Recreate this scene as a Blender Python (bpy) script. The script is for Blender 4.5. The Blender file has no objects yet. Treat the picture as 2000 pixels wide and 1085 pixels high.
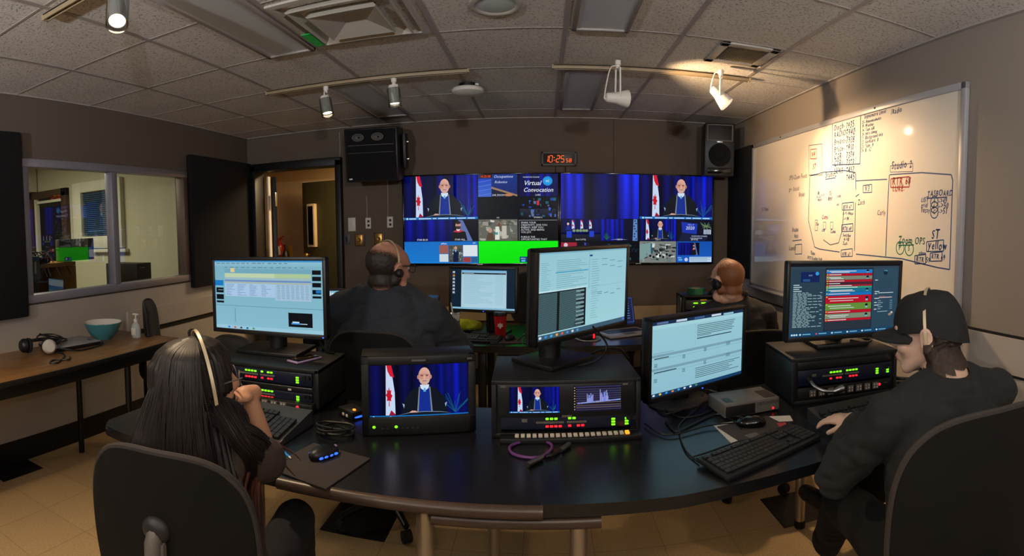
import bpy, bmesh, math, random
import numpy as np
from mathutils import Vector, Matrix, noise
random.seed(7)
scene = bpy.context.scene
COL = scene.collection
PI = math.pi
R = math.radians

# ------------------------------------------------------------------ camera
CAM_H = 1.48
FX, FY, CY = 1043.48, 1052.34, 496.14          # pixels per radian / per unit of tangent, horizon row
MROT = Matrix(((0.9984123444817694, -0.056205476896763855, 0.003706042798468857),
               (0.0559200088461943, 0.9969413834264318, 0.05459698363860263),
               (-0.006763356937075581, -0.0543030604901753, 0.9985015947029539)))
camd = bpy.data.cameras.new('camera')
cam = bpy.data.objects.new('camera', camd); COL.objects.link(cam)
rgt, fwd, up_ = MROT.col[0], MROT.col[1], MROT.col[2]
mw = Matrix.Identity(4)
for i in range(3):
    mw[i][0] = rgt[i]; mw[i][1] = up_[i]; mw[i][2] = -fwd[i]
mw[2][3] = CAM_H
cam.matrix_world = mw
camd.type = 'PANO'
camd.panorama_type = 'CENTRAL_CYLINDRICAL'
camd.central_cylindrical_range_u_min = -1000 / FX
camd.central_cylindrical_range_u_max = 1000 / FX
camd.central_cylindrical_range_v_min = -(1085 - CY) / FY
camd.central_cylindrical_range_v_max = CY / FY
camd.central_cylindrical_radius = 1.0
camd.clip_start = 0.02; camd.clip_end = 100
scene.camera = cam

def at(px, py, **k):
    """world point seen at a pixel, on the plane x=, y= or z= (or at horizontal distance d=)"""
    th = (px - 1000) / FX; v = (CY - py) / FY
    D = MROT @ Vector((math.sin(th), math.cos(th), v))
    (a, val), = k.items()
    t = {'x': lambda: val / D.x, 'y': lambda: val / D.y, 'z': lambda: (val - CAM_H) / D.z,
         'd': lambda: val / math.hypot(D.x, D.y)}[a]()
    return Vector((D.x * t, D.y * t, D.z * t + CAM_H))

scene.view_settings.view_transform = 'Standard'
scene.view_settings.look = 'None'
scene.view_settings.gamma = 1.0
scene.view_settings.exposure = 0.0
scene.view_settings.use_curve_mapping = False
try:
    scene.cycles.use_denoising = True
    scene.cycles.max_bounces = 8
    scene.cycles.sample_clamp_indirect = 4.0
    scene.cycles.caustics_reflective = False
    scene.cycles.caustics_refractive = False
except Exception:
    pass

# ------------------------------------------------------------------ materials
def lin(c):
    c = c / 255.0
    return c / 12.92 if c <= 0.04045 else ((c + 0.055) / 1.055) ** 2.4
def L3(c): return (lin(c[0]), lin(c[1]), lin(c[2]))
def L4(c): return L3(c) + (1.0,)

def mat(name, color, rough=0.6, metal=0.0, spec=0.5, noise_scale=0, noise_amt=0.0, bump=0.0, bump_scale=200,
        emit=0.0, coat=0.0, transmission=0.0, ior=1.45, sheen=0.0, alpha=1.0, emit_color=None):
    m = bpy.data.materials.new(name); m.use_nodes = True
    nt = m.node_tree; N = nt.nodes; b = N['Principled BSDF']
    b.inputs['Base Color'].default_value = L4(color)
    b.inputs['Roughness'].default_value = rough
    b.inputs['Metallic'].default_value = metal
    b.inputs['Specular IOR Level'].default_value = spec
    b.inputs['IOR'].default_value = ior
    b.inputs['Coat Weight'].default_value = coat
    b.inputs['Coat Roughness'].default_value = 0.05
    b.inputs['Transmission Weight'].default_value = transmission
    b.inputs['Alpha'].default_value = alpha
    if sheen: b.inputs['Sheen Weight'].default_value = sheen
    if emit:
        b.inputs['Emission Color'].default_value = L4(emit_color or color)
        b.inputs['Emission Strength'].default_value = emit
    tc = None
    if noise_amt or bump:
        tc = N.new('ShaderNodeTexCoord')
    if noise_amt:
        nz = N.new('ShaderNodeTexNoise'); nz.inputs['Scale'].default_value = noise_scale; nz.inputs['Detail'].default_value = 4
        nt.links.new(tc.outputs['Object'], nz.inputs['Vector'])
        mr = N.new('ShaderNodeMapRange'); mr.inputs['From Min'].default_value = 0.3; mr.inputs['From Max'].default_value = 0.7
        mr.inputs['To Min'].default_value = 1 - noise_amt; mr.inputs['To Max'].default_value = 1 + noise_amt
        nt.links.new(nz.outputs['Fac'], mr.inputs['Value'])
        mx = N.new('ShaderNodeMix'); mx.data_type = 'RGBA'; mx.blend_type = 'MULTIPLY'; mx.inputs['Factor'].default_value = 1
        mx.inputs['A'].default_value = L4(color)
        nt.links.new(mr.outputs['Result'], mx.inputs['B'])
        nt.links.new(mx.outputs['Result'], b.inputs['Base Color'])
    if bump:
        n2 = N.new('ShaderNodeTexNoise'); n2.inputs['Scale'].default_value = bump_scale; n2.inputs['Detail'].default_value = 3
        nt.links.new(tc.outputs['Object'], n2.inputs['Vector'])
        bp = N.new('ShaderNodeBump'); bp.inputs['Strength'].default_value = bump; bp.inputs['Distance'].default_value = 0.002
        nt.links.new(n2.outputs['Fac'], bp.inputs['Height'])
        nt.links.new(bp.outputs['Normal'], b.inputs['Normal'])
    return m

def tinted(m, name, nodes_fn):
    nodes_fn(m.node_tree); return m

def screen_mat(name, strength):
    m = bpy.data.materials.new(name); m.use_nodes = True
    nt = m.node_tree; N = nt.nodes; b = N['Principled BSDF']
    a = N.new('ShaderNodeAttribute'); a.attribute_name = 'picture'
    b.inputs['Base Color'].default_value = (0.002, 0.002, 0.002, 1)
    b.inputs['Roughness'].default_value = 0.3
    b.inputs['Specular IOR Level'].default_value = 0.08
    nt.links.new(a.outputs['Color'], b.inputs['Emission Color'])
    b.inputs['Emission Strength'].default_value = strength
    return m

M = {}
def defm(k, *a, **kw): M[k] = mat(k, *a, **kw); return M[k]
defm('wall_fabric', (100, 88, 76), 0.9, noise_scale=60, noise_amt=0.06, bump=0.3, bump_scale=400)
defm('wall_paint', (168, 160, 152), 0.7, bump=0.25, bump_scale=90, noise_scale=3, noise_amt=0.03)
defm('wall_right_paint', (132, 122, 112), 0.6, bump=0.08, bump_scale=200)
defm('wall_taupe', (94, 84, 75), 0.8, bump=0.2, bump_scale=200)
defm('wood_strip', (196, 170, 130), 0.5, noise_scale=8, noise_amt=0.06)
defm('black_vinyl', (14, 13, 13), 0.5)
defm('tbar', (156, 150, 146), 0.5)
defm('black_paint', (12, 12, 13), 0.45)
defm('black_plastic', (16, 16, 18), 0.42, bump=0.05, bump_scale=900)
defm('black_gloss', (8, 8, 10), 0.12)
defm('dark_plastic', (30, 30, 33), 0.5)
defm('panel_fabric', (8, 8, 11), 0.95, noise_scale=300, noise_amt=0.15, bump=0.3, bump_scale=500)
defm('chair_fabric', (26, 23, 22), 0.95, noise_scale=400, noise_amt=0.2, bump=0.5, bump_scale=600, sheen=0.15)
defm('piping', (44, 40, 38), 0.85, bump=0.3, bump_scale=600)
defm('chair_shell', (10, 9, 9), 0.8, spec=0.25, bump=0.15, bump_scale=500)
defm('grey_plastic', (90, 86, 82), 0.55)
defm('white_metal', (226, 220, 210), 0.35)
defm('cream_metal', (150, 134, 106), 0.45)
defm('silver', (170, 172, 176), 0.3, metal=1.0)
defm('brushed', (120, 120, 124), 0.35, metal=1.0)
defm('chrome', (225, 222, 215), 0.12, metal=1.0)
defm('leg_metal', (168, 160, 150), 0.35, metal=0.9)
defm('brass', (176, 138, 72), 0.3, metal=0.9)
defm('brown_wood', (92, 58, 30), 0.45, noise_scale=12, noise_amt=0.15)
defm('white_plastic', (220, 216, 206), 0.4)
defm('grey_plate', (72, 74, 80), 0.4)
defm('window_metal', (140, 138, 150), 0.4, metal=0.4)
defm('bronze_frame', (96, 80, 70), 0.45, metal=0.3)
defm('desk_top', (17, 18, 22), 0.27, noise_scale=40, noise_amt=0.12, bump=0.05, bump_scale=300, coat=0.0)
defm('desk_edge', (62, 48, 40), 0.35)
defm('rack_black', (15, 16, 18), 0.5, bump=0.08, bump_scale=400)
defm('rack_blue', (14, 20, 40), 0.35)
defm('key_black', (22, 23, 26), 0.5)
defm('key_grey', (48, 49, 52), 0.5)
defm('rubber', (26, 24, 23), 0.85, bump=0.2, bump_scale=700)
defm('pad_brown', (52, 46, 44), 0.9, bump=0.2, bump_scale=800)
defm('cable', (14, 14, 15), 0.45)
defm('cable_grey', (150, 150, 150), 0.5)
defm('cable_blue', (40, 90, 150), 0.45)
defm('cable_purple', (92, 50, 110), 0.45)
defm('led_green', (120, 225, 30), emit=1.3, emit_color=(120, 230, 20))
defm('led_red', (240, 40, 50), emit=1.2, emit_color=(250, 30, 45))
defm('led_blue', (40, 90, 255), emit=2.0, emit_color=(40, 90, 255))
defm('led_orange', (255, 140, 40), emit=2.0, emit_color=(255, 130, 30))
defm('led_white', (225, 235, 255), emit=1.5)
defm('lamp_face', (255, 244, 225), emit=7.0, emit_color=(255, 236, 205))
defm('lamp_off', (200, 195, 185), 0.2)
defm('digits', (255, 90, 10), emit=1.6, emit_color=(255, 88, 12))
defm('teal', (70, 140, 150), 0.3, coat=0.4)
defm('ceramic_white', (215, 210, 205), 0.25, coat=0.3)
defm('seeds', (74, 72, 58), 0.8, noise_scale=60, noise_amt=0.5)
defm('oak_edge', (20, 17, 15), 0.5)
defm('red_cup', (170, 22, 34), 0.35, emit=0.0)
defm('red_dark', (120, 14, 20), 0.35)
defm('white_print', (225, 222, 218), 0.5)
defm('yellow_cloth', (196, 200, 40), 0.9, bump=0.4, bump_scale=120)
defm('paper', (190, 186, 178), 0.8)
defm('pen_blue', (30, 130, 215), 0.3)
defm('green_tape', (30, 110, 70), 0.5)
defm('ext_red', (150, 22, 24), 0.3, coat=0.3)
defm('sign_yellow', (205, 160, 40), 0.5)
defm('hall_wall', (170, 142, 104), 0.8)
defm('hall_door', (58, 52, 28), 0.5)
defm('hall_floor', (110, 96, 76), 0.5)
defm('studio_wall', (205, 200, 175), 0.8)
defm('blind_white', (225, 222, 205), 0.6)
defm('blind_blue', (70, 100, 130), 0.5)
defm('wood_light', (170, 120, 62), 0.5, noise_scale=10, noise_amt=0.12)
defm('wood_dark', (70, 48, 30), 0.6)
defm('case_black', (24, 24, 27), 0.4)
defm('phone_glass', (20, 20, 26), 0.08)
defm('lilac', (150, 130, 170), 0.4)
defm('frost', (190, 196, 200), 0.35, emit=0.0)
defm('louvre', (120, 106, 72), 0.5)
defm('diffuser_paint', (176, 172, 162), 0.38)
defm('painted_green_reflection', (40, 200, 90), 0.4)  # colour of a painted green screen reflection
defm('foam', (26, 26, 28), 0.95, bump=0.4, bump_scale=500)
defm('skin_a', (196, 146, 116), 0.5, noise_scale=40, noise_amt=0.04)
defm('skin_b', (178, 128, 108), 0.45, noise_scale=40, noise_amt=0.06)
defm('skin_c', (212, 166, 140), 0.45, noise_scale=40, noise_amt=0.06)
defm('skin_d', (200, 168, 150), 0.5, noise_scale=40, noise_amt=0.04)
defm('hair_black', (22, 15, 14), 0.52, noise_scale=30, noise_amt=0.2)
defm('hair_tips', (78, 44, 36), 0.45)
defm('hair_dark', (38, 30, 26), 0.75, noise_scale=120, noise_amt=0.4, bump=0.5, bump_scale=300)
defm('hair_red', (120, 76, 46), 0.7, noise_scale=120, noise_amt=0.3, bump=0.5, bump_scale=300)
defm('hair_brown', (44, 33, 27), 0.7, noise_scale=90, noise_amt=0.4, bump=0.6, bump_scale=200)
defm('shirt_brown', (46, 34, 30), 0.9, noise_scale=120, noise_amt=0.15, bump=0.3, bump_scale=300)
defm('shirt_slate', (40, 46, 54), 0.85, noise_scale=60, noise_amt=0.1, bump=0.3, bump_scale=400)
defm('shirt_black', (20, 20, 23), 0.85, bump=0.3, bump_scale=400)
defm('sweat_black', (24, 27, 30), 0.9, noise_scale=90, noise_amt=0.12, bump=0.35, bump_scale=500)
defm('trousers_navy', (22, 22, 28), 0.9, bump=0.3, bump_scale=500)
defm('trousers_black', (17, 16, 17), 0.9, bump=0.3, bump_scale=500)
defm('cap_black', (17, 19, 22), 0.85, bump=0.3, bump_scale=700)
defm('shoe_black', (14, 13, 14), 0.6)
defm('eye_white', (215, 210, 205), 0.3)
defm('eye_dark', (30, 24, 20), 0.2)
defm('lips', (150, 92, 84), 0.5)
defm('ink_blue', (44, 72, 116), 0.6)
defm('ink_red', (158, 44, 48), 0.6)
defm('ink_green', (30, 110, 90), 0.6)
defm('ink_purple', (120, 50, 110), 0.6)
defm('ink_grey', (96, 96, 108), 0.6)
defm('alu', (158, 158, 162), 0.4, metal=0.2)
defm('gel', (225, 230, 232), 0.15, alpha=0.38)
defm('band', (206, 190, 160), 0.3, metal=0.5)
def sparse_hair(name, c, scale=420):
    m = mat(name, c, 0.6)
    nt = m.node_tree; N = nt.nodes; b = N['Principled BSDF']
    a = N.new('ShaderNodeAttribute'); a.attribute_name = 'hairiness'
    tc = N.new('ShaderNodeTexCoord'); mp = N.new('ShaderNodeMapping'); mp.inputs['Scale'].default_value = (1, 1, .35)
    nz = N.new('ShaderNodeTexNoise'); nz.inputs['Scale'].default_value = scale; nz.inputs['Detail'].default_value = 2
    nt.links.new(tc.outputs['Object'], mp.inputs['Vector']); nt.links.new(mp.outputs['Vector'], nz.inputs['Vector'])
    mr = N.new('ShaderNodeMapRange'); mr.inputs['From Min'].default_value = .25; mr.inputs['From Max'].default_value = .75
    nt.links.new(nz.outputs['Fac'], mr.inputs['Value'])
    s1 = N.new('ShaderNodeMath'); s1.operation = 'SUBTRACT'; nt.links.new(a.outputs['Fac'], s1.inputs[0]); nt.links.new(mr.outputs['Result'], s1.inputs[1])
    m1 = N.new('ShaderNodeMath'); m1.operation = 'MULTIPLY_ADD'; m1.inputs[1].default_value = 4; m1.inputs[2].default_value = .5; m1.use_clamp = True
    nt.links.new(s1.outputs[0], m1.inputs[0]); nt.links.new(m1.outputs[0], b.inputs['Alpha'])
    return m
M['sparse_dark'] = sparse_hair('sparse_dark', (36, 28, 24))
M['sparse_red'] = sparse_hair('sparse_red', (112, 66, 34))
M['screen_tv'] = screen_mat('screen_tv', 1.0)
M['screen_pc'] = screen_mat('screen_pc', 1.0)

def glass(name, color=(255, 255, 255), rough=0.0):
    m = bpy.data.materials.new(name); m.use_nodes = True
    nt = m.node_tree; N = nt.nodes; N.clear()
    out = N.new('ShaderNodeOutputMaterial'); mix = N.new('ShaderNodeMixShader')
    tr = N.new('ShaderNodeBsdfTransparent'); gl = N.new('ShaderNodeBsdfGlossy')
    tr.inputs['Color'].default_value = L4(color); gl.inputs['Roughness'].default_value = rough
    fr = N.new('ShaderNodeFresnel'); fr.inputs['IOR'].default_value = 1.5
    mul = N.new('ShaderNodeMath'); mul.operation = 'MULTIPLY'; mul.inputs[1].default_value = 3.6; mul.use_clamp = True
    geo = N.new('ShaderNodeNewGeometry'); inv = N.new('ShaderNodeMath'); inv.operation = 'SUBTRACT'; inv.inputs[0].default_value = 1.0
    nt.links.new(geo.outputs['Backfacing'], inv.inputs[1])
    m2 = N.new('ShaderNodeMath'); m2.operation = 'MULTIPLY'
    nt.links.new(fr.outputs[0], mul.inputs[0]); nt.links.new(mul.outputs[0], m2.inputs[0]); nt.links.new(inv.outputs[0], m2.inputs[1])
    nt.links.new(m2.outputs[0], mix.inputs[0])
    nt.links.new(tr.outputs[0], mix.inputs[1]); nt.links.new(gl.outputs[0], mix.inputs[2])
    nt.links.new(mix.outputs[0], out.inputs[0])
    return m
M['pane'] = glass('pane', (238, 240, 236))
M['clear'] = glass('clear', (225, 228, 228), 0.03)

def ceiling_tile_mat():
    m = mat('ceiling_tile', (182, 174, 164), 0.9)
    nt = m.node_tree; N = nt.nodes; b = N['Principled BSDF']
    tc = N.new('ShaderNodeTexCoord')
    n1 = N.new('ShaderNodeTexNoise'); n1.inputs['Scale'].default_value = 85; n1.inputs['Detail'].default_value = 3
    n2 = N.new('ShaderNodeTexNoise'); n2.inputs['Scale'].default_value = 1.6; n2.inputs['Detail'].default_value = 2
    nt.links.new(tc.outputs['Object'], n1.inputs['Vector']); nt.links.new(tc.outputs['Object'], n2.inputs['Vector'])
    r = N.new('ShaderNodeValToRGB'); r.color_ramp.elements[0].position = 0.34; r.color_ramp.elements[1].position = 0.46
    r.color_ramp.elements[0].color = L4((166, 161, 155)); r.color_ramp.elements[1].color = L4((224, 221, 216))
    nt.links.new(n1.outputs['Fac'], r.inputs['Fac'])
    mx = N.new('ShaderNodeMix'); mx.data_type = 'RGBA'; mx.blend_type = 'MULTIPLY'; mx.inputs['Factor'].default_value = 0.25
    nt.links.new(r.outputs['Color'], mx.inputs['A']); nt.links.new(n2.outputs['Fac'], mx.inputs['B'])
    nt.links.new(mx.outputs['Result'], b.inputs['Base Color'])
    bp = N.new('ShaderNodeBump'); bp.inputs['Strength'].default_value = 0.4; bp.inputs['Distance'].default_value = 0.003
    nt.links.new(n1.outputs['Fac'], bp.inputs['Height']); nt.links.new(bp.outputs['Normal'], b.inputs['Normal'])
    return m
M['ceiling_tile'] = ceiling_tile_mat()

def floor_mat(name, c1, c2, seams=True, pitch=0.326, ox=-1.07, oy=2.35):
    m = mat(name, c1, 0.42)
    nt = m.node_tree; N = nt.nodes; b = N['Principled BSDF']
    tc = N.new('ShaderNodeTexCoord')
    n1 = N.new('ShaderNodeTexNoise'); n1.inputs['Scale'].default_value = 120; n1.inputs['Detail'].default_value = 3
    nt.links.new(tc.outputs['Object'], n1.inputs['Vector'])
    r = N.new('ShaderNodeValToRGB'); r.color_ramp.elements[0].position = 0.35; r.color_ramp.elements[1].position = 0.62
    r.color_ramp.elements[0].color = L4(c1); r.color_ramp.elements[1].color = L4(c2)
    nt.links.new(n1.outputs['Fac'], r.inputs['Fac'])
    last = r.outputs['Color']
    if seams:
        mp = N.new('ShaderNodeMapping'); mp.inputs['Location'].default_value = (-ox, -oy, 0)
        nt.links.new(tc.outputs['Object'], mp.inputs['Vector'])
        br = N.new('ShaderNodeTexBrick'); br.offset = 0.0; br.squash = 1.0
        br.inputs['Scale'].default_value = 1.0; br.inputs['Mortar Size'].default_value = 0.0011
        br.inputs['Brick Width'].default_value = pitch; br.inputs['Row Height'].default_value = pitch
        br.inputs['Color1'].default_value = (1, 1, 1, 1); br.inputs['Color2'].default_value = (0.93, 0.92, 0.90, 1)
        br.inputs['Mortar'].default_value = (0.35, 0.32, 0.28, 1)
        nt.links.new(mp.outputs['Vector'], br.inputs['Vector'])
        mx = N.new('ShaderNodeMix'); mx.data_type = 'RGBA'; mx.blend_type = 'MULTIPLY'; mx.inputs['Factor'].default_value = 1
        nt.links.new(last, mx.inputs['A']); nt.links.new(br.outputs['Color'], mx.inputs['B'])
        last = mx.outputs['Result']
    nt.links.new(last, b.inputs['Base Color'])
    return m
M['vct'] = floor_mat('vct', (176, 148, 106), (192, 166, 124))
M['vct_black'] = floor_mat('vct_black', (14, 13, 13), (26, 24, 23), seams=False)

def wood_mat(name, ca, cb, axis_scale=(1.5, 18, 18)):
    m = mat(name, ca, 0.35)
    nt = m.node_tree; N = nt.nodes; b = N['Principled BSDF']
    tc = N.new('ShaderNodeTexCoord'); mp = N.new('ShaderNodeMapping'); mp.inputs['Scale'].default_value = axis_scale
    nt.links.new(tc.outputs['Object'], mp.inputs['Vector'])
    n1 = N.new('ShaderNodeTexNoise'); n1.inputs['Scale'].default_value = 2.2; n1.inputs['Detail'].default_value = 6; n1.inputs['Distortion'].default_value = 1.2
    nt.links.new(mp.outputs['Vector'], n1.inputs['Vector'])
    r = N.new('ShaderNodeValToRGB'); r.color_ramp.elements[0].position = 0.35; r.color_ramp.elements[1].position = 0.65
    r.color_ramp.elements[0].color = L4(ca); r.color_ramp.elements[1].color = L4(cb)
    nt.links.new(n1.outputs['Fac'], r.inputs['Fac']); nt.links.new(r.outputs['Color'], b.inputs['Base Color'])
    return m
M['oak_top'] = wood_mat('oak_top', (122, 86, 50), (154, 114, 70), (18, 1.5, 18))

def board_mat():
    m = mat('board_white', (214, 205, 192), 0.5, spec=0.5)
    b = m.node_tree.nodes['Principled BSDF']
    b.inputs['Coat Weight'].default_value = 1.0; b.inputs['Coat Roughness'].default_value = 0.03
    return m
M['board_white'] = board_mat()

# ------------------------------------------------------------------ geometry helper
class MB:
    def __init__(self): self.bm = bmesh.new(); self.mi = 0
    def v(self, p): return self.bm.verts.new(p)
    def f(self, vs):
        try:
            fc = self.bm.faces.new(vs); fc.material_index = self.mi; return fc
        except ValueError:
            return None
    def box(self, c, s, bev=0.0, M=None, seg=2):
        c = Vector(c); hx, hy, hz = s[0] / 2, s[1] / 2, s[2] / 2
        P = [Vector((x, y, z)) for z in (-hz, hz) for y in (-hy, hy) for x in (-hx, hx)]
        vs = [self.v((M @ p if M else p) + c) for p in P]
        fs = [self.f([vs[i] for i in q]) for q in ((0, 2, 3, 1), (4, 5, 7, 6), (0, 1, 5, 4), (1, 3, 7, 5), (3, 2, 6, 7), (2, 0, 4, 6))]
        if bev:
            es = list({e for f_ in fs for e in f_.edges})
            r = bmesh.ops.bevel(self.bm, geom=es, offset=bev, segments=seg, affect='EDGES', profile=0.5)
            for f_ in r['faces']: f_.material_index = self.mi
        return self
    def ring(self, c, ax, bx, n): return [self.v(c + ax * math.cos(2 * PI * i / n) + bx * math.sin(2 * PI * i / n)) for i in range(n)]
    def bridge(self, a, b):
        n = len(a)
        for i in range(n): self.f([a[i], a[(i + 1) % n], b[(i + 1) % n], b[i]])
    def cyl(self, p0, p1, r0, r1=None, n=16, cap=True):
        p0, p1 = Vector(p0), Vector(p1); r1 = r0 if r1 is None else r1
        d = (p1 - p0).normalized(); a = d.orthogonal().normalized(); b = d.cross(a)
        A = self.ring(p0, a * r0, b * r0, n); B = self.ring(p1, a * r1, b * r1, n)
        self.bridge(A, B)
        if cap: self.f(list(reversed(A))); self.f(B)
        return self
    def tube(self, pts, r, n=8, closed=False, smooth=0):
        pts = [Vector(p) for p in pts]
        if smooth: pts = catmull(pts, smooth, closed)
        rs = r if isinstance(r, (list, tuple)) else [r] * len(pts)
        if len(rs) != len(pts):
            rs = [rs[min(len(rs) - 1, int(i * len(rs) / len(pts)))] for i in range(len(pts))]
        m = len(pts); prev = None; rings = []
        for i, p in enumerate(pts):
            if closed: t = pts[(i + 1) % m] - pts[i - 1]
            else: t = pts[min(i + 1, m - 1)] - pts[max(i - 1, 0)]
            t = t.normalized() if t.length > 1e-9 else Vector((0, 0, 1))
            if prev is None: a = t.orthogonal().normalized()
            else:
                a = prev - t * prev.dot(t); a = a.normalized() if a.length > 1e-6 else t.orthogonal().normalized()
            prev = a; b = t.cross(a)
            rings.append(self.ring(p, a * rs[i], b * rs[i], n))
        for i in range(m - 1): self.bridge(rings[i], rings[i + 1])
        if closed: self.bridge(rings[-1], rings[0])
        else: self.f(list(reversed(rings[0]))); self.f(rings[-1])
        return self
    def lathe(self, prof, c=(0, 0, 0), n=28, M=None, scale=(1, 1), capped=False):
        c = Vector(c); rings = []
        for r, z in prof:
            if r < 1e-6:
                p = Vector((0, 0, z)); rings.append([self.v((M @ p if M else p) + c)])
            else:
                rg = []
                for i in range(n):
                    p = Vector((r * scale[0] * math.cos(2 * PI * i / n), r * scale[1] * math.sin(2 * PI * i / n), z)); rg.append(self.v((M @ p if M else p) + c))
                rings.append(rg)
        for A, B in zip(rings, rings[1:]):
            if len(A) == 1 and len(B) == 1: continue
            if len(A) == 1:
                for i in range(n): self.f([A[0], B[(i + 1) % n], B[i]])
            elif len(B) == 1:
                for i in range(n): self.f([A[i], A[(i + 1) % n], B[0]])
            else: self.bridge(A, B)
        if capped:
            if len(rings[0]) > 1: self.f(list(reversed(rings[0])))
            if len(rings[-1]) > 1: self.f(rings[-1])
        return self
    def ell(self, c, r, M=None, nu=20, nv=12):
        prof = [(math.sin(PI * i / nv), -math.cos(PI * i / nv)) for i in range(nv + 1)]
        S = Matrix.Diagonal(Vector(r if hasattr(r, '__len__') else (r, r, r)))
        return self.lathe([(max(a, 0) if 0 < i < nv else 0, b) for i, (a, b) in enumerate(prof)], c, nu, (M.to_3x3() @ S) if M else S)
    def cap(self, p0, p1, r0, r1=None, n=14):
        p0, p1 = Vector(p0), Vector(p1); r1 = r0 if r1 is None else r1
        self.cyl(p0, p1, r0, r1, n); self.ell(p0, r0, None, n, 8); self.ell(p1, r1, None, n, 8); return self
    def chain(self, pts, rs, n=14):
        for i in range(len(pts) - 1): self.cap(pts[i], pts[i + 1], rs[i], rs[i + 1], n)
        return self
    def loft(self, rings, capped=True, closed_v=False):
        rg = [[self.v(p) for p in r_] for r_ in rings]
        for A, B in zip(rg, rg[1:]): self.bridge(A, B)
        if capped: self.f(list(reversed(rg[0]))); self.f(rg[-1])
        return self
    def prism(self, pts, z0, z1, M=None):
        def T(p): return (M @ Vector(p)) if M else Vector(p)
        A = [self.v(T((x, y, z0))) for x, y in pts]; B = [self.v(T((x, y, z1))) for x, y in pts]
        self.bridge(A, B); self.f(list(reversed(A))); self.f(B); return self
    def mesh(self, name, mats, smooth=True, angle=40):
        bmesh.ops.recalc_face_normals(self.bm, faces=self.bm.faces[:])
        me = bpy.data.meshes.new(name); self.bm.to_mesh(me); self.bm.free()
        for m_ in (mats if isinstance(mats, (list, tuple)) else [mats]): me.materials.append(m_)
        if smooth and len(me.polygons):
            me.polygons.foreach_set('use_smooth', [True] * len(me.polygons)); me.set_sharp_from_angle(angle=R(angle))
        me.update(); return me
    def build(self, name, mats, parent=None, smooth=True, loc=None, rot=None, angle=40):
        return link(name, self.mesh(name, mats, smooth, angle), parent, loc, rot)

def link(name, me, parent=None, loc=None, rot=None):
    o = bpy.data.objects.new(name, me); COL.objects.link(o)
    if parent: o.parent = parent
    if loc is not None: o.location = loc
    if rot is not None: o.rotation_euler = rot
    return o

def catmull(pts, k, closed=False):
    out = []; n = len(pts)
    rng = range(n) if closed else range(n - 1)
    for i in rng:
        p0 = pts[(i - 1) % n] if closed else pts[max(i - 1, 0)]; p1 = pts[i]
        p2 = pts[(i + 1) % n]; p3 = pts[(i + 2) % n] if closed else pts[min(i + 2, n - 1)]
        for j in range(k):
            t = j / k
            out.append(0.5 * ((2 * p1) + (p2 - p0) * t + (2 * p0 - 5 * p1 + 4 * p2 - p3) * t * t + (3 * p1 - p0 - 3 * p2 + p3) * t ** 3))
    if not closed: out.append(pts[-1])
    return out

def tag(o, label, cat, group=None, kind=None):
    o['label'] = label; o['category'] = cat
    if group: o['group'] = group
    if kind: o['kind'] = kind
    return o
def thing(name, label, cat, loc=(0, 0, 0), yaw=0.0, group=None, rot=None):
    o = bpy.data.objects.new(name, None); COL.objects.link(o); o.empty_display_size = 0.05
    o.location = loc; o.rotation_euler = rot if rot else (0, 0, yaw)
    return tag(o, label, cat, group)
def struct(name, mb, mats, parent=None, smooth=True, **k):
    o = mb.build(name, mats, parent, smooth, **k)
    if not parent: o['kind'] = 'structure'
    return o
def bx(c, s, bev=0.0, M=None): return MB().box(c, s, bev, M)
def rotz(a): return Matrix.Rotation(a, 3, 'Z')
def aim(d, up=(0, 0, 1)):
    """3x3 whose local +Z points along d"""
    d = Vector(d).normalized(); return d.to_track_quat('Z', 'Y').to_matrix()

# ------------------------------------------------------------------ flat drawings (screen pictures, writing)
_FONT = {}
def text_shape(s):
    if s in _FONT: return _FONT[s]
    cu = bpy.data.curves.new('lettering', 'FONT'); cu.body = s; cu.size = 1.0; cu.resolution_u = 2
    o = bpy.data.objects.new('lettering', cu); COL.objects.link(o)
    dg = bpy.context.evaluated_depsgraph_get(); ev = o.evaluated_get(dg)
    me = bpy.data.meshes.new_from_object(ev)
    V = [(v.co.x, v.co.y) for v in me.vertices]; F = [tuple(p.vertices) for p in me.polygons]
    bpy.data.objects.remove(o); bpy.data.curves.remove(cu); bpy.data.meshes.remove(me)
    w = max((x for x, y in V), default=0.0)
    _FONT[s] = (V, F, w); return _FONT[s]

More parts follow.
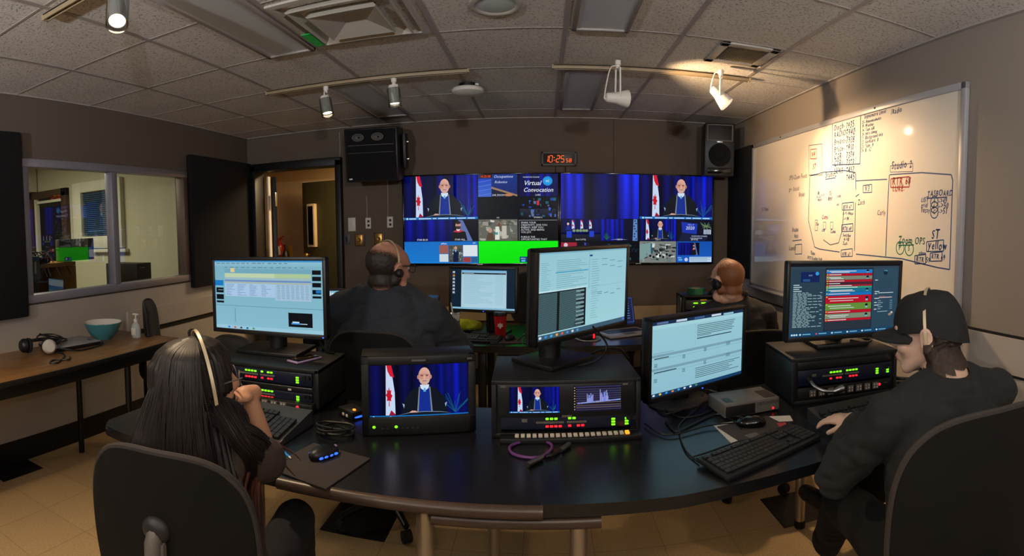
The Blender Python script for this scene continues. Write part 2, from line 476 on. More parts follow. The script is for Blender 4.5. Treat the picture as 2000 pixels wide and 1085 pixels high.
class Pic:
    """flat picture in the local XZ plane looking to -Y; u 0..1 left to right, v 0..1 top to bottom; colour on each corner"""
    EPS = 6e-5
    def __init__(s, W, H): s.W, s.H = W, H; s.V = []; s.F = []; s.C = []; s.lay = 0; s.win = [(0., 0., 1., 1.)]
    def up(s): s.lay += 1; return s
    def push(s, a, b, c, d):
        x0, y0, x1, y1 = s.win[-1]; s.win.append((x0 + a * (x1 - x0), y0 + b * (y1 - y0), x0 + c * (x1 - x0), y0 + d * (y1 - y0)))
    def pop(s): s.win.pop()
    def T(s, u, v):
        x0, y0, x1, y1 = s.win[-1]; u = x0 + u * (x1 - x0); v = y0 + v * (y1 - y0)
        return ((u - .5) * s.W, -s.lay * s.EPS, (.5 - v) * s.H)
    def aspect(s):
        x0, y0, x1, y1 = s.win[-1]; return (x1 - x0) * s.W / ((y1 - y0) * s.H)
    def poly(s, pts, cols):
        b = len(s.V); s.V += [s.T(*p) for p in pts]; s.F.append(tuple(range(b, b + len(pts))))
        if not isinstance(cols[0], (tuple, list)): cols = [cols] * len(pts)
        s.C += [L4(c) for c in cols]
    def rect(s, u0, v0, u1, v1, c, c2=None, d='v'):
        c2 = c2 or c
        cs = [c, c, c2, c2] if d == 'v' else [c, c2, c2, c]
        s.poly([(u0, v0), (u1, v0), (u1, v1), (u0, v1)], cs)
    def ell(s, u, v, ru, rv, c, n=18, a0=0, a1=2 * PI):
        s.poly([(u + ru * math.cos(a0 + (a1 - a0) * i / n), v + rv * math.sin(a0 + (a1 - a0) * i / n)) for i in range(n)], c)
    def strips(s, us, cols, v0=0, v1=1, fade=1.0):
        for i in range(len(us) - 1):
            a, b = cols[i], cols[i + 1]; fa = tuple(x * fade for x in a); fb = tuple(x * fade for x in b)
            s.poly([(us[i], v0), (us[i + 1], v0), (us[i + 1], v1), (us[i], v1)], [a, b, fb, fa])
    def text(s, t, u, v, h, c, align='l', slant=0.0, maxw=None):
        V, F, w = text_shape(t)
        if not V: return
        x0, y0, x1, y1 = s.win[-1]; sv = h; su = h / s.aspect()
        if maxw and w * su > maxw: su = maxw / w
        off = {'l': 0, 'c': -w * su / 2, 'r': -w * su}[align]
        b = len(s.V); s.V += [s.T(u + off + (x + y * slant) * su, v - y * sv) for x, y in V]
        for f in F: s.F.append(tuple(b + i for i in f))
        s.C += [L4(c)] * len(V)
    def line(s, u0, v0, u1, v1, t, c):
        A = s.aspect(); dx, dy = (u1 - u0) * A, v1 - v0; l = math.hypot(dx, dy) or 1; nx, ny = -dy / l * t / 2 / A, dx / l * t / 2
        s.poly([(u0 + nx, v0 + ny), (u1 + nx, v1 + ny), (u1 - nx, v1 - ny), (u0 - nx, v0 - ny)], c)
    def mesh(s, name, m):
        me = bpy.data.meshes.new(name); me.from_pydata(s.V, [], s.F)
        at_ = me.color_attributes.new('picture', 'FLOAT_COLOR', 'POINT')
        at_.data.foreach_set('color', [x for c in s.C for x in c])
        me.materials.append(m); me.update(); return me
    def build(s, name, m, parent, loc, rot=None): return link(name, s.mesh(name, m), parent, loc, rot)
# ------------------------------------------------------------------ the room
XL, XR, YF, YB, ZC = -2.993, 1.828, 4.917, -2.3, 2.444
# floor
fl = MB(); fl.box((-0.6, 1.2, -0.03), (5.4, 7.6, 0.06))
struct('floor', fl, M['vct'], smooth=False)
bt = MB()
for (x0, x1, y0, y1) in ((-1.077, -0.742, 2.345, 2.68), (-3.03, -2.80, 1.685, 1.99), (1.156, 1.49, 2.305, 2.61),
                         (-2.20, -1.87, 2.68, 3.0), (1.156, 1.49, 1.2, 1.53), (-0.1, 0.22, 1.0, 1.33), (-2.05, -1.72, 0.6, 0.93)):
    bt.box(((x0 + x1) / 2, (y0 + y1) / 2, 0.0008), (x1 - x0, y1 - y0, 0.0016))
struct('floor_inlay', bt, M['vct_black'], smooth=False)

# left wall with the studio window hole
WY0, WY1, WZ0, WZ1 = 2.046, 3.83, 1.045, 2.02
def wall_with_hole(axis, pos, a0, a1, z0, z1, h, th):
    """wall slab on plane axis=pos spanning a0..a1, z0..z1 with hole h=(b0,b1,c0,c1); th = thickness away from room"""
    mb = MB(); b0, b1, c0, c1 = h
    for (p, q, r_, s_) in ((a0, b0, z0, z1), (b1, a1, z0, z1), (b0, b1, z0, c0), (b0, b1, c1, z1)):
        if q - p < 1e-4 or s_ - r_ < 1e-4: continue
        if axis == 'x': mb.box((pos + th / 2, (p + q) / 2, (r_ + s_) / 2), (abs(th), q - p, s_ - r_))
        else: mb.box(((p + q) / 2, pos + th / 2, (r_ + s_) / 2), (q - p, abs(th), s_ - r_))
    return mb
struct('wall_left', wall_with_hole('x', XL, YB, YF, 0, ZC, (WY0, WY1, WZ0, WZ1), -0.12), M['wall_taupe'], smooth=False)
struct('wall_left_lower', bx((XL + 0.002, (YB + YF) / 2, 0.515), (0.004, YF - YB, 1.03)), M['wall_paint'], smooth=False)
DX0, DX1, DZ = -2.885, -1.945, 2.115
struct('wall_front', wall_with_hole('y', YF, XL, XR, 0, ZC, (DX0, DX1, 0, DZ), 0.12), M['wall_fabric'], smooth=False)
struct('wall_right', bx((XR + 0.06, (YB + YF) / 2, ZC / 2), (0.12, YF - YB, ZC)), M['wall_right_paint'], smooth=False)
struct('wall_back', bx(((XL + XR) / 2, YB - 0.06, ZC / 2), (XR - XL, 0.12, ZC)), M['wall_fabric'], smooth=False)
# ceiling: tiles and T bars
struct('ceiling', bx(((XL + XR) / 2, (YB + YF) / 2, ZC + 0.04), (XR - XL + 0.2, YF - YB + 0.2, 0.08)), M['ceiling_tile'], smooth=False)
GX = [-2.40, -1.80, -1.165, -0.525, 0.12, 0.715, 1.31]
GY = [-1.83, -1.19, -0.55, 0.09, 0.74, 1.39, 2.045, 2.695, 3.355, 3.95, 4.55]
tb = MB()
for x in GX: tb.box((x, (YB + YF) / 2, ZC - 0.001), (0.024, YF - YB, 0.006))
for y in GY: tb.box(((XL + XR) / 2, y, ZC - 0.0005), (XR - XL, 0.012, 0.004))
for (c, s) in (((XL + .011, (YB + YF) / 2, ZC - .004), (.022, YF - YB, .008)), ((XR - .011, (YB + YF) / 2, ZC - .004), (.022, YF - YB, .008)), (((XL + XR) / 2, YF - .011, ZC - .004), (XR - XL, .022, .008))):
    tb.box(c, s)
struct('ceiling_grid', tb, M['tbar'], smooth=False)

# wainscot, strips and baseboards
struct('baseboard_left', bx((XL + 0.006, (YB + YF) / 2, 0.075), (0.012, YF - YB, 0.15)), M['black_vinyl'], smooth=False)
struct('baseboard_front', bx(((DX1 + .06 + XR) / 2, YF - 0.006, 0.075), (XR - DX1 - .06, 0.012, 0.15)), M['black_vinyl'], smooth=False)
struct('baseboard_right', bx((XR - 0.006, (YB + YF) / 2, 0.075), (0.012, YF - YB, 0.15)), M['black_vinyl'], smooth=False)
struct('trim_1', bx(((DX1 + .06 + XR) / 2, YF - 0.012, 0.665), (XR - DX1 - .06, 0.024, 0.125), 0.003), M['wood_strip'], smooth=False)
struct('trim_2', bx((XL + 0.012, 3.95, 0.795), (0.024, 1.9, 0.16), 0.003), M['wall_paint'], smooth=False)
struct('trim_3', bx((XL + 0.004, 3.95, 0.69), (0.008, 1.9, 0.035)), M['black_vinyl'], smooth=False)
struct('trim_4', bx((XR - 0.004, 1.2, 1.03), (0.008, 7.0, 0.012)), M['black_vinyl'], smooth=False)
struct('trim_5', bx((XR - 0.009, 1.2, 0.515), (0.018, 7.0, 1.018)), M['wall_paint'], smooth=False)
struct('trim_6', bx((XR - 0.02, 1.2, 0.86), (0.006, 7.0, 0.01)), M['black_vinyl'], smooth=False)
struct('trim_7', bx((0.66, YF - .002, 1.6), (.006, .004, 1.7)), M['black_vinyl'], smooth=False)

# studio window in the left wall
w1 = MB(); f = 0.055
for (y0, y1, z0, z1) in ((WY0, WY1, WZ1 - f, WZ1), (WY0, WY1, WZ0, WZ0 + f), (WY0, WY0 + f, WZ0 + f, WZ1 - f)):
    w1.box((XL - 0.02, (y0 + y1) / 2, (z0 + z1) / 2), (0.09, y1 - y0, z1 - z0), 0.004)
wf = struct('window_1', w1, M['window_metal'])
struct('mullion', bx((XL - 0.02, 2.915, (WZ0 + WZ1) / 2), (0.08, 0.06, WZ1 - WZ0 - 2 * f), 0.004), M['window_metal'], wf)
struct('bronze_jamb', bx((XL - 0.02, WY1 - 0.03, (WZ0 + WZ1) / 2), (0.09, 0.06, WZ1 - WZ0 - 2 * f), 0.003), M['bronze_frame'], wf)
struct('glass_pane', bx((XL - 0.045, 2.493, (WZ0 + WZ1) / 2), (0.006, 0.785, WZ1 - WZ0 - 2 * f)), M['pane'], wf, smooth=False)
struct('glass_pane', bx((XL - 0.045, 3.358, (WZ0 + WZ1) / 2), (0.006, 0.826, WZ1 - WZ0 - 2 * f)), M['pane'], wf, smooth=False)

# door frame in the front wall, hallway door
d = MB(); t = 0.058
for (x0, x1, z0, z1) in ((DX0 - t + .02, DX0 + .02, 0, DZ + .02), (DX1 - .02, DX1 + t - .02, 0, DZ + .02), (DX0 - t + .02, DX1 + t - .02, DZ - .035, DZ + .045)):
    d.box(((x0 + x1) / 2, YF + 0.03, (z0 + z1) / 2), (x1 - x0, 0.2, z1 - z0), 0.004)
df = struct('door_1', d, M['black_paint'])
struct('door_edge', bx((DX0 + 0.055, YF + 0.16, 1.03), (0.018, 0.05, 2.03)), M['white_metal'], df)
struct('door_leaf', bx((DX0 + 0.10 - .235, YF + 0.20 + .37, 1.03), (0.044, 0.86, 2.03), 0.003, rotz(R(33))), M['black_paint'], df)
struct('latch_plate', bx((DX0 + 0.128, YF + 0.19, 1.80), (0.004, 0.05, 0.15), 0.001), M['silver'], df)

# hallway beyond the door
HY = 6.75
struct('wall_hallway', bx((-2.6, HY + .05, 1.25), (3.4, 0.1, 2.5)), M['hall_wall'], smooth=False)
struct('wall_hallway_left', bx((-4.0, (YF + HY) / 2 + .06, 1.25), (0.1, HY - YF - .12, 2.5)), M['hall_wall'], smooth=False)
struct('wall_hallway_right', bx((-1.0, (YF + HY) / 2 + .06, 1.25), (0.1, HY - YF - .12, 2.5)), M['hall_wall'], smooth=False)
struct('ceiling_hallway', bx((-2.5, (YF + HY) / 2 + .1, 2.5), (3.2, HY - YF, 0.08)), M['hall_wall'], smooth=False)
struct('floor_hallway', bx((-2.5, (YF + HY) / 2 + .06, -0.03), (3.2, HY - YF - .12, 0.06)), M['hall_floor'], smooth=False)
p = at(592, 360, y=6.35)
dl = struct('door_2', bx((-2.66, 6.38, 1.04), (0.86, 0.045, 2.08), 0.003, Matrix.Rotation(R(-12), 3, 'Z')), M['hall_door'])
a = at(609, 443, y=6.37)
struct('window_trim', bx((a.x, 6.38, a.z + .02), (0.125, 0.06, 0.56), 0.006, Matrix.Rotation(R(-12), 3, 'Z')), M['wood_strip'], dl)
struct('narrow_pane', bx((a.x, 6.372, a.z + .02), (0.075, 0.062, 0.50), 0, Matrix.Rotation(R(-12), 3, 'Z')), M['black_gloss'], dl)
k = MB(); b_ = at(598, 498, y=6.28); k.cyl(b_ + Vector((0, .1, 0)), b_ + Vector((0, .02, 0)), .012); k.ell(b_, (.032, .026, .032))
struct('door_knob', k, M['brass'], dl)

ext = thing('fire_extinguisher', 'red fire extinguisher with paper tag on the hallway wall seen through the door', 'fire extinguisher', at(546, 492, y=6.62))
e = MB(); e.lathe([(0, -.25), (.062, -.25), (.07, -.235), (.07, .06), (.06, .1), (.028, .135), (.022, .16), (0, .16)])
e.build('cylinder_body', M['ext_red'], ext)
e = MB(); e.box((0, 0, .175), (.04, .03, .03), .004); e.box((.03, 0, .20), (.11, .02, .014), .003, Matrix.Rotation(R(-25), 3, 'Y')); e.box((.03, 0, .18), (.09, .018, .01), .003)
e.build('valve_handle', M['ext_red'], ext)
MB().tube([(-.02, 0, .17), (-.07, 0, .15), (-.085, 0, .05), (-.08, 0, -.1)], .01, smooth=6).build('hose', M['cable'], ext)
bx((.005, -.073, 0.02), (.09, .004, .12), .001, Matrix.Rotation(R(-8), 3, 'Y')).build('paper_tag', M['paper'], ext)
bx((0, .10, 0), (.05, .062, .2), .003).build('wall_bracket', M['black_paint'], ext)
s_ = at(567, 490, y=6.735)
tag(bx(s_, (.075, .02, .16), .004).build('notice', M['sign_yellow']), 'small yellow sign on the hallway wall right of the fire extinguisher', 'sign')
s_ = at(558, 500, y=6.5)
tag(MB().ell((s_.x, s_.y, s_.z - .1), (.06, .07, .2)).build('hanging_bag', M['black_paint']), 'dark bag hanging on the hallway wall between extinguisher and yellow sign', 'bag')

# room behind the studio window
struct('floor_studio', bx((-5.5, 2.6, -0.03), (4.8, 4.9, 0.06)), M['hall_floor'], smooth=False)
struct('ceiling_studio', bx((-5.5, 2.6, 2.6), (4.8, 4.9, 0.08)), M['studio_wall'], smooth=False)
SY = 4.55
struct('wall_studio', bx((-5.5, SY + .05, 1.3), (4.8, 0.1, 2.6)), M['studio_wall'], smooth=False)
struct('wall_studio_left', bx((-7.85, 2.6, 1.3), (0.1, 3.9, 2.6)), M['studio_wall'], smooth=False)
struct('wall_studio_back', bx((-5.5, 0.35, 1.3), (4.8, 0.1, 2.6)), M['studio_wall'], smooth=False)
struct('beam_studio', bx((-7.0, 3.9, 2.36), (1.6, 1.25, 0.44)), M['studio_wall'], smooth=False)
# dark framed door in the studio
a = at(60, 380, y=SY); b2 = at(135, 375, y=SY)
dm = MB()
x0, x1, zt = a.x, b2.x, b2.z + .06
for (p0, p1, q0, q1) in ((x0, x0 + .12, 0, zt), (x1 - .1, x1, 0, zt), (x0, x1, zt - .1, zt)):
    dm.box(((p0 + p1) / 2, SY - .03, (q0 + q1) / 2), (p1 - p0, .08, q1 - q0), .004)
dd = struct('door_3', dm, M['wood_dark'])
struct('door_panel', bx(((x0 + x1) / 2 + .1, SY - .02, zt / 2), (x1 - x0 - .3, .03, zt - .12)), M['black_paint'], dd)
struct('door_light_strip', bx((x0 + .17, SY - .03, zt / 2), (.05, .04, zt - .2)), M['blind_white'], dd)
struct('door_top_strip', bx(((x0 + x1) / 2 + .05, SY - .03, zt - .15), (x1 - x0 - .26, .04, .035)), M['blind_white'], dd)
# window with blinds in the studio
a = at(148, 367, y=SY); b2 = at(246, 470, y=SY)
wx0, wx1, wz1, wz0 = a.x, b2.x, a.z + .05, b2.z - .08
wm = MB()
for (p0, p1, q0, q1) in ((wx0, wx0 + .16, wz0, wz1), (wx1 - .16, wx1, wz0, wz1), (wx0 + .16, wx1 - .16, wz1 - .13, wz1), (wx0 + .16, wx1 - .16, wz0, wz0 + .15), (wx0 - .05, wx1 + .05, wz0 - .05, wz0 - .01)):
    wm.box(((p0 + p1) / 2, SY - .035, (q0 + q1) / 2), (p1 - p0, .07, q1 - q0), .006)
w2 = struct('window_2', wm, M['blind_white'])
bl = MB()
nz = 22
for i in range(nz):
    z = wz0 + .16 + (wz1 - wz0 - .3) * i / nz
    bl.box(((wx0 + wx1) / 2, SY - .02, z + .008), (wx1 - wx0 - .33, .03, .004), 0, Matrix.Rotation(R(35), 3, 'X'))
struct('blind_slats', bl, M['blind_blue'], w2, smooth=False)
struct('dark_pane', bx(((wx0 + wx1) / 2, SY - .004, (wz0 + wz1) / 2), (wx1 - wx0 - .32, .006, wz1 - wz0 - .28)), M['black_gloss'], w2, smooth=False)
# shelving desk in the studio
a = at(214, 500, x=-3.75); tz = a.z - .02
sd = thing('storage_desk', 'pale wood desk with dark lower shelf seen through the left studio window pane', 'desk', (-3.75, 2.62, 0))
bx((-.32, -.35, tz - .02), (.62, 1.75, .035), .003).build('desk_top', M['wood_light'], sd)
bx((-.32, .52, (tz - .04) / 2), (.6, .03, tz - .04), .003).build('side_panel', M['wood_light'], sd)
bx((-.60, -.35, (tz - .04) / 2), (.03, 1.7, tz - .04), .003).build('back_panel', M['wood_dark'], sd)
bx((-.32, -.2, .74), (.58, 1.4, .03), .003).build('lower_shelf', M['wood_dark'], sd)
for yy in (-.02, -.27): MB().cyl((0, yy, .0), (0, yy, tz - .04), .009).build('post', M['brass'], sd)
def studio_box(name, label, cat, px, py, xx, size, m, bev=.006):
    q = at(px, py, x=xx); o = thing(name, label, cat, (xx - size[0] / 2, q.y, q.z))
    bx((0, 0, size[2] / 2), size, bev).build('casing', M[m], o); return o
o = studio_box('monitor', 'back of a pale grey monitor standing on the studio desk by the window', 'monitor', 152, 512, -3.8, (.06, .42, .2), 'grey_plastic')
bx((0, 0, .02), (.16, .2, .012), .004).build('stand', M['grey_plastic'], o)
o.location.z = tz + .002
o = studio_box('equipment_tray', 'black tray of loose cables on the studio desk left of the grey monitor', 'tray', 72, 515, -3.78, (.3, .30, .05), 'case_black')
for i in range(7):
    yy = random.uniform(-.18, .18); cb = MB(); cb.tube([(random.uniform(-.1, .1), yy, .05), (random.uniform(0, .15), yy + .06, .1 + random.uniform(0, .04)), (random.uniform(.05, .17), yy + .16, .06), (.16, yy + .2, -.12)], .005, smooth=5); cb.build('cable', M['cable_grey' if i % 3 == 0 else 'cable'], o)
o.location.z = tz + .002
o = studio_box('printer', 'black rounded printer on the lower shelf of the studio desk', 'printer', 145, 575, -3.95, (.3, .34, .2), 'case_black', .03)
o.location.z = .758
bx((.155, 0, .12), (.012, .26, .05), .005).build('front_panel', M['grey_plastic'], o)
o = studio_box('book_binder', 'blue grey binder leaning on the studio desk shelf', 'binder', 108, 575, -3.7, (.05, .08, .26), 'grey_plate')
o.location.z = .76; o.rotation_euler = (R(14), 0, 0)
o = studio_box('picture_screen', 'small lit screen showing pale glasses left of the studio desk', 'screen', 60, 548, -3.5, (.03, .2, .19), 'blind_blue')
q = at(60, 548, x=-3.5); o.location.z = q.z
bx((.018, -.02, .1), (.004, .03, .1), .002).build('pale_shape', M['white_plastic'], o); bx((.018, .05, .1), (.004, .02, .1), .002).build('pale_shape', M['white_plastic'], o)
bx((0, 0, -.2), (.1, .1, .4), .004).build('pedestal', M['case_black'], o)
q = at(262, 556, x=-3.55)
ct = thing('computer_tower', 'black desktop computer tower with cabled back below the right studio pane', 'computer', (-3.62, q.y, q.z - .1))
bx((0, 0, .13), (.42, .2, .36), .006).build('casing', M['case_black'], ct)
bx((.03, .101, .13), (.2, .004, .3), .002).build('back_plate', M['grey_plate'], ct)
bx((-.05, 0, -(q.z - .15) / 2 - .02), (.3, .2, q.z - .15), .004).build('support', M['wood_light'], ct)
bx((.215, -.03, .27), (.004, .06, .01), .001).build('badge', M['silver'], ct)

# ------------------------------------------------------------------ ceiling fixtures
def troffer(label, x0, x1, y0, y1):
    o = thing('ceiling_light', label, 'ceiling light', ((x0 + x1) / 2, (y0 + y1) / 2, ZC), group='unlit ceiling lights')
    w, l = x1 - x0, y1 - y0; m = MB()
    for (c, s) in (((-w / 2 + .012, 0, -.006), (.024, l, .02)), ((w / 2 - .012, 0, -.006), (.024, l, .02)), ((0, -l / 2 + .012, -.006), (w, .024, .02)), ((0, l / 2 - .012, -.006), (w, .024, .02))): m.box(c, s, .003)
    m.build('frame', M['tbar'], o)
    bx((0, 0, -.004), (w - .04, l - .04, .006)).build('diffuser', M['frost'], o)
troffer('narrow ceiling light panel at top centre above the clock side', .15, .435, 1.39, 2.70)
troffer('narrow ceiling light panel beyond the right track, nearest the front wall', .15, .43, 3.39, 4.53)
troffer('narrow ceiling light panel behind the left track heads', -1.44, -1.13, 3.40, 4.55)
troffer('narrow ceiling light panel left of the square air diffuser', -1.47, -1.185, 1.42, 2.69)

df_ = thing('air_diffuser', 'square white ceiling air diffuser with nested louvres', 'air vent', (-.855, 2.375, ZC))
def sq_ring(m, a0, z0, a1, z1):
    A = [m.v((sx * a0, sy * a0, z0)) for sx, sy in ((-1, -1), (1, -1), (1, 1), (-1, 1))]; B = [m.v((sx * a1, sy * a1, z1)) for sx, sy in ((-1, -1), (1, -1), (1, 1), (-1, 1))]
    m.bridge(A, B)
m = MB(); sq_ring(m, .30, -.002, .30, -.012); sq_ring(m, .30, -.012, .27, -.014); sq_ring(m, .27, -.014, .245, .03); m.build('outer_frame', M['diffuser_paint'], df_, smooth=False)
bx((0, 0, .03), (.48, .48, .006)).build('dark_throat', M['black_paint'], df_, smooth=False)
m = MB(); sq_ring(m, .235, -.022, .19, .026); sq_ring(m, .235, -.022, .228, -.027); sq_ring(m, .228, -.027, .18, .022); m.build('outer_cone', M['diffuser_paint'], df_, smooth=False)
m = MB(); sq_ring(m, .165, -.032, .12, .02); sq_ring(m, .165, -.032, .158, -.036); sq_ring(m, .158, -.036, .05, -.002)
m.f([m.v(p) for p in ((-.05, -.05, -.002), (.05, -.05, -.002), (.05, .05, -.002), (-.05, .05, -.002))]); m.build('inner_cone', M['diffuser_paint'], df_, smooth=False)
bx((-.272, .16, -.0155), (.05, .19, .003)).build('painted_green_reflection', M['painted_green_reflection'], df_, smooth=False)  # reflection of a green screen, painted on as a coloured strip

g = thing('return_grille', 'square ceiling return grille with beige louvres above the right track', 'air vent', (1.105, 2.875, ZC))
m = MB()
for (c, s) in (((-.145, 0, -.006), (.05, .34, .012)), ((.145, 0, -.006), (.05, .34, .012)), ((0, -.145, -.006), (.34, .05, .012)), ((0, .145, -.006), (.34, .05, .012))): m.box(c, s, .003)
m.build('frame', M['diffuser_paint'], g)
m = MB()
for i in range(17): m.box((-.116 + i * .0145, 0, -.006), (.009, .24, .003), 0, Matrix.Rotation(R(35), 3, 'Y'))
m.build('louvres', M['louvre'], g, smooth=False)
bx((0, 0, .002), (.24, .24, .004)).build('duct_opening', M['wood_dark'], g, smooth=False)

sp = thing('ceiling_speaker', 'round white speaker grille flush in the ceiling at top centre', 'speaker', (-.2, 2.40, ZC))
MB().lathe([(.118, 0), (.118, -.008), (.1, -.013), (.09, -.009), (.085, -.004)], n=40).build('trim_ring', M['diffuser_paint'], sp)
MB().lathe([(0, -.009), (.07, -.009), (.092, -.005), (.092, 0)], n=40).build('grille', M['frost'], sp)
sm = thing('wireless_access_point', 'round white disc unit hanging just under the ceiling beside the left track', 'access point', (-.5, 3.66, ZC))
MB().lathe([(0, -.085), (.07, -.083), (.105, -.07), (.112, -.055), (.105, -.045), (0, -.045)], n=40).build('disc_body', M['white_plastic'], sm)
MB().lathe([(0, -.046), (.06, -.046), (.06, -.012), (0, -.012)], n=24).build('mount', M['black_paint'], sm)
bx((.03, -.03, -.02), (.1, .012, .012), .002, rotz(R(25))).build('clip', M['white_metal'], sm)

# track lighting
def track(label, x0, x1, y, y1=None):
    y1 = y if y1 is None else y1
    o = thing('track_rail', label, 'track rail', ((x0 + x1) / 2, (y + y1) / 2, ZC - .004))
    l = math.hypot(x1 - x0, y1 - y); o.rotation_euler = (0, 0, math.atan2(y1 - y, x1 - x0))
    m = MB()
    for s in (-1, 1): m.box((0, s * .013, -.012), (l, .008, .024), .001)
    m.box((0, 0, -.003), (l, .034, .006)); m.build('channel', M['cream_metal'], o)
    for s in (-1, 1): bx((s * l / 2, 0, -.012), (.012, .036, .026), .002).build('end_cap', M['cream_metal'], o)
track('left beige ceiling track carrying two track heads', -1.85, -.45, 3.335)
track('right beige ceiling track carrying two white track heads', .07, 1.33, 3.30)
track('beige ceiling track at upper left carrying the glowing lamp', -1.86, .3, 1.445)
track('added unseen ceiling track behind the camera position', -1.9, 1.2, -.55)  # invented rail out of view, added to carry the extra fill heads

def track_head(label, base, direction, style='cone', power=0.0, drop=.11, spot=70, lit=True, blend=.6, group=None, color=(1, .72, .42), rad=.03):
    base = Vector(base); o = thing('spotlight', label, 'track light', base, group=group)
    d = Vector(direction).normalized(); Rm = aim(d)
    piv = Vector((0, 0, -drop))
    m = MB(); m.cyl((0, 0, 0), (0, 0, -.025), .018); m.cyl((0, 0, -.02), (0, 0, -.045), .012); m.build('adapter', M['white_metal'], o)
    side = Vector((0, 0, 1)).cross(d); side = side.normalized() if side.length > .01 else Vector((1, 0, 0))
    m = MB()
    for s in (-1, 1): m.tube([(0, 0, -.035), side * s * .03 + Vector((0, 0, -.045)), side * s * .034 + piv], .0055)
    m.build('yoke', M['white_metal'], o)
    c = piv
    m = MB()
    if style == 'cone':
        m.lathe([(0, -.075), (.02, -.075), (.026, -.068), (.03, -.02), (.036, .0), (.046, .04), (.05, .06), (.046, .06), (.03, .02)], c, 24, Rm)
        m.build('lamp_can', M['white_metal'], o)
    else:
        m.lathe([(0, -.07), (.03, -.068), (.034, -.05), (.034, .045), (.031, .045), (.031, -.04)], c, 24, Rm)
        m.build('lamp_can', M['white_metal'], o)
        m = MB(); m.lathe([(.044, -.05), (.044, .065), (.041, .065), (.041, -.05)], c, 24, Rm); m.build('clear_sleeve', M['clear'], o)
    MB().tube([(0, 0, -.03), -d * .05 + Vector((0, 0, -.05)), c - d * .085, c - d * .07], .004, smooth=5).build('lead', M['white_plastic'], o)
    m = MB(); fz = .03 if style == 'cone' else .046
    m.lathe([(0, fz + .004), (.028, fz), (.03, fz - .006)], c, 24, Rm); m.build('lamp', M['lamp_face'] if lit else M['lamp_off'], o)
    if power:
        ld = bpy.data.lights.new('lamp_beam', 'SPOT'); ld.energy = power; ld.color = color; ld.spot_size = R(spot); ld.spot_blend = blend; ld.shadow_soft_size = rad
        lo = bpy.data.objects.new('lamp_beam', ld); COL.objects.link(lo); lo.parent = o; lo.location = c + d * (.075)
        lo.rotation_euler = d.to_track_quat('-Z', 'Y').to_euler()
    return o
TZ = ZC - .03
h3 = Vector((.44, 3.10, TZ)); h4 = Vector((1.07, 3.12, TZ))
track_head('white cone track head pointing at the whiteboard, left one on the right track', h3, Vector((1.828, 3.52, 2.26)) - (h3 + Vector((0, 0, -.21))), 'cone', 95, .21, 80, color=(1, .66, .36), rad=.02, blend=1)
track_head('white track head on the right track nearest the whiteboard', h4, Vector((.55, -.25, -.62)), 'cone', 130, .16, 112, color=(1, .66, .36), blend=1, rad=.014)
track_head('clear sleeved track head, left one of the pair on the left track', (-1.40, 3.335, TZ), (.16, .0, -1), 'sleeve', 16, .13, 115, blend=1)
track_head('clear sleeved track head, right one of the pair on the left track', (-.93, 3.335, TZ), (.06, .1, -1), 'sleeve', 16, .11, 115, blend=1)
track_head('glowing track head at the upper left of the ceiling', (-1.42, 1.445, TZ), Vector((.30, -.42, -1)), 'sleeve', 75, .11, 130, color=(1, .74, .46), blend=.8)
track_head('added unseen track head behind the camera aimed at the left floor', (-1.5, -.55, TZ), (-.15, .75, -1), 'cone', 45, .14, 105, color=(1, .68, .36), blend=.9)  # this head and the next two are invented, unseen fill lights
track_head('added unseen track head behind the camera aimed at the desk front', (.2, -.55, TZ), (.1, .7, -1), 'cone', 22, .14, 105, color=(1, .68, .36), blend=.9)
track_head('added unseen track head behind the camera aimed at the right wall', (1.0, -.55, TZ), (.5, .9, -.5), 'cone', 20, .14, 110, color=(1, .74, .5), blend=.9)

def area(name, loc, rot, sx, sy, power, color):
    ld = bpy.data.lights.new(name, 'AREA'); ld.shape = 'RECTANGLE'; ld.size = sx; ld.size_y = sy; ld.energy = power; ld.color = color
    o = bpy.data.objects.new(name, ld); COL.objects.link(o); o.location = loc; o.rotation_euler = rot; return o
area('hallway_light', (-1.7, 5.75, 2.42), (0, 0, 0), .5, .5, 55, (1, .74, .40))
area('studio_light', (-5.0, 2.8, 2.5), (0, 0, 0), 1.2, .6, 60, (1, .93, .74))
def added_torchiere(label, x, y, power):  # invented lamp out of view, added to brighten the ceiling
    o = thing('added_floor_lamp', label, 'added fill lamp', (x, y, 0))
    MB().lathe([(0, 0), (.14, 0), (.14, .015), (.03, .03), (0, .03)], n=32).build('base', M['black_paint'], o)
    MB().cyl((0, 0, .02), (0, 0, 1.72), .013).build('pole', M['brushed'], o)
    MB().lathe([(.015, 1.70), (.08, 1.73), (.15, 1.80), (.17, 1.84), (.165, 1.84), (.14, 1.805), (.07, 1.745), (0, 1.735)], n=36).build('added_lamp_shade', M['white_metal'], o)
    MB().lathe([(0, 1.75), (.02, 1.75), (.03, 1.78), (.02, 1.81), (0, 1.815)], n=18).build('added_bulb', M['lamp_face'], o)
    ld = bpy.data.lights.new('added_fill_light', 'POINT'); ld.energy = power; ld.color = (.98, .98, 1); ld.shadow_soft_size = .05
    lo = bpy.data.objects.new('added_fill_light', ld); COL.objects.link(lo); lo.parent = o; lo.location = (0, 0, 1.86)
added_torchiere('added unseen floor lamp behind the camera near the left wall', -1.5, -1.2, 205)
added_torchiere('added unseen floor lamp behind the camera near the right wall', .7, -1.2, 165)
world = bpy.data.worlds.new('world'); scene.world = world; world.use_nodes = True
world.node_tree.nodes['Background'].inputs['Color'].default_value = (.05, .045, .04, 1)
world.node_tree.nodes['Background'].inputs['Strength'].default_value = 0.0
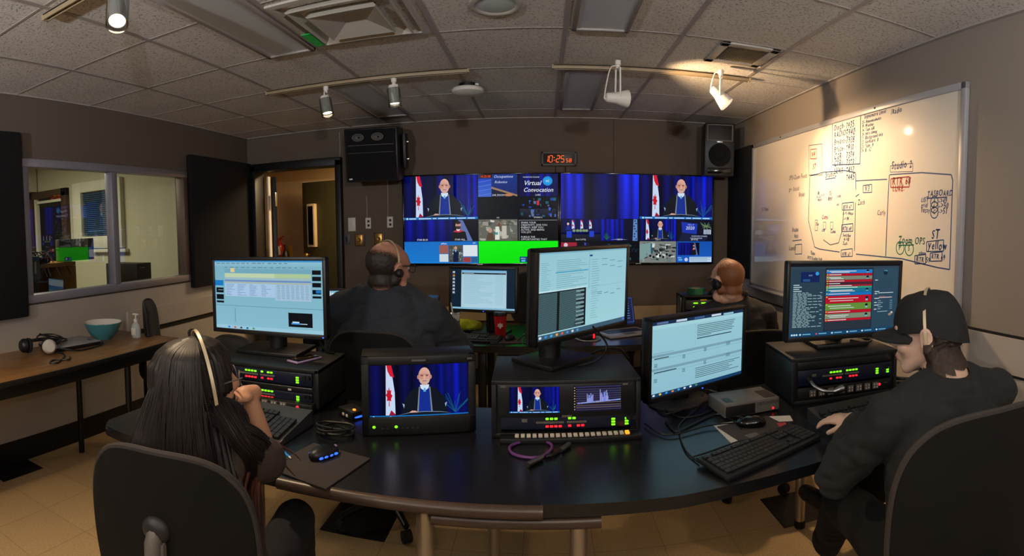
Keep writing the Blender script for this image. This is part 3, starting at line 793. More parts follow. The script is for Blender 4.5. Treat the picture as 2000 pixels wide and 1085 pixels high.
# ------------------------------------------------------------------ pictures shown on screens
BLUE = [(6, 10, 60), (20, 40, 220), (8, 14, 90), (16, 30, 190), (5, 8, 40), (12, 24, 170), (4, 6, 34)]
def curtain(p, u0, v0, u1, v1, n=9, seed=1, bright=1.0):
    rnd = random.Random(seed); us, cs = [], []
    for i in range(n + 1):
        us.append(u0 + (u1 - u0) * i / n); k = rnd.uniform(.45, 1.1) if i % 2 else rnd.uniform(.15, .55)
        cs.append((12 * k * bright, 30 * k * bright, 235 * k * bright))
    p.strips(us, cs, v0, v1, .85)
def robe_man(p, cu, top, sc, beard=True, arms=True):
    """a robed bald speaker; cu = centre, top = head top, sc = overall scale (fraction of the picture height)"""
    A = p.aspect()
    def P(x, y): return (cu + x * (1.0 if y < .29 else 1.0 + min(.28, (y - .29) * 2.5)) * sc / A, top + y * sc)
    def poly(pts, c): p.poly([P(*q) for q in pts], c)
    poly([(-.17, .36), (-.05, .30), (.05, .30), (.17, .36), (.25, .50), (.30, .74), (-.30, .74), (-.25, .50)], (13, 20, 30)); p.up()
    poly([(-.075, .32), (.075, .32), (.085, .74), (-.085, .74)], (16, 44, 140)); p.up()
    for s in (-1, 1): poly([(s * .07, .32), (s * .085, .32), (s * .10, .74), (s * .08, .74)], (120, 130, 140))
    p.up(); poly([(-.075, .285), (.075, .285), (.055, .345), (0, .39), (-.055, .345)], (205, 222, 240)); p.up()
    poly([(-.012, .34), (.012, .34), (.016, .40), (-.016, .40)], (90, 170, 220))
    if arms:
        for s in (-1, 1):
            poly([(s * .255, .60), (s * .285, .58), (s * .265, .66)], (150, 170, 190))
    p.up()
    n = 22
    def hp(rx, ry, cy): return [(rx * math.cos(2 * PI * i / n), cy + ry * math.sin(2 * PI * i / n)) for i in range(n)]
    head = hp(.098, .145, .15)
    p.poly([P(*q) for q in head], [(216, 170, 150) if y < .14 else (196, 140, 122) for x, y in head]); p.up()
    for s in (-1, 1): p.poly([P(s * .10 + x * .02, .16 + y * .035) for x, y in [(math.cos(a * PI / 5), math.sin(a * PI / 5)) for a in range(10)]], (188, 130, 115))
    if beard: p.poly([P(*q) for q in [(-.085, .19), (-.03, .195), (0, .185), (.03, .195), (.085, .19), (.07, .25), (.03, .292), (-.03, .292), (-.07, .25)]], (202, 164, 150)); p.up()
    for s in (-1, 1):
        p.poly([P(s * .042 + x * .024, .137 + y * .013) for x, y in [(math.cos(a * PI / 5), math.sin(a * PI / 5)) for a in range(10)]], (120, 78, 70))
    p.rect(*P(-.085, .118), *P(.085, .123), (120, 84, 78))
    p.poly([P(-.018, .19), P(.018, .19), P(.008, .13), P(-.008, .13)], (222, 166, 150)); p.up()
    p.rect(*P(-.036, .218), *P(.036, .228), (140, 80, 80))
def flag(p, u, v0, v1, w):
    h = v1 - v0
    p.poly([(u, v0), (u + w * .55, v0), (u + w, v0 + h * .55), (u + w * 1.05, v1), (u - w * .1, v1), (u - w * .05, v0 + h * .6)], (196, 214, 240)); p.up()
    p.poly([(u + w * .05, v0), (u + w * .6, v0), (u + w * .95, v0 + h * .26), (u + w * .5, v0 + h * .24), (u + w * .2, v0 + h * .14)], (205, 24, 50))
    c = (u + w * .33, v0 + h * .60)
    pts = [(0, -.19), (.06, -.09), (.16, -.12), (.13, -.02), (.24, .02), (.13, .09), (.15, .15), (.02, .13), (.03, .26), (-.03, .26), (-.02, .13), (-.16, .14), (-.13, .06), (-.24, 0), (-.13, -.04), (-.16, -.13), (-.05, -.09)]
    p.poly([(c[0] + x * w * 1.7, c[1] + y * h * .85) for x, y in pts], (190, 16, 40))
    p.poly([(u + w * .55, v1 - h * .1), (u + w * 1.05, v1 - h * .02), (u + w * 1.05, v1), (u + w * .3, v1)], (150, 16, 50))
def podium(p, seed=3, banner=True, dim=1.0):
    k = dim
    p.rect(0, 0, 1, 1, (8 * k, 14 * k, 48 * k), (6 * k, 10 * k, 34 * k)); p.up()
    curtain(p, 0, 0, .72, 1, 10, seed, .48 * k); curtain(p, .68, 0, 1, 1, 8, seed + 4, 1.05 * k); p.up()
    for i in range(14):
        a = -PI / 2 + random.uniform(-.9, .9); l = random.uniform(.15, .42)
        p.line(.87, .93, .87 + math.cos(a) * l * .5, .93 + math.sin(a) * l, .008, (20, 60 + 50 * random.random(), 110))
    p.up(); flag(p, .175, 0, .94, .085); p.up()
    robe_man(p, .56, .07, 1.13); p.up()
    p.poly([(.27, .955), (.40, .90), (.56, .885), (.72, .90), (.83, .94), (.83, .97), (.27, .97)], (16, 22, 34)); p.up()
    p.poly([(.27, .95), (.40, .895), (.56, .88), (.72, .895), (.83, .935), (.72, .905), (.56, .892), (.40, .905)], (120, 140, 160))
    p.poly([(.40, .90), (.43, .862), (.47, .868), (.49, .90)], (214, 160, 145)); p.up()
    if banner:
        p.rect(0, .945, 1, 1, (10, 120, 200), (10, 90, 170)); p.up()
        p.ell(.045, .972, .011, .02, (230, 240, 250), 12); p.ell(.215, .972, .010, .018, (180, 220, 250), 12)
        x = .07
        for w in (.10, .0, .16, .05, .14, .07, .12, .10):
            if w: p.rect(x, .962, min(x + w, .99), .984, (190, 215, 240))
            x += w + .022
def small_man(p, gown=True):
    curtain(p, 0, 0, .66, 1, 9, 21, .75); p.rect(.66, 0, 1, 1, (6, 8, 22)); p.up()
    p.poly([(.74, 0), (.80, .02), (.93, 1), (.80, 1)], (90, 110, 165)); p.up()
    p.poly([(.645, .98), (.655, .60), (.69, .50), (.74, .46), (.79, .50), (.835, .58), (.86, .98)], (18, 20, 26)); p.up()
    p.poly([(.665, .56), (.72, .46), (.74, .52), (.76, .46), (.81, .54), (.74, .60)], (190, 50, 70)); p.up()
    p.poly([(.71, .44), (.765, .44), (.75, .52), (.725, .52)], (230, 230, 235)); p.up()
    p.ell(.737, .27, .036, .19, (190, 140, 125), 16); p.up()
    p.ell(.737, .13, .036, .075, (40, 30, 30), 14); p.poly([(.702, .30), (.772, .30), (.765, .42), (.737, .46), (.709, .42)], (60, 44, 42))
def studio_wide(p, cols, seed, floor=True):
    rnd = random.Random(seed); p.rect(0, 0, 1, 1, (6, 8, 16)); p.up()
    if floor: p.rect(.05, .55, .95, .95, (34, 40, 54), (14, 16, 24)); p.up()
    for i in range(46):
        u, v = rnd.uniform(.03, .95), rnd.uniform(.05, .9); c = rnd.choice(cols); w, h = rnd.uniform(.02, .09), rnd.uniform(.04, .16)
        p.poly([(u, v), (u + w, v + rnd.uniform(-.03, .03)), (u + w * .9, v + h), (u + .01, v + h * .9)], c)
        if i % 8 == 0: p.up()
def photo_noise(p, cols, seed, n=60, base=(80, 80, 76)):
    rnd = random.Random(seed); p.rect(0, 0, 1, 1, base); p.up()
    for i in range(n):
        u, v = rnd.random() * .9, rnd.random() * .88; w, h = rnd.uniform(.03, .18), rnd.uniform(.04, .2)
        c = rnd.choice(cols); j = rnd.uniform(.7, 1.15); c = tuple(min(255, x * j) for x in c)
        p.poly([(u, v), (min(1, u + w), v + rnd.uniform(0, .05)), (min(1, u + w * .9), min(1, v + h)), (u + w * .1, min(1, v + h * .9))], c)
        if i % 10 == 0: p.up()
def cap_text(p, t): p.up(); p.text(t, .5, .97, .09, (220, 225, 235), 'c', maxw=.5)

def tv_left(p):
    p.rect(0, 0, 1, 1, (3, 4, 8)); p.up()
    # columns 0-.488 | .492-.742 | .746-1 ; rows 0-.49, .49-.745, .745-1 on the left side
    p.push(0, .0, .488, .50); podium(p, 3); p.pop(); p.up()
    p.push(0, .505, .488, .745); small_man(p); p.up(); p.text('STAR BLUE', .25, .97, .11, (225, 230, 240), 'c'); p.text('STAR HILL', .76, .97, .11, (225, 230, 240), 'c'); p.pop(); p.up()
    p.push(0, .75, .488, 1); p.rect(0, 0, 1, 1, (18, 104, 190), (22, 122, 205)); p.up()
    for i in range(7): p.rect(0, .1 + i * .12, .48, .14 + i * .12, (30, 120, 205), (18, 104, 190))
    p.up(); p.rect(.48, .17, .60, .55, (150, 90, 80)); p.rect(.48, .58, .60, .93, (200, 214, 220)); p.rect(.80, .17, .99, .68, (214, 224, 230)); p.rect(.80, .72, .90, .95, (150, 60, 60)); p.rect(.91, .72, .99, .95, (40, 90, 140))
    p.push(.605, .17, .795, .95); photo_noise(p, [(120, 140, 130), (70, 90, 80), (170, 180, 190), (50, 60, 66)], 5, 40); p.up(); p.poly([(.35, .35), (.5, .26), (.66, .35), (.7, .98), (.3, .98)], (14, 26, 60)); p.up(); p.ell(.5, .16, .1, .1, (200, 150, 130)); p.poly([(.42, .28), (.5, .42), (.58, .28)], (150, 190, 230)); p.pop()
    p.up(); p.text('affiliate', .5, .13, .1, (230, 240, 250), 'l', .2); p.text('AC', .93, .11, .1, (230, 240, 250)); p.pop(); p.up()
    # second column
    p.push(.492, .0, .742, .25); p.rect(0, 0, 1, 1, (22, 50, 130), (16, 34, 100)); p.up(); p.rect(0, .2, .34, 1, (30, 70, 190), (60, 100, 200)); p.up()
    for i in range(4): p.line(0, .35 + i * .2, .34, .25 + i * .2, .015, (110, 140, 210))
    p.poly([(.34, .55), (1, .92), (1, 1), (.34, .64)], (150, 120, 90)); p.up(); p.poly([(.34, .64), (1, 1), (.34, 1)], (20, 26, 50)); p.up()
    p.text('Occupations', .40, .16, .17, (190, 205, 240), 'l', .25); p.text('Robotics', .42, .40, .16, (190, 205, 240), 'l', .25)
    p.rect(0.04, .0, .36, .15, (40, 14, 8)); p.up(); p.text('10:25:58', .05, .135, .14, (255, 90, 30)); p.text('SVR ZOOM', .36, .97, .11, (225, 230, 240)); p.ell(.78, .93, .11, .06, (190, 120, 80)); p.pop()
    p.push(.492, .255, .742, .50); p.rect(0, 0, 1, 1, (4, 8, 16), (5, 10, 20)); cap_text(p, 'CG'); p.pop()
    p.push(.492, .505, .742, .745); photo_noise(p, [(150, 150, 140), (90, 96, 88), (196, 190, 175), (120, 110, 90)], 9, 60, (96, 98, 90)); p.up()
    p.ell(.30, .52, .05, .1, (190, 140, 115)); p.poly([(.2, .98), (.24, .64), (.37, .64), (.4, .98)], (86, 66, 52)); p.poly([(.42, .95), (.44, .35), (.53, .32), (.54, .95)], (215, 220, 205)); p.up(); p.ell(.53, .25, .04, .1, (110, 70, 50)); p.rect(.43, .6, .5, .72, (60, 150, 150)); p.rect(.6, .3, .72, .9, (186, 182, 168)); p.pop()
    # third column
    p.push(.746, .0, 1, .25); curtain(p, 0, 0, 1, 1, 12, 31, .7); p.up()
    p.text('FANSHAWE COLLEGE', .13, .17, .075, (215, 225, 240), maxw=.46); p.text('Virtual', .14, .50, .29, (235, 240, 248), 'l', .3); p.text('Convocation', .13, .80, .27, (235, 240, 248), 'l', .3, maxw=.74)
    p.ell(.74, .32, .125, .21, (24, 130, 205), 22); p.up(); p.ell(.74, .32, .10, .165, (30, 150, 220), 22); p.up(); p.text('VC', .74, .37, .13, (235, 245, 255), 'c'); p.text('LUKE', .5, .97, .1, (225, 230, 240), 'c'); p.pop()
    p.push(.746, .255, 1, .50); studio_wide(p, [(30, 60, 170), (60, 100, 200), (24, 90, 110), (10, 12, 24), (16, 20, 34), (90, 110, 150)], 12); p.up(); p.rect(.47, .18, .53, .38, (190, 50, 60)); cap_text(p, 'STUDIO 2'); p.pop()
    p.push(.746, .505, 1, .745); p.rect(0, 0, 1, 1, (8, 8, 12)); p.up(); p.rect(.02, .04, .98, .055, (170, 175, 185)); p.rect(.02, .04, .03, 1, (120, 125, 135))
    for i, t_ in enumerate(('SPARK YOUR', 'CREATIVITY, GIVE YOU', 'ENERGY, KEEP YOU', 'ACTIVE, AND BRING', 'YOU JOY.', '', 'PURSUE THE', 'OPPORTUNITIES THAT')):
        if t_: p.text(t_, .07, .20 + i * .112, .12, (205, 208, 216), maxw=.84)
    p.pop()
    p.rect(.492, .75, 1, 1, (4, 236, 6), (6, 226, 8)); p.up()
    p.push(.755, .925, .86, .99); p.rect(0, 0, 1, 1, (14, 60, 120)); p.up(); p.text('affiliate', .06, .4, .3, (220, 230, 240)); p.rect(.1, .55, .34, .9, (80, 170, 220)); p.ell(.72, .5, .14, .32, (210, 214, 220)); p.pop()
def tv_right(p):
    p.rect(0, 0, 1, 1, (3, 4, 8)); p.up()
    p.push(0, 0, .502, .50)
    p.strips([0, .05, .1, .17, .22, .3, .38, .46, .55, .63, .7, .76, .83, .9, .95, 1], [(20, 30, 190), (10, 16, 110), (24, 40, 230), (12, 20, 140), (24, 40, 225), (8, 10, 60), (3, 4, 24), (10, 14, 80), (12, 18, 100), (8, 12, 70), (3, 4, 26), (18, 26, 160), (28, 48, 250), (14, 22, 150), (30, 50, 255), (24, 44, 240)], 0, 1, .75)
    p.pop(); p.push(.508, 0, 1, .50); podium(p, 6); p.pop(); p.up()
    p.push(0, .505, .252, .75); curtain(p, 0, 0, 1, .7, 10, 41, .55); p.rect(0, .62, 1, 1, (22, 28, 46), (12, 14, 24)); p.up()
    for u in (.3, .52, .74): flag(p, u - .02, .05, .45, .06); 
    p.up(); p.rect(.14, .55, .27, .85, (30, 60, 190)); p.rect(.72, .55, .84, .82, (30, 60, 190)); p.ell(.18, .22, .03, .06, (210, 180, 170), 12); p.poly([(.12, .5), (.15, .3), (.22, .3), (.25, .5)], (20, 40, 130))
    for u in (.33, .42, .5, .58, .65): p.ell(u, .53, .04, .06, (120, 150, 110), 10)
    cap_text(p, 'Cam 2 (PTZ)'); p.pop()
    p.push(.252, .505, .502, .75); curtain(p, 0, 0, .62, 1, 10, 43, .95); p.rect(.62, 0, 1, 1, (8, 12, 40)); p.up(); p.poly([(.86, 0), (.96, 0), (.97, 1), (.84, 1)], (90, 130, 190)); p.up()
    for i in range(8): p.ell(.905 + .03 * math.sin(i * 2), .08 + i * .12, .025, .035, (30, 60, 120), 8)
    for i in range(8): p.line(.16, .95, .08 + i * .025, .62 + abs(i - 3) * .05, .02, (30, 90, 60))
    p.up(); p.poly([(.25, .95), (.5, .9), (.72, .95)], (120, 130, 150)); cap_text(p, 'Cam 2'); p.pop()
    p.push(.508, .505, .752, .75); podium(p, 8, False); cap_text(p, 'Cam 3'); p.pop()
    p.push(.756, .505, 1, .75); p.rect(0, 0, 1, 1, (10, 14, 34)); p.up(); p.poly([(.13, .1), (.58, .18), (.56, .68), (.15, .60)], (24, 50, 170)); p.poly([(.15, .6), (.9, .8), (.8, 1), (.05, 1)], (22, 28, 60)); p.up()
    p.text('2020', .25, .46, .22, (220, 228, 245), 'l', .1); p.text('Class of', .30, .26, .1, (170, 190, 230), 'l', .1)
    for i in range(14): p.line(.82, .3, .66 + i * .025, .12 + (i % 5) * .09, .025, (70 + 60 * (i % 2), 130, 90))
    for i in range(5): p.rect(.76 + i * .045, .45, .79 + i * .045, .68, (180, 195, 215))
    p.up(); p.text('FANSHAWE COLLEGE', .42, .80, .08, (200, 210, 230), 'l', -.3, maxw=.5); p.text('CONVOCATION', .38, .90, .08, (200, 210, 230), 'l', -.3, maxw=.5); cap_text(p, '(BY-PTZ)'); p.pop()
    p.push(0, .755, .252, 1); studio_wide(p, [(170, 40, 60), (60, 70, 190), (90, 130, 210), (20, 24, 50), (14, 16, 30)], 51, False); p.up(); p.rect(0, .05, .4, .3, (150, 30, 50)); p.ell(.12, .17, .05, .1, (220, 220, 230), 12); p.pop()
    p.push(.252, .755, .502, 1); studio_wide(p, [(14, 30, 50), (10, 60, 70), (16, 18, 30), (40, 90, 110)], 55, False); p.pop()
    p.push(.508, .755, .752, 1); photo_noise(p, [(150, 155, 150), (60, 66, 66), (196, 200, 196), (30, 36, 40), (110, 130, 130)], 61, 70, (120, 124, 120)); p.up(); p.poly([(0, .15), (.3, .05), (.32, .6), (0, .9)], (120, 150, 150)); p.rect(.3, .1, .34, .55, (20, 90, 110))
    for i in range(8): p.ell(.2 + .09 * i, .62 + .06 * (i % 3), .035, .06, (16, 22, 26), 8)
    p.pop()
    p.push(.756, .755, 1, 1); p.rect(0, 0, 1, 1, (16, 76, 170), (20, 90, 190)); p.up(); p.push(.04, .06, .64, .66); small_man(p); p.pop(); p.up(); p.rect(.36, .74, .99, .99, (170, 200, 225), (200, 220, 235)); p.up()
    for i in range(4): p.rect(.38, .77 + i * .055, .97 - .1 * (i % 2), .79 + i * .055, (90, 130, 170))
    p.text('affiliate', .03, .80, .07, (220, 230, 240)); p.ell(.27, .87, .05, .09, (190, 200, 215), 14); p.rect(.05, .84, .16, .92, (90, 170, 220)); p.pop()

# ------------------------------------------------------------------ televisions and wall fittings
def television(label, x0, x1, z0, z1, drawfn, seed):
    W, H = x1 - x0, z1 - z0
    o = thing('television', label, 'television', ((x0 + x1) / 2, YF - .075, (z0 + z1) / 2), group=None)
    bz = .012
    m = MB()
    for (c, s) in (((0, 0, H / 2 - bz / 2), (W, .03, bz)), ((0, 0, -H / 2 + bz * .75), (W, .03, bz * 1.5)), ((-W / 2 + bz / 2, 0, 0), (bz, .03, H)), ((W / 2 - bz / 2, 0, 0), (bz, .03, H))): m.box(c, s, .002)
    m.build('bezel', M['black_gloss'], o)
    bx((0, .025, 0), (W - .01, .03, H - .01), .004).build('back_shell', M['black_plastic'], o)
    bx((0, .055, 0), (.5, .04, .4), .004).build('wall_mount', M['black_paint'], o)
    bx((0, -.0155, -H / 2 + .009), (.05, .002, .008)).build('maker_badge', M['silver'], o)
    p = Pic(W - 2 * bz, H - 2.5 * bz); random.seed(seed); drawfn(p)
    p.build('screen', M['screen_tv'], o, (0, -.009, bz * .25))
    return o
television('left wall television, the one with the bright green block', -1.285, .157, 1.118, 1.945, tv_left, 1)
television('right wall television under the right loudspeaker, with dark blue curtain', .160, 1.602, 1.118, 1.945, tv_right, 2)

c0 = thing('digital_clock', 'orange digital wall clock reading 10:25:58 above the televisions', 'clock', (.155, YF - .03, 2.07))
m = MB(); W, H = .315, .125
for (c, s) in (((0, 0, H / 2 - .009), (W, .06, .018)), ((0, 0, -H / 2 + .009), (W, .06, .018)), ((-W / 2 + .009, 0, 0), (.018, .06, H)), ((W / 2 - .009, 0, 0), (.018, .06, H))): m.box(c, s, .003)
m.build('case_frame', M['grey_plastic'], c0)
bx((0, .008, 0), (W - .03, .04, H - .03)).build('dark_window', M['black_gloss'], c0)
SEG = {'0': 'abcdef', '1': 'bc', '2': 'abged', '5': 'afgcd', '8': 'abcdefg'}
def seven(m, ch, x, z, w, h, t):
    sl = .12
    P = {'a': (0, h / 2, 0), 'd': (0, -h / 2, 0), 'g': (0, 0, 0), 'f': (-w / 2, h / 4, 1), 'b': (w / 2, h / 4, 1), 'e': (-w / 2, -h / 4, 1), 'c': (w / 2, -h / 4, 1)}
    for s in SEG[ch]:
        px_, pz, vert = P[s]
        m.box((x + px_ + pz * sl, -.0145, z + pz), (t if vert else w - t * 1.2, .003, (h / 2 - t * 1.1) if vert else t))
m = MB()
for ch, x in (('1', -.112), ('0', -.072), ('2', -.008), ('5', .034)): seven(m, ch, x, 0, .028, .058, .0048)
for zz in (-.013, .013): m.box((-.041, -.0145, zz), (.006, .003, .006))
m.build('hour_digits', M['digits'], c0, smooth=False); m = MB()
for ch, x in (('5', .076), ('8', .104)): seven(m, ch, x, -.014, .017, .03, .0036)
m.build('second_digits', M['digits'], c0, smooth=False)
for xx in (-.03, .06): MB().tube([(xx, .02, -.06), (xx + .004, .02, -.13), (xx - .004, .018, -.20)], .004).build('cord', M['cable'], c0)

# loudspeakers
ls = thing('loudspeaker', 'large black loudspeaker hung between door and left television', 'loudspeaker', (-1.47, YF - .32, 2.12))
ls.rotation_euler = (R(8), 0, R(6))
m = MB(); m.box((0, .02, 0), (.47, .36, .46), .012); m.build('cabinet', M['black_plastic'], ls)
bx((0, -.165, 0), (.44, .012, .43), .006).build('grille_cloth', M['panel_fabric'], ls)
for sx in (-.1, .07):
    m = MB(); m.lathe([(.012, .03), (.02, 0), (.05, -.028), (.053, -.03), (.048, -.03), (.0, .02)], (sx, -.18, .15), 20, aim((0, 1, 0)), (1.0, .62)); m.build('horn', M['grey_plastic'], ls)
for (c, s) in (((0, -.173, .085), (.40, .004, .004)), ((0, -.173, .02), (.40, .004, .003))): bx(c, s).build('trim_line', M['grey_plastic'], ls)
bx((-.19, -.173, -.2), (.03, .004, .012)).build('badge', M['silver'], ls)
bx((.265, .08, .02), (.03, .16, .3), .004).build('bracket', M['black_paint'], ls)
bx((.1, .25, .05), (.12, .14, .2), .004).build('wall_arm', M['black_paint'], ls)
for zz in (-.05, .1):
    k = MB(); k.cyl((.27, .06, zz), (.30, .06, zz), .016); k.build('knob', M['chrome'], ls)
rs = thing('loudspeaker', 'black horn loudspeaker high in the right corner above the right television', 'loudspeaker', (1.555, YF - .32, 2.145))
rs.rotation_euler = (R(3), 0, R(-10))
bx((0, 0, 0), (.265, .26, .455), .01).build('cabinet', M['black_plastic'], rs)
m = MB(); hw = [(.105, .066), (.03, .02)]
A = [(sx * .105, -.131, .145 + sz * .062) for sx, sz in ((-1, -1), (1, -1), (1, 1), (-1, 1))]; B = [(sx * .022, -.06, .145 + sz * .018) for sx, sz in ((-1, -1), (1, -1), (1, 1), (-1, 1))]
a_ = [m.v(p) for p in A]; b_ = [m.v(p) for p in B]; m.bridge(a_, b_); m.f(b_); m.build('horn', M['grey_plastic'], rs, smooth=False)
m = MB()
for (c, s) in (((0, -.133, .212), (.225, .008, .01)), ((0, -.133, .078), (.225, .008, .01)), ((-.11, -.133, .145), (.01, .008, .14)), ((.11, -.133, .145), (.01, .008, .14))): m.box(c, s, .002)
m.build('horn_rim', M['grey_plastic'], rs)
MB().lathe([(.098, 0), (.1, .006), (.09, .008), (.05, .003), (.045, .01), (0, .014)], (0, -.131, -.045), 32, aim((0, -1, 0))).build('woofer', M['panel_fabric'], rs)
bx((0, -.132, .07), (.05, .006, .018), .002).build('badge', M['silver'], rs)
bx((0, -.131, -.18), (.21, .006, .05), .004).build('port', M['black_gloss'], rs)
m = MB(); m.box((.05, .2, .05), (.14, .16, .12), .004); m.build('wall_bracket', M['black_paint'], rs)

# acoustic panels
def panel(label, c, s):
    o = tag(bx((0, 0, 0), s, .012).build('acoustic_panel', M['panel_fabric']), label, 'acoustic panel'); o.location = c; return o
panel('tall black acoustic panel on the left wall, cut by the left picture edge', (XL + .03, 1.735, 1.575), (.058, .60, 1.22))
panel('black acoustic panel on the left wall between studio window and corner', (XL + .03, 4.375, 1.575), (.058, 1.06, 1.20))
panel('black acoustic panel on the right wall between whiteboard and loudspeaker', (XR - .03, 4.64, 1.60), (.058, .53, 1.17))

# whiteboard
WB0, WB1, WBZ0, WBZ1 = 1.805, 4.37, .955, 2.185
wb = thing('whiteboard', 'large wall whiteboard covered in blue and red handwriting', 'whiteboard', (XR - .012, (WB0 + WB1) / 2, (WBZ0 + WBZ1) / 2), yaw=R(-90))
BW, BH = WB1 - WB0, WBZ1 - WBZ0
bx((0, 0, 0), (BW - .03, .016, BH - .03)).build('board', M['board_white'], wb, smooth=False)
m = MB()
for (c, s) in (((0, -.006, BH / 2 - .017), (BW, .028, .034)), ((0, -.006, -BH / 2 + .017), (BW, .028, .034)), ((-BW / 2 + .017, -.006, 0), (.034, .028, BH)), ((BW / 2 - .017, -.006, 0), (.034, .028, BH))): m.box(c, s, .003)
m.build('frame', M['alu'], wb)
bx((-.35, -.045, -BH / 2 + .012), (1.7, .07, .012), .003).build('marker_tray', M['alu'], wb)
for xx in (-.7, .55):
    k = MB(); k.cyl((xx, -.021, BH / 2 - .016), (xx, -.024, BH / 2 - .016), .006, n=10); k.build('screw', M['black_paint'], wb)
class Ink(Pic):
    EPS = 0.0
    def mesh(s, name, m):
        me = bpy.data.meshes.new(name); me.from_pydata(s.V, [], s.F); me.materials.append(m); me.update(); return me
def board_uv(px, py):
    q = at(px, py, x=XR - .02); return ((WB1 - q.y) / BW, (WBZ1 - q.z) / BH)
inks = {k: Ink(BW, BH) for k in ('ink_blue', 'ink_red', 'ink_green', 'ink_purple', 'ink_grey')}
rndw = random.Random(4)
def wtext(ink, s, px, py, h, slant=.12, bold=0):
    """handwriting: left end of the base line at a photo position, h metres tall"""
    u, v = board_uv(px, py); p = inks[ink]; A = p.aspect()
    for ch in s:
        if ch == ' ': u += h * .34 / BW; continue
        hh = h * rndw.uniform(.9, 1.12); sh = text_shape(ch)
        p.text(ch, u, v + rndw.uniform(-.06, .06) * h / BH, hh / BH, (0, 0, 0), 'l', slant, maxw=sh[2] * .74 * hh / BW); p.text(ch, u + .0022 / BW * BW / 2.5, v - .0015, hh / BH, (0, 0, 0), 'l', slant + .05, maxw=sh[2] * .74 * hh / BW); u += (sh[2] * .74 + .10) * hh / BW
def wline(ink, pts, t=.007):
    q = [board_uv(*p) for p in pts]
    for a, b in zip(q, q[1:]): inks[ink].line(a[0], a[1], b[0], b[1], t / BH, (0, 0, 0))
def wcirc(ink, px, py, r, t=.006, sx=1.0):
    u, v = board_uv(px, py); n = 18; P = [(u + r * sx * math.cos(2 * PI * i / n) / BW, v + r * math.sin(2 * PI * i / n) / BH) for i in range(n + 1)]
    for a, b in zip(P, P[1:]): inks[ink].line(a[0], a[1], b[0], b[1], t / BH, (0, 0, 0))
def wbox(ink, x0, y0, x1, y1, t=.006): wline(ink, [(x0, y0), (x1, y0 - (x1 - x0) * .12), (x1, y1 - (x1 - x0) * .03), (x0, y1), (x0, y0)], t)
for i, (a_, b_) in enumerate((('Dutch-', '7935'), ('RADIO-', '7940'), ('Bryant-', '7938'), ('Bruce-', '7910'), ('CGR-', '7374'), ('CTRL-', '7373'), ('LUKE', '7457'), ('', '7445'))):
    y = 256 + i * 14.0
    if a_: wtext('ink_blue', a_, 1629, y, .052)
    wtext('ink_blue', b_, 1652, y - 4 + i * .4, .055)
wline('ink_blue', [(1626, 238), (1626, 322), (1680, 320)]); wline('ink_blue', [(1681, 226), (1680, 320)])
wtext('ink_blue', 'Sophomore Level', 1688, 232, .032); wtext('ink_blue', '/Radio', 1740, 224, .04)
for i in range(4): wtext('ink_blue', ('23- Announcements', '19- Weather', '24- Tape talk', '20- Intro timing')[i], 1683, 243 + i * 7.6, .026)
for i, s in enumerate(('27- Background info', '22- Keyboard  B', '23- Tape  B', '29- B - C')): wtext('ink_blue', s, 1682, 274 + i * 8, .028)
wbox('ink_grey', 1580, 284, 1606, 342); wbox('ink_red', 1583, 292, 1595, 310); wtext('ink_red', 'V4', 1585, 307, .05); wtext('ink_red', 'ST', 1587, 331, .05)
wtext('ink_grey', 'ZPU-Zoom Feeds', 1541, 352, .045); wtext('ink_grey', 'pr- Social', 1541, 374, .045); wtext('ink_grey', 'Reset', 1560, 384, .045); wtext('ink_grey', 'SI- Telos', 1488, 412, .04)
wtext('ink_blue', 'Studio2', 1612, 347, .05); wline('ink_blue', [(1612, 350), (1632, 347)])
wline('ink_blue', [(1583, 343), (1610, 336), (1650, 333), (1671, 337)]); wline('ink_blue', [(1582, 343), (1579, 430), (1591, 482), (1600, 486), (1640, 492)]); wline('ink_blue', [(1671, 337), (1672, 370)]); wline('ink_blue', [(1672, 353), (1733, 350)])
wbox('ink_blue', 1686, 362, 1703, 376); wtext('ink_blue', 'V3', 1689, 374, .05)
wbox('ink_blue', 1739, 324, 1783, 336, .004); wtext('ink_blue', 'Studio 2', 1741, 331, .058)
wline('ink_blue', [(1738, 341), (1800, 337), (1858, 341), (1861, 352), (1858, 430), (1855, 526), (1830, 522), (1762, 505), (1672, 496)])
wline('ink_blue', [(1737, 341), (1733, 420), (1730, 500)])
wbox('ink_red', 1740, 349, 1776, 366, .007); wtext('ink_red', 'RTR 68', 1742, 362, .056); wtext('ink_red', 'LUKE.', 1743, 374, .05)
wtext('ink_blue', 'TASBOARD', 1811, 384, .042); wline('ink_blue', [(1810, 387), (1850, 385)])
for i in range(3):
    wcirc('ink_blue', 1825, 394 + i * 10.5, .028); wtext('ink_blue', ('A', 'B', 'C')[i], 1822, 397 + i * 10.5, .03); wtext('ink_blue', ('->49', '->50', '->51')[i], 1833, 397 + i * 10.5, .04); wtext('ink_blue', ('LIST', 'grid', 'fuzzy')[i], 1799, 395 + i * 10, .036)
wtext('ink_green', 'Zoom OPS', 1754, 475, .056); wline('ink_green', [(1755, 479), (1785, 478)]); wcirc('ink_green', 1758, 484, .035); wcirc('ink_green', 1776, 486, .035); wtext('ink_green', 'P', 1755, 488, .04); wtext('ink_green', 'S', 1773, 490, .04)
wtext('ink_blue', 'ST', 1819, 466, .065); wbox('ink_blue', 1810, 472, 1843, 491); wtext('ink_blue', 'yellow', 1812, 486, .06); wbox('ink_blue', 1817, 494, 1840, 510); wtext('ink_blue', 'RTR 69', 1819, 505, .036)
wbox('ink_blue', 1787, 499, 1808, 515); wtext('ink_blue', 'RTR 59', 1789, 511, .038); wtext('ink_blue', 'admin', 1794, 497, .026)
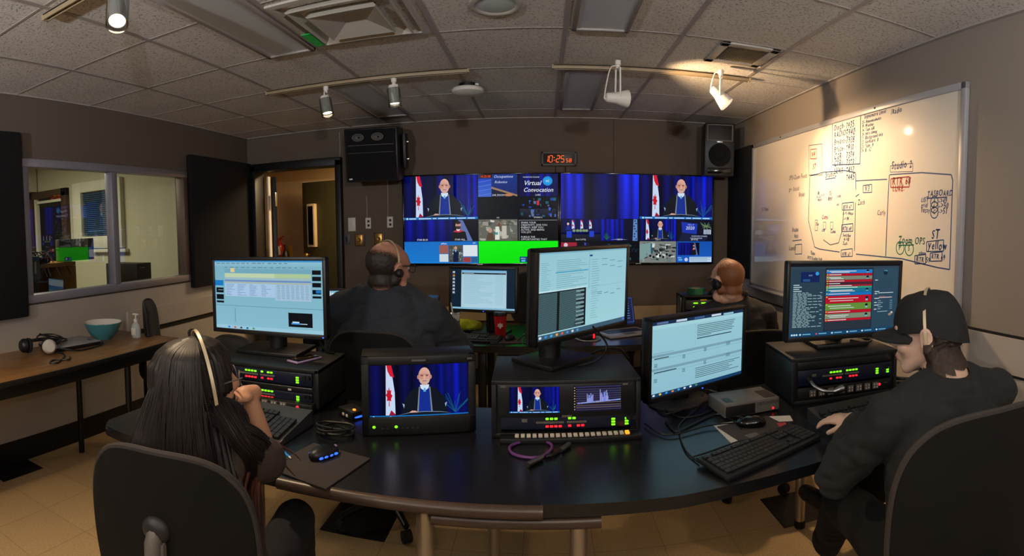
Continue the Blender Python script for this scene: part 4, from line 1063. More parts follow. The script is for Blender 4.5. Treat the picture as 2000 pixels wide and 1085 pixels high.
wtext('ink_grey', 'Zach', 1675, 400, .042); wtext('ink_grey', 'Carly', 1713, 420, .042); wline('ink_blue', [(1671, 384), (1678, 379)])
wline('ink_grey', [(1671, 395), (1669, 490)]); wline('ink_grey', [(1649, 400), (1645, 450), (1638, 474), (1622, 478), (1608, 468)])
for px, py, s in ((1597, 380, 'M'), (1620, 379, 'PC'), (1597, 393, 'mon'), (1617, 392, 'mon'), (1604, 384, '<->'), (1636, 386, 'out'), (1634, 402, 'oo'), (1593, 440, 'Dan'), (1605, 452, 'cam'), (1622, 455, 'Cams')): wtext('ink_blue', s, px, py, .032)
for px, py in ((1599, 383), (1622, 384)): wline('ink_blue', [(px, py - 6), (px - 4, py + 2), (px + 4, py + 2), (px, py - 6)], .004)
wtext('ink_purple', 'Cams', 1605, 428, .04); wbox('ink_blue', 1608, 434, 1613, 447, .004); wbox('ink_blue', 1622, 434, 1627, 447, .004); wbox('ink_blue', 1592, 430, 1597, 450, .004)
for (x, y, s) in ((1645, 402, 'RTR 67'), (1644, 444, 'RTR 64'), (1643, 493, 'RTR 67')): wbox('ink_blue', x, y - 5, x + 22, y + 8); wtext('ink_blue', s, x + 2, y + 6, .034)
for i, s in enumerate(('8->T-Head', ' -> IN')): wtext('ink_blue', s, 1646, 420 + i * 10, .03)
for i, s in enumerate(('Switcher', ' 4->10', 'Zach')): wtext('ink_blue', s, 1646, 462 + i * 8, .03)
wtext('ink_blue', 'Studio', 1547, 452, .045); wtext('ink_blue', '9001', 1551, 465, .04); wline('ink_blue', [(1548, 470), (1566, 468)]); wtext('ink_grey', 'Lumfil', 1541, 488, .045); wbox('ink_blue', 1553, 478, 1566, 496); wtext('ink_blue', 'Tape', 1583, 497, .036); wtext('ink_blue', 'ATS Studios 9-10', 1577, 506, .032)
for k_, p in inks.items(): p.build('lettering', M[k_], wb, (0, -.0086, 0))

# switches and outlets
def plate(name, label, cat, px0, py0, px1, py1, m, fn=None, th=.008):
    a = at(px0, py0, y=YF); b = at(px1, py1, y=YF); w, h = b.x - a.x, a.z - b.z
    o = thing(name, label, cat, ((a.x + b.x) / 2, YF - th / 2, (a.z + b.z) / 2))
    bx((0, 0, 0), (w, th, h), .003).build('cover_plate', M[m], o)
    if fn: fn(o, w, h, th)
    return o
def toggles(o, w, h, th):
    bx((0, -th, 0), (w * .3, .008, h * .45), .002).build('rocker', M['ceramic_white'], o); MB().cyl((-.005, -th, -.01), (-.005, -th - .008, -.01), .008).build('dimmer_knob', M['white_plastic'], o)
def jacks(o, w, h, th):
    for z in (-.022, .018): bx((.004, -th * .6, z), (.022, .004, .022), .001).build('jack', M['black_paint'], o)
def slot(o, w, h, th): bx((0, -th * .6, 0), (w * .3, .004, h * .5), .001).build('rocker', M['black_paint'], o)
def volume(o, w, h, th):
    bx((0, -.012, 0), (w * .66, .012, h * .84), .002).build('brass_face', M['brass'], o)
    MB().lathe([(0, .03), (.012, .03), (.017, .02), (.018, 0)], (0, -.016, 0), 18, aim((0, -1, 0))).build('volume_knob', M['brass'], o)
plate('light_switch', 'white dimmer switch plate right of the door', 'switch', 680, 425, 695, 451, 'white_plastic', toggles)
plate('wall_jack', 'white two-jack wall plate between switch and television, left one', 'wall plate', 714, 425, 725, 446, 'white_plastic', jacks)
plate('wall_jack', 'white two-jack wall plate nearest the left television', 'wall plate', 756, 423, 768, 444, 'white_plastic', jacks)
plate('wall_switch', 'small grey metal switch plate lowest right of the door', 'switch', 672, 457, 684, 477, 'grey_plate', slot)
plate('volume_control', 'brass volume control on brown wood, left one', 'volume control', 693, 456, 713, 480, 'brown_wood', volume, .016)
plate('volume_control', 'brass volume control on brown wood behind the bald man', 'volume control', 731, 454, 751, 478, 'brown_wood', volume, .016)
for px, y0, y1, lb in ((663, 258, 305, 'thin pale cable running up the wall above the door frame'), (716, 382, 425, 'thin wire rising from the left jack plate'), (757, 345, 423, 'thin wire rising from the jack plate nearest the television')):
    a = at(px, y0, y=YF); b = at(px + 1, y1, y=YF)
    tag(MB().tube([(a.x, YF - .004, a.z), (b.x + .004, YF - .004, (a.z + b.z) / 2), (b.x, YF - .004, b.z)], .0035, 6).build('wall_cable', M['wall_paint']), lb, 'cable')
# ------------------------------------------------------------------ tables
ZD = .73
def leg_tube(o, x, y, z1, r=.026, m='leg_metal', foot=True):
    l = MB().cyl((x, y, .03 if foot else 0), (x, y, z1), r, n=18).build('leg', M[m], o)
    if foot: MB().cyl((x, y, 0), (x, y, .035), r * 1.08, n=18).build('leg_foot', M['black_paint'], l)
def top_poly(o, name, pts, z0, z1, m, edge):
    mb = MB(); mb.prism(pts, z0, z1)
    es = [e for e in mb.bm.edges]
    bmesh.ops.bevel(mb.bm, geom=es, offset=.006, segments=2, affect='EDGES')
    return mb.build(name, [M[m]], o)
t1 = thing('console_table', 'long black front desk with a rounded brown edge and round metal legs', 'table', (0, 0, 0))
pts = [(-1.60, 1.47), (-1.55, 1.412), (-1.45, 1.405), (.38, 1.408), (.92, 1.47), (1.70, 1.60), (1.72, 2.42), (.02, 2.17), (-1.60, 2.165)]
top_poly(t1, 'tabletop', pts, ZD - .036, ZD, 'desk_top', None)
m = MB(); m.tube([(-.78, 1.405, ZD - .019), (0, 1.405, ZD - .019)], .019, 12); m.build('edge_trim', M['desk_edge'], t1)
m = MB(); m.tube([(-.31, 1.43, ZD - .062), (.16, 1.43, ZD - .062)], .019, 12); m.build('under_rail', M['desk_edge'], t1)
for x, y in ((-.335, 1.45), (-1.27, 2.10), (-1.47, 1.53), (.10, 1.45), (1.234, 2.29), (1.62, 1.68), (-.2, 2.1)): leg_tube(t1, x, y, ZD - .03)
t3 = thing('work_table', 'long dark table in front of the televisions where two men sit', 'table', (0, 0, 0))
top_poly(t3, 'tabletop', [(-1.60, 3.285), (1.62, 3.285), (1.62, 4.02), (-1.60, 4.02)], ZD - .04, ZD, 'desk_top', None)
for x, y in ((-.385, 3.36), (.66, 3.36), (-1.5, 3.36), (1.5, 3.36), (-.385, 3.94), (.66, 3.94)): bx((x, y, (ZD - .04) / 2), (.05, .05, ZD - .04), .004).build('leg', M['black_paint'], t3)
bx((.1, 3.955, .60), (3.0, .03, .10), .004).build('cable_tray', M['black_paint'], t3)
ZT = .77
t4 = thing('side_table', 'oak topped folding table along the left wall below the studio window', 'table', (0, 0, 0))
bx((-2.575, 1.62, ZT - .011), (.60, 2.34, .022), .003).build('tabletop', M['oak_top'], t4)
m = MB()
m.box((-2.28, 1.62, ZT - .013), (.014, 2.344, .026), .003); m.box((-2.575, 2.79, ZT - .013), (.61, .014, .026), .003); m.build('edge_band', M['oak_edge'], t4)
bx((-2.32, 1.62, ZT - .06), (.025, 2.2, .075), .003).build('apron', M['black_paint'], t4)
bx((-2.575, 2.70, ZT - .06), (.5, .025, .075), .003).build('apron', M['black_paint'], t4)
for x, y in ((-2.34, 2.34), (-2.82, 2.34), (-2.34, .75), (-2.82, .75)): MB().cyl((x, y, 0), (x, y, ZT - .02), .02, n=14).build('leg', M['black_paint'], t4)
MB().tube([(-2.34, 2.36, ZT - .08), (-2.36, 2.6, ZT - .03)], .008).build('brace', M['black_paint'], t4)

# ------------------------------------------------------------------ pictures for the desktop screens
LCD = (118, 176, 196)
def pic_rundown(p):
    p.rect(0, 0, 1, 1, (120, 172, 190), (132, 186, 204)); p.up()
    p.rect(0, 0, 1, .022, (60, 140, 200)); p.rect(0, .022, 1, .085, (140, 188, 206), (128, 178, 196)); p.rect(.10, .12, .90, .18, (112, 164, 184))
    p.rect(.10, .185, .58, .245, (186, 206, 170)); p.rect(.58, .185, .90, .245, (170, 196, 150)); p.rect(.10, .25, .90, .27, (165, 185, 190)); p.rect(.10, .285, .90, .30, (110, 120, 190)); p.rect(.10, .31, .90, .325, (178, 178, 160)); p.rect(.10, .33, .58, .52, (166, 196, 224)); p.rect(.58, .33, .90, .56, (158, 190, 212)); p.up()
    rnd = random.Random(2)
    for i in range(9):
        for j in range(4): p.rect(.11 + j * .115, .345 + i * .019, .11 + j * .115 + rnd.uniform(.03, .09), .351 + i * .019, (110, 140, 190))
        for j in range(7): p.rect(.60 + j * .042, .345 + i * .022, .60 + j * .042 + .026, .351 + i * .022, (110, 140, 180))
    for i in range(14): p.rect(.02 + i * .05, .035, .02 + i * .05 + rnd.uniform(.015, .04), .045, (80, 120, 140))
    for i in range(14): p.rect(.10 + i * .055, .095, .10 + i * .055 + rnd.uniform(.015, .04), .103, (70, 110, 130))
    p.rect(.16, .11, .20, .17, (220, 200, 140))
    p.rect(.0, .29, .085, .37, (24, 120, 190))
    for v in (.40, .50, .595): p.rect(.01, v, .085, v + .075 if v < .58 else v + .03, (14, 18, 28)); 
    for i, v in enumerate((.13, .215, .30, .395, .48)): p.rect(.91, v, .985, v + .06 if i < 4 else v + .03, (10, 14, 22))
    p.up(); p.rect(.94, .40, .985, .44, (30, 110, 180)); p.rect(.03, .43, .08, .44, (120, 140, 150))
    p.rect(.0, .655, 1, .665, (104, 152, 170)); p.rect(.19, .69, .20, .90, (108, 158, 176)); p.rect(.68, .715, .70, .72, (100, 150, 170))
    p.rect(.695, .72, .905, .915, (10, 13, 20)); p.up(); p.rect(.72, .86, .80, .88, (60, 140, 210)); p.rect(.73, .84, .79, .86, (190, 220, 240)); p.rect(.80, .865, .86, .875, (190, 220, 240))
    p.rect(0, .95, 1, 1, (150, 196, 214)); p.up()
    for i, c in enumerate([(40, 120, 220), (200, 90, 60), (60, 60, 70), (20, 90, 150), (60, 150, 90)]): p.rect(.12 + i * .06, .965, .14 + i * .06, .99, c)
def pic_mail(p):
    p.rect(0, 0, 1, 1, (146, 196, 208), (158, 206, 216)); p.up()
    rnd = random.Random(3); g = (112, 160, 172)
    p.rect(0, 0, 1, .02, (120, 170, 190)); p.rect(.17, .235, .52, .25, (70, 160, 190)); p.rect(.53, .03, .535, .49, (120, 170, 180)); p.ell(.55, .07, .02, .012, (20, 60, 130), 10)
    for i in range(15):
        p.rect(.03, .12 + i * .022, .03 + rnd.uniform(.05, .1), .125 + i * .022, g); p.rect(.18, .10 + i * .024, .18 + rnd.uniform(.15, .33), .106 + i * .024, g); p.rect(.56, .12 + i * .03, .56 + rnd.uniform(.06, .1), .126 + i * .03, g)
        if i < 6: p.rect(.68 + (i % 3) * .1, .12 + i * .025, .75 + (i % 3) * .1, .128 + i * .025, (90, 140, 160))
    p.up(); p.rect(.0, .44, .52, .455, (190, 222, 228)); p.rect(0, .46, .50, .93, (22, 30, 34)); p.up()
    for i in range(34):
        v = .475 + i * .0133; p.rect(.005, v, .19, v + .007, (84, 118, 124)); p.rect(.215, v, .215 + rnd.uniform(.16, .27), v + .007, (84, 118, 124))
    p.rect(.195, .46, .21, .93, (24, 26, 28)); p.up()
    for i in range(9): v = .48 + i * .05; p.rect(.39, v, .48, v + .022, (120, 150, 156)); 
    p.rect(.52, .46, 1, .465, (130, 180, 190))
    for i in range(12): p.rect(.56, .53 + i * .03, .56 + rnd.uniform(.05, .1), .535 + i * .03, g); 
    for i in range(5): p.rect(.64 + (i % 4) * .08, .54 + (i % 3) * .022, .69 + (i % 4) * .08, .55 + (i % 3) * .022, (96, 146, 160))
    p.up(); p.rect(0, .945, 1, 1, (60, 90, 110)); p.up()
    for i, c in enumerate([(210, 220, 230), (60, 140, 210), (70, 160, 220), (230, 160, 60), (210, 90, 70), (80, 130, 210), (200, 210, 220), (70, 150, 210)]): p.ell(.03 + i * .055, .972, .014, .016, c, 8)
    p.rect(.97, .955, .995, .985, (80, 120, 220))
def pic_doc(p):
    p.rect(0, 0, 1, 1, (150, 198, 210), (140, 188, 204)); p.up()
    rnd = random.Random(5); p.rect(0, 0, 1, .05, (26, 44, 76)); p.up()
    for i, c in enumerate([(90, 110, 150), (190, 210, 225), (60, 90, 140), (200, 214, 226)]): p.rect(.05 + i * .19, .012, .16 + i * .19, .04, c)
    p.rect(.76, .02, .88, .045, (150, 196, 210)); p.rect(0, .05, 1, .10, (160, 206, 216)); p.up()
    for i in range(6): p.rect(.46, .13 + i * .026, .98 - rnd.uniform(0, .12), .139 + i * .026, (60, 86, 100))
    p.rect(.44, .11, .442, .40, (120, 160, 172)); p.rect(.46, .31, .86, .325, (50, 80, 96)); p.rect(.46, .28, .62, .289, (80, 106, 120))
    p.rect(.02, .42, .22, .424, (70, 110, 124)); p.rect(0, .44, 1, .475, (118, 158, 174)); p.rect(0, .505, 1, .51, (120, 164, 178)); p.rect(.03, .485, .17, .50, (60, 86, 96)); p.rect(0, .62, 1, .655, (118, 158, 174)); p.rect(.03, .67, .25, .685, (50, 76, 88)); p.rect(0, .69, 1, .694, (120, 164, 178))
    for (u, v) in ((.54, .475), (.80, .455), (.54, .66), (.80, .63), (.31, .51), (.31, .70), (.03, .56), (.03, .76)):
        for j in range(3): p.rect(u, v + j * .018, u + .03 + .02 * (u > .7), v + .009 + j * .018, (76, 110, 124))
    for i in range(6): p.rect(.45, .735 + i * .027, .98 - rnd.uniform(0, .15), .744 + i * .027, (66, 92, 106))
    p.up(); p.rect(0, .955, 1, 1, (22, 60, 100)); p.up()
    for i, c in enumerate([(220, 220, 225), (230, 190, 80), (70, 150, 220), (220, 130, 70), (80, 160, 220), (210, 220, 230), (240, 240, 240), (90, 150, 90)]): p.ell(.03 + i * .062, .977, .013, .014, c, 8)
def pic_mix(p):
    p.rect(0, 0, 1, 1, (40, 62, 76)); p.up(); rnd = random.Random(8)
    p.rect(0, 0, 1, .03, (16, 20, 26)); p.rect(0, .03, 1, .06, (50, 66, 78)); p.rect(.09, .10, .25, .245, (16, 34, 84)); p.rect(.30, .05, .745, .94, (30, 40, 52)); p.up()
    p.rect(.11, .20, .17, .235, (40, 80, 130)); p.ell(.23, .125, .016, .026, (50, 150, 220), 10); p.text('2020', .155, .16, .03, (150, 170, 210))
    for i in range(4): p.rect(.03, .275 + i * .028, .08 + .02 * (i % 2), .287 + i * .028, (180, 200, 205))
    for i in range(24):
        v = .385 + i * .0205; n = rnd.randint(3, 6); x = .03
        for j in range(n):
            w = rnd.uniform(.02, .045); p.rect(x, v, x + w, v + .010, (140, 170, 175)); x += w + .008
        if i % 3 == 0: p.rect(.26, v, .28, v + .01, (140, 170, 175))
    rows = [(.075, .055, (36, 120, 190)), (.13, .035, (170, 20, 40)), (.165, .055, (120, 130, 110)), (.22, .035, (170, 20, 40)), (.255, .035, (64, 36, 52)), (.29, .025, (170, 20, 40)), (.315, .03, (46, 150, 120)), (.345, .055, (24, 110, 140)), (.40, .045, (20, 110, 180)), (.445, .11, (180, 18, 40)), (.555, .10, (96, 140, 56)), (.655, .045, (180, 18, 40)), (.70, .075, (120, 134, 110)), (.775, .035, (180, 18, 40)), (.81, .12, (40, 50, 60))]
    for v, h, c in rows: p.rect(.31, v, .735, v + h - .003, c)
    p.up()
    for v, h, c in rows[:-1]:
        p.rect(.335, v + h * .3, .335 + rnd.uniform(.1, .28), v + h * .3 + .010, (210, 215, 215))
        if h > .05: p.rect(.35, v + h * .6, .35 + rnd.uniform(.1, .25), v + h * .6 + .010, (200, 205, 205))
        p.rect(.315, v + .008, .328, v + .022, (220, 190, 60))
        if h > .045: p.ell(.69, v + h * .35, .014, .02, (20, 24, 34), 8); p.rect(.68, v + h * .5, .70, v + h * .75, (120, 190, 210))
    p.rect(.745, .06, .99, .94, (46, 72, 90), (40, 66, 84)); p.up()
    p.ell(.865, .13, .022, .03, (20, 40, 56), 10); p.rect(.855, .09, .862, .11, (90, 190, 220)); p.rect(.872, .09, .879, .11, (90, 190, 220))
    for i in range(9): p.rect(.79 + i * .018, .24, .792 + i * .018, .36, (30, 50, 62))
    for i, v in enumerate((.23, .40, .43, .50, .56, .60, .66)): p.rect(.765, v, .79 + .02 * (i % 2), v + .012, (190, 205, 210))
    p.rect(.80, .42, .95, .432, (170, 190, 195)); p.rect(.81, .475, .87, .482, (160, 90, 90)); p.rect(.81, .49, .94, .502, (200, 180, 180))
    for i in range(5): p.rect(.80, .54 + i * .03, .83 + .02 * (i % 2), .548 + i * .03, (150, 180, 190)); p.rect(.92, .54 + i * .03, .945, .548 + i * .03, (120, 160, 180))
    p.rect(.80, .70, .90, .708, (150, 180, 190)); p.rect(0, .94, 1, 1, (20, 66, 100)); p.up()
    for i in range(9): p.ell(.03 + i * .02 if i < 3 else .1 + (i - 3) * .14, .97, .009, .013, (200, 220, 230) if i != 4 else (210, 60, 90), 8); p.rect(.12 + (i - 3) * .14, .963, .19 + (i - 3) * .14, .975, (120, 180, 210)) if 3 <= i < 9 else None
def pic_list(p):
    p.rect(0, 0, 1, 1, (16, 34, 50)); p.up(); p.rect(.16, .03, .87, .97, (160, 198, 214), (170, 206, 222)); p.up(); p.rect(.16, .03, .87, .085, (120, 176, 210)); p.rect(.17, .09, .86, .125, (24, 34, 44)); p.up(); p.rect(.20, .10, .36, .112, (160, 170, 180)); p.rect(.76, .10, .84, .115, (90, 60, 60))
    rnd = random.Random(4)
    for i in range(26): p.rect(.20, .155 + i * .028, .20 + rnd.uniform(.2, .5), .163 + i * .028, (140, 180, 196)); p.rect(.70, .155 + i * .028, .82, .163 + i * .028, (148, 186, 200))
    for i in range(7): p.rect(.02, .06 + i * .085, .055, .10 + i * .085, (180, 190, 200) if i != 1 else (190, 120, 60)); p.rect(.015, .105 + i * .085, .06, .115 + i * .085, (120, 140, 150))
    p.rect(.0, .955, 1, 1, (130, 180, 205))
def pic_side(p):
    p.rect(0, 0, 1, 1, (120, 180, 205)); p.up(); p.rect(0, .05, 1, .3, (180, 206, 220)); p.rect(0, .3, 1, .5, (40, 120, 170))
    for i in range(6): p.rect(.1, .55 + i * .06, .8, .57 + i * .06, (90, 140, 170))
def pic_laptop(p):
    p.rect(0, 0, 1, 1, (30, 60, 130), (40, 80, 160)); p.up(); p.rect(.02, .1, .62, .9, (150, 180, 220), (170, 200, 235)); p.rect(.64, .05, .98, .9, (24, 30, 60)); p.up()
    for i in range(8): p.rect(.05, .17 + i * .08, .55, .19 + i * .08, (90, 120, 190)); p.rect(.68, .12 + i * .09, .9, .15 + i * .09, (70, 110, 180))
    p.rect(0, .92, 1, 1, (20, 30, 60))
def pic_wave(p):
    p.rect(0, 0, 1, 1, (22, 18, 34)); p.up()
    for i in range(11): p.rect(.05, .03 + i * .088, .99, .045 + i * .088, (120, 104, 86) if i not in (0,) else (80, 80, 150))
    p.up(); rnd = random.Random(6)
    for i in range(42):
        u = .08 + i * .0215
        p.rect(u, .10, u + .012, .60, (34, 38, 80))
    p.up()
    for i in range(60):
        u = .08 + i * .015; base = .67 - .10 * (i / 60); hgt = .03
        if 12 < i < 22: hgt = rnd.uniform(.15, .36)
        if 30 < i < 43: hgt = rnd.uniform(.12, .48)
        p.rect(u, base - hgt, u + .013, base + .02, (110 + rnd.randint(0, 60), 120 + rnd.randint(0, 60), 225))
    for i in range(9): p.ell(.02, .06 + i * .105, .012, .022, (200, 170, 120), 8)
    p.up()
    for i in range(3): p.rect(.05, .77 + i * .07, .99, .79 + i * .07, (70, 66, 110))

def monitor(label, c, yaw, tilt, w, h, drawfn, z_base, base='plate', base_at=None, bezel=.016, led=None, base_size=(.30, .20), name='monitor'):
    c = Vector(c); o = thing(name, label, 'monitor', (c.x, c.y, z_base), yaw)
    cz = c.z - z_base
    Rt = Matrix.Rotation(-tilt, 3, 'X')
    rot = (-tilt, 0, 0)
    ph = MB(); b = bezel
    for (cc, s) in (((0, 0, h / 2 - b / 2), (w, .036, b)), ((0, 0, -h / 2 + b * .65), (w, .036, b * 1.3)), ((-w / 2 + b / 2, 0, 0), (b, .036, h)), ((w / 2 - b / 2, 0, 0), (b, .036, h))): ph.box(cc, s, .0025)
    bez = ph.build('bezel', M['black_plastic'], o, loc=(0, 0, cz), rot=rot)
    bk = MB(); bk.box((0, .022, 0), (w - .004, .03, h - .004), .008); bk.box((0, .045, 0), (w * .55, .035, h * .6), .012); bk.build('back_shell', M['dark_plastic'], o, loc=(0, 0, cz), rot=rot)
    p = Pic(w - 2 * b, h - 2.3 * b); random.seed(3); drawfn(p); p.build('screen', M['screen_pc'], o, (0, -.011, cz + b * .15), rot)
    if led:
        l = MB(); l.ell((w * led[0], -.019, -h / 2 + b * .6), (.004, .002, .003)); l.build('power_light', M['led_blue'], bez)
    ba = Vector(base_at) if base_at else Vector((c.x, c.y + .1, z_base)); rel = rotz(-yaw) @ (ba - Vector((c.x, c.y, z_base)))
    n = MB()
    n.box((rel.x * .5, .075 + max(0, rel.y - .1) * .5, cz), (.12, .05, .12), .008)
    n.tube([(rel.x, max(rel.y, .1), .0), (rel.x * .9, max(rel.y, .1) * .98, cz * .5), (rel.x * .4, .09, cz)], .045, 16, smooth=3)
    n.build('stand_neck', M['black_plastic'], o)
    if base == 'plate': bx((rel.x, max(rel.y, .1) - .02, .009), (base_size[0], base_size[1], .018), .004).build('base_plate', M['black_plastic'], o)
    else: MB().lathe([(0, .018), (.08, .02), (.14, .012), (.15, .004), (.15, 0), (0, 0)], (rel.x, max(rel.y, .1), 0), 40, None, (1.0, .72)).build('base_disc', M['dark_plastic'], o)
    return o

# ------------------------------------------------------------------ rack cabinets
def rack(label, x, y, yaw, w, d, h, z=ZD):
    """cabinet with its front at local y=0, base at z; open front"""
    o = thing('rack_cabinet', label, 'rack cabinet', (x, y, z), yaw)
    m = MB(); t = .018
    m.box((0, d / 2, h - t / 2), (w, d, t), .003); m.box((0, d / 2, t / 2), (w, d, t), .003)
    for s in (-1, 1): m.box((s * (w / 2 - t / 2), d / 2, h / 2), (t, d, h - .001), .003)
    m.box((0, d - .008, h / 2), (w - .01, .012, h - .01)); m.build('cabinet_shell', M['rack_black'], o)
    for s in (-1, 1):
        m = MB(); m.box((s * (w / 2 - t - .008), .012, h / 2), (.016, .006, h - 2 * t))
        m.build('rack_rail', M['black_paint'], o)
    return o
def intercom(o, cx, cz, w=.47, h=.062, y=.0, left=4, seed=1, meter=(.36,), key=True):
    f = bx((cx, y + .008, cz), (w, .014, h), .002).build('intercom_panel', M['rack_blue'], o)
    def leds(u0, n, zz, m, name):
        for i in range(n):
            if random.Random(seed * 31 + i * 7 + int(zz * 1000)).random() < .12: continue
            g = MB(); g.box((cx + u0 + i * .0155, y - .001, cz + zz), (.0115, .004, .0075), .0015); g.build(name, M[m], f)
    leds(-.10 + .02, left, .016, 'led_green', 'green_key'); leds(-.10 + .02, left, -.011, 'led_red', 'red_key')
    leds(-.02 + .02, 4, .017, 'led_green', 'green_key'); leds(-.02 + .02, 4, -.010, 'led_red', 'red_key')
    bx((cx - .07, y, cz + .003), (.10, .003, .007)).build('name_strip', M['grey_plastic'], f); bx((cx + .025, y, cz + .003), (.07, .003, .007)).build('name_strip', M['grey_plastic'], f)
    for u in meter:
        g = MB()
        for k in range(3): g.box((cx - w / 2 + w * (.5 + u), y - .001, cz - .012 + k * .010), (.014, .004, .007), .0015)
        g.build('meter_light', M['led_green'], f)
    bx((cx - .16, y, cz + .01), (.02, .003, .012), .001).build('badge', M['grey_plastic'], f)
    for s in (.43, .47):
        g = MB(); g.cyl((cx + w * s, y, cz + .012), (cx + w * s, y - .012, cz + .012), .008); g.build('knob', M['black_plastic'], f)
    return f
def power_strip(o, cx, cz, w=.47, h=.042, y=0, n=8, start=-.2):
    f = bx((cx, y + .008, cz), (w, .014, h), .002).build('power_strip', M['black_paint'], o)
    for i in range(n):
        u = cx + start + i * .043 + (.012 if i > 2 else 0)
        q = bx((u, y - .001, cz), (.030, .006, .030), .002).build('power_outlet', M['grey_plastic'], f)
        g = MB()
        for dx, dz in ((-.006, .006), (.007, .006), (-.006, -.006), (.007, -.006)): g.box((u + dx, y - .0045, cz + dz), (.005, .002, .007))
        g.build('sockets', M['paper'], f, smooth=False)
    l = MB(); l.ell((cx + w * .36, y - .002, cz + .002), (.0065, .004, .0065)); l.build('power_light', M['led_red'], f)
    bx((cx + w * .43, y - .001, cz + .006), (.02, .002, .005)).build('badge', M['silver'], f)

rl = rack('black equipment rack behind the long haired woman, holding two intercom panels', -1.155, 1.965, 0, .53, .31, .175)
intercom(rl, 0, .128, h=.054, seed=1); bx((0, .006, .093), (.47, .012, .006), .001).build('shelf_lip', M['brushed'], rl)
bx((0, .012, .0815), (.47, .012, .018), .001).build('blank_panel', M['black_paint'], rl)
bx((.13, .004, .0815), (.016, .003, .008)).build('badge', M['paper'], rl)
intercom(rl, 0, .048, h=.046, seed=5)
power_strip(rl, 0, .012 + .008, h=.02, n=0)
ps = thing('power_bar', 'row of grey power outlets with a red light behind the beige grey keyboard', 'power bar', (-1.155, 1.945, ZD))
bx((0, 0, .02), (.50, .035, .04), .003).build('bar_body', M['black_paint'], ps)
for i in range(8):
    q = bx((-.19 + i * .044, -.018, .026), (.03, .006, .026), .002).build('power_outlet', M['grey_plastic'], ps)
    g = MB()
    for dx, dz in ((-.006, .005), (.007, .005), (-.006, -.005), (.007, -.005)): g.box((-.19 + i * .044 + dx, -.0215, .026 + dz), (.005, .002, .006))
    g.build('sockets', M['paper'], q, smooth=False)
l = MB(); l.ell((.185, -.019, .026), (.007, .004, .007)); l.build('power_light', M['led_red'], ps)

rc = rack('black equipment rack at desk centre with two small built in screens', .086, 1.862, R(1.6), .535, .36, .205)
fp = bx((0, .006, .132), (.49, .014, .118), .002).build('screen_unit', M['black_plastic'], rc)
p = Pic(.178, .092); random.seed(9); podium(p, 3); p.build('screen', M['screen_tv'], fp, (-.115, -.0035, .138))
p = Pic(.172, .092); pic_wave(p); p.build('screen', M['screen_tv'], fp, (.110, -.0035, .138))
for u, w_ in ((-.225, .02), (.21, .018), (0, .035)): bx((u, -.002, .185 if u else .078), (w_, .003, .006)).build('badge', M['grey_plastic'], fp)
intercom(rc, .01, .053, w=.49, h=.046, seed=11, meter=(.32, .42))
cs = thing('switch_panel', 'low strip of small white push buttons, one lit orange, before the centre rack', 'switch panel', (.1, 1.835, ZD), R(1.6))
m = MB(); m.box((0, 0, .009), (.50, .05, .018), .003); m.build('panel_body', M['black_paint'], cs)
for i in range(20):
    b = bx((-.19 + i * .0205, -.002, .021), (.0145, .022, .008), .002).build('push_button', M['led_orange' if i == 19 else 'paper'], cs)
    if i == 19: b['label'] = 'lit orange button'

rr = rack('black equipment rack at the right end of the desk under the colourful monitor', 1.276, 1.958, R(-4.7), .528, .34, .20)
bx((0, .008, .165), (.475, .01, .032), .001).build('blank_panel', M['black_paint'], rr)
intercom(rr, 0, .112, h=.066, seed=22, meter=(.33, .45)); power_strip(rr, 0, .045, h=.05, n=8, start=-.165)

# broadcast monitor on the desk
bm_ = thing('broadcast_monitor', 'small thick video monitor on the desk showing the robed speaker', 'monitor', (-.446, 1.862, ZD), R(17))
bx((0, .065, .145), (.415, .13, .285), .006).build('casing', M['black_plastic'], bm_)
m = MB(); W, H = .415, .285
for (c, s) in (((0, -.006, .145 + H / 2 - .016), (W, .02, .032)), ((0, -.006, .145 - H / 2 + .033), (W, .02, .066)), ((-W / 2 + .014, -.006, .145), (.028, .02, H)), ((W / 2 - .014, -.006, .145), (.028, .02, H))): m.box(c, s, .004)
fb = m.build('front_bezel', M['rack_black'], bm_)
p = Pic(.362, .198); random.seed(5); podium(p, 6, True, .8); p.build('screen', M['screen_tv'], bm_, (-.001, -.007, .16))
bx((0, -.017, .272), (.05, .003, .006)).build('badge', M['grey_plastic'], fb); bx((.185, -.017, .272), (.018, .003, .006)).build('badge', M['grey_plastic'], fb)
for u in (-.165, -.085):
    l = MB(); l.ell((u, -.017, .034), (.006, .003, .005)); l.build('status_light', M['led_green'], fb)
for i in range(7): bx((-.135 + i * .018 + (.02 if i > 1 else 0), -.017, .027), (.009, .004, .005), .001).build('button', M['dark_plastic'], fb)
for s in (-.15, .15): bx((s, .05, .003), (.03, .08, .008), .002).build('foot', M['rubber'], bm_)

# ------------------------------------------------------------------ desktop monitors
monitor('large monitor behind the long haired woman, showing a pale blue running list', (-1.214, 2.137, 1.175), R(.3), R(0), .60, .36, pic_rundown, .906, 'plate', (-1.22, 2.18, .906), led=(.47,), base_size=(.32, .22))
monitor('tall angled monitor on the centre rack, showing mail above a black table', (.169, 2.15, 1.215), R(47), R(-2), .60, .36, pic_mail, .936, 'plate', (.09, 2.09, .936), base_size=(.26, .22))
monitor('angled monitor on a round foot right of centre, showing a white document', (.643, 2.114, .962), R(27.5), R(-1), .56, .33, pic_doc, ZD, 'disc', (.60, 2.16, ZD), led=(.02,))
monitor('monitor on the right rack with red, blue and green rows', (1.337, 2.083, 1.152), R(-5), R(-2), .60, .36, pic_mix, .931, 'plate', (1.34, 2.19, .931), base_size=(.27, .19))
monitor('smaller monitor on the far table right of the bald man, showing a white list', (-.404, 3.62, 1.043), R(-12), R(4), .49, .31, pic_list, ZD, 'plate', (-.35, 3.72, ZD), led=(.02,), base_size=(.24, .2))
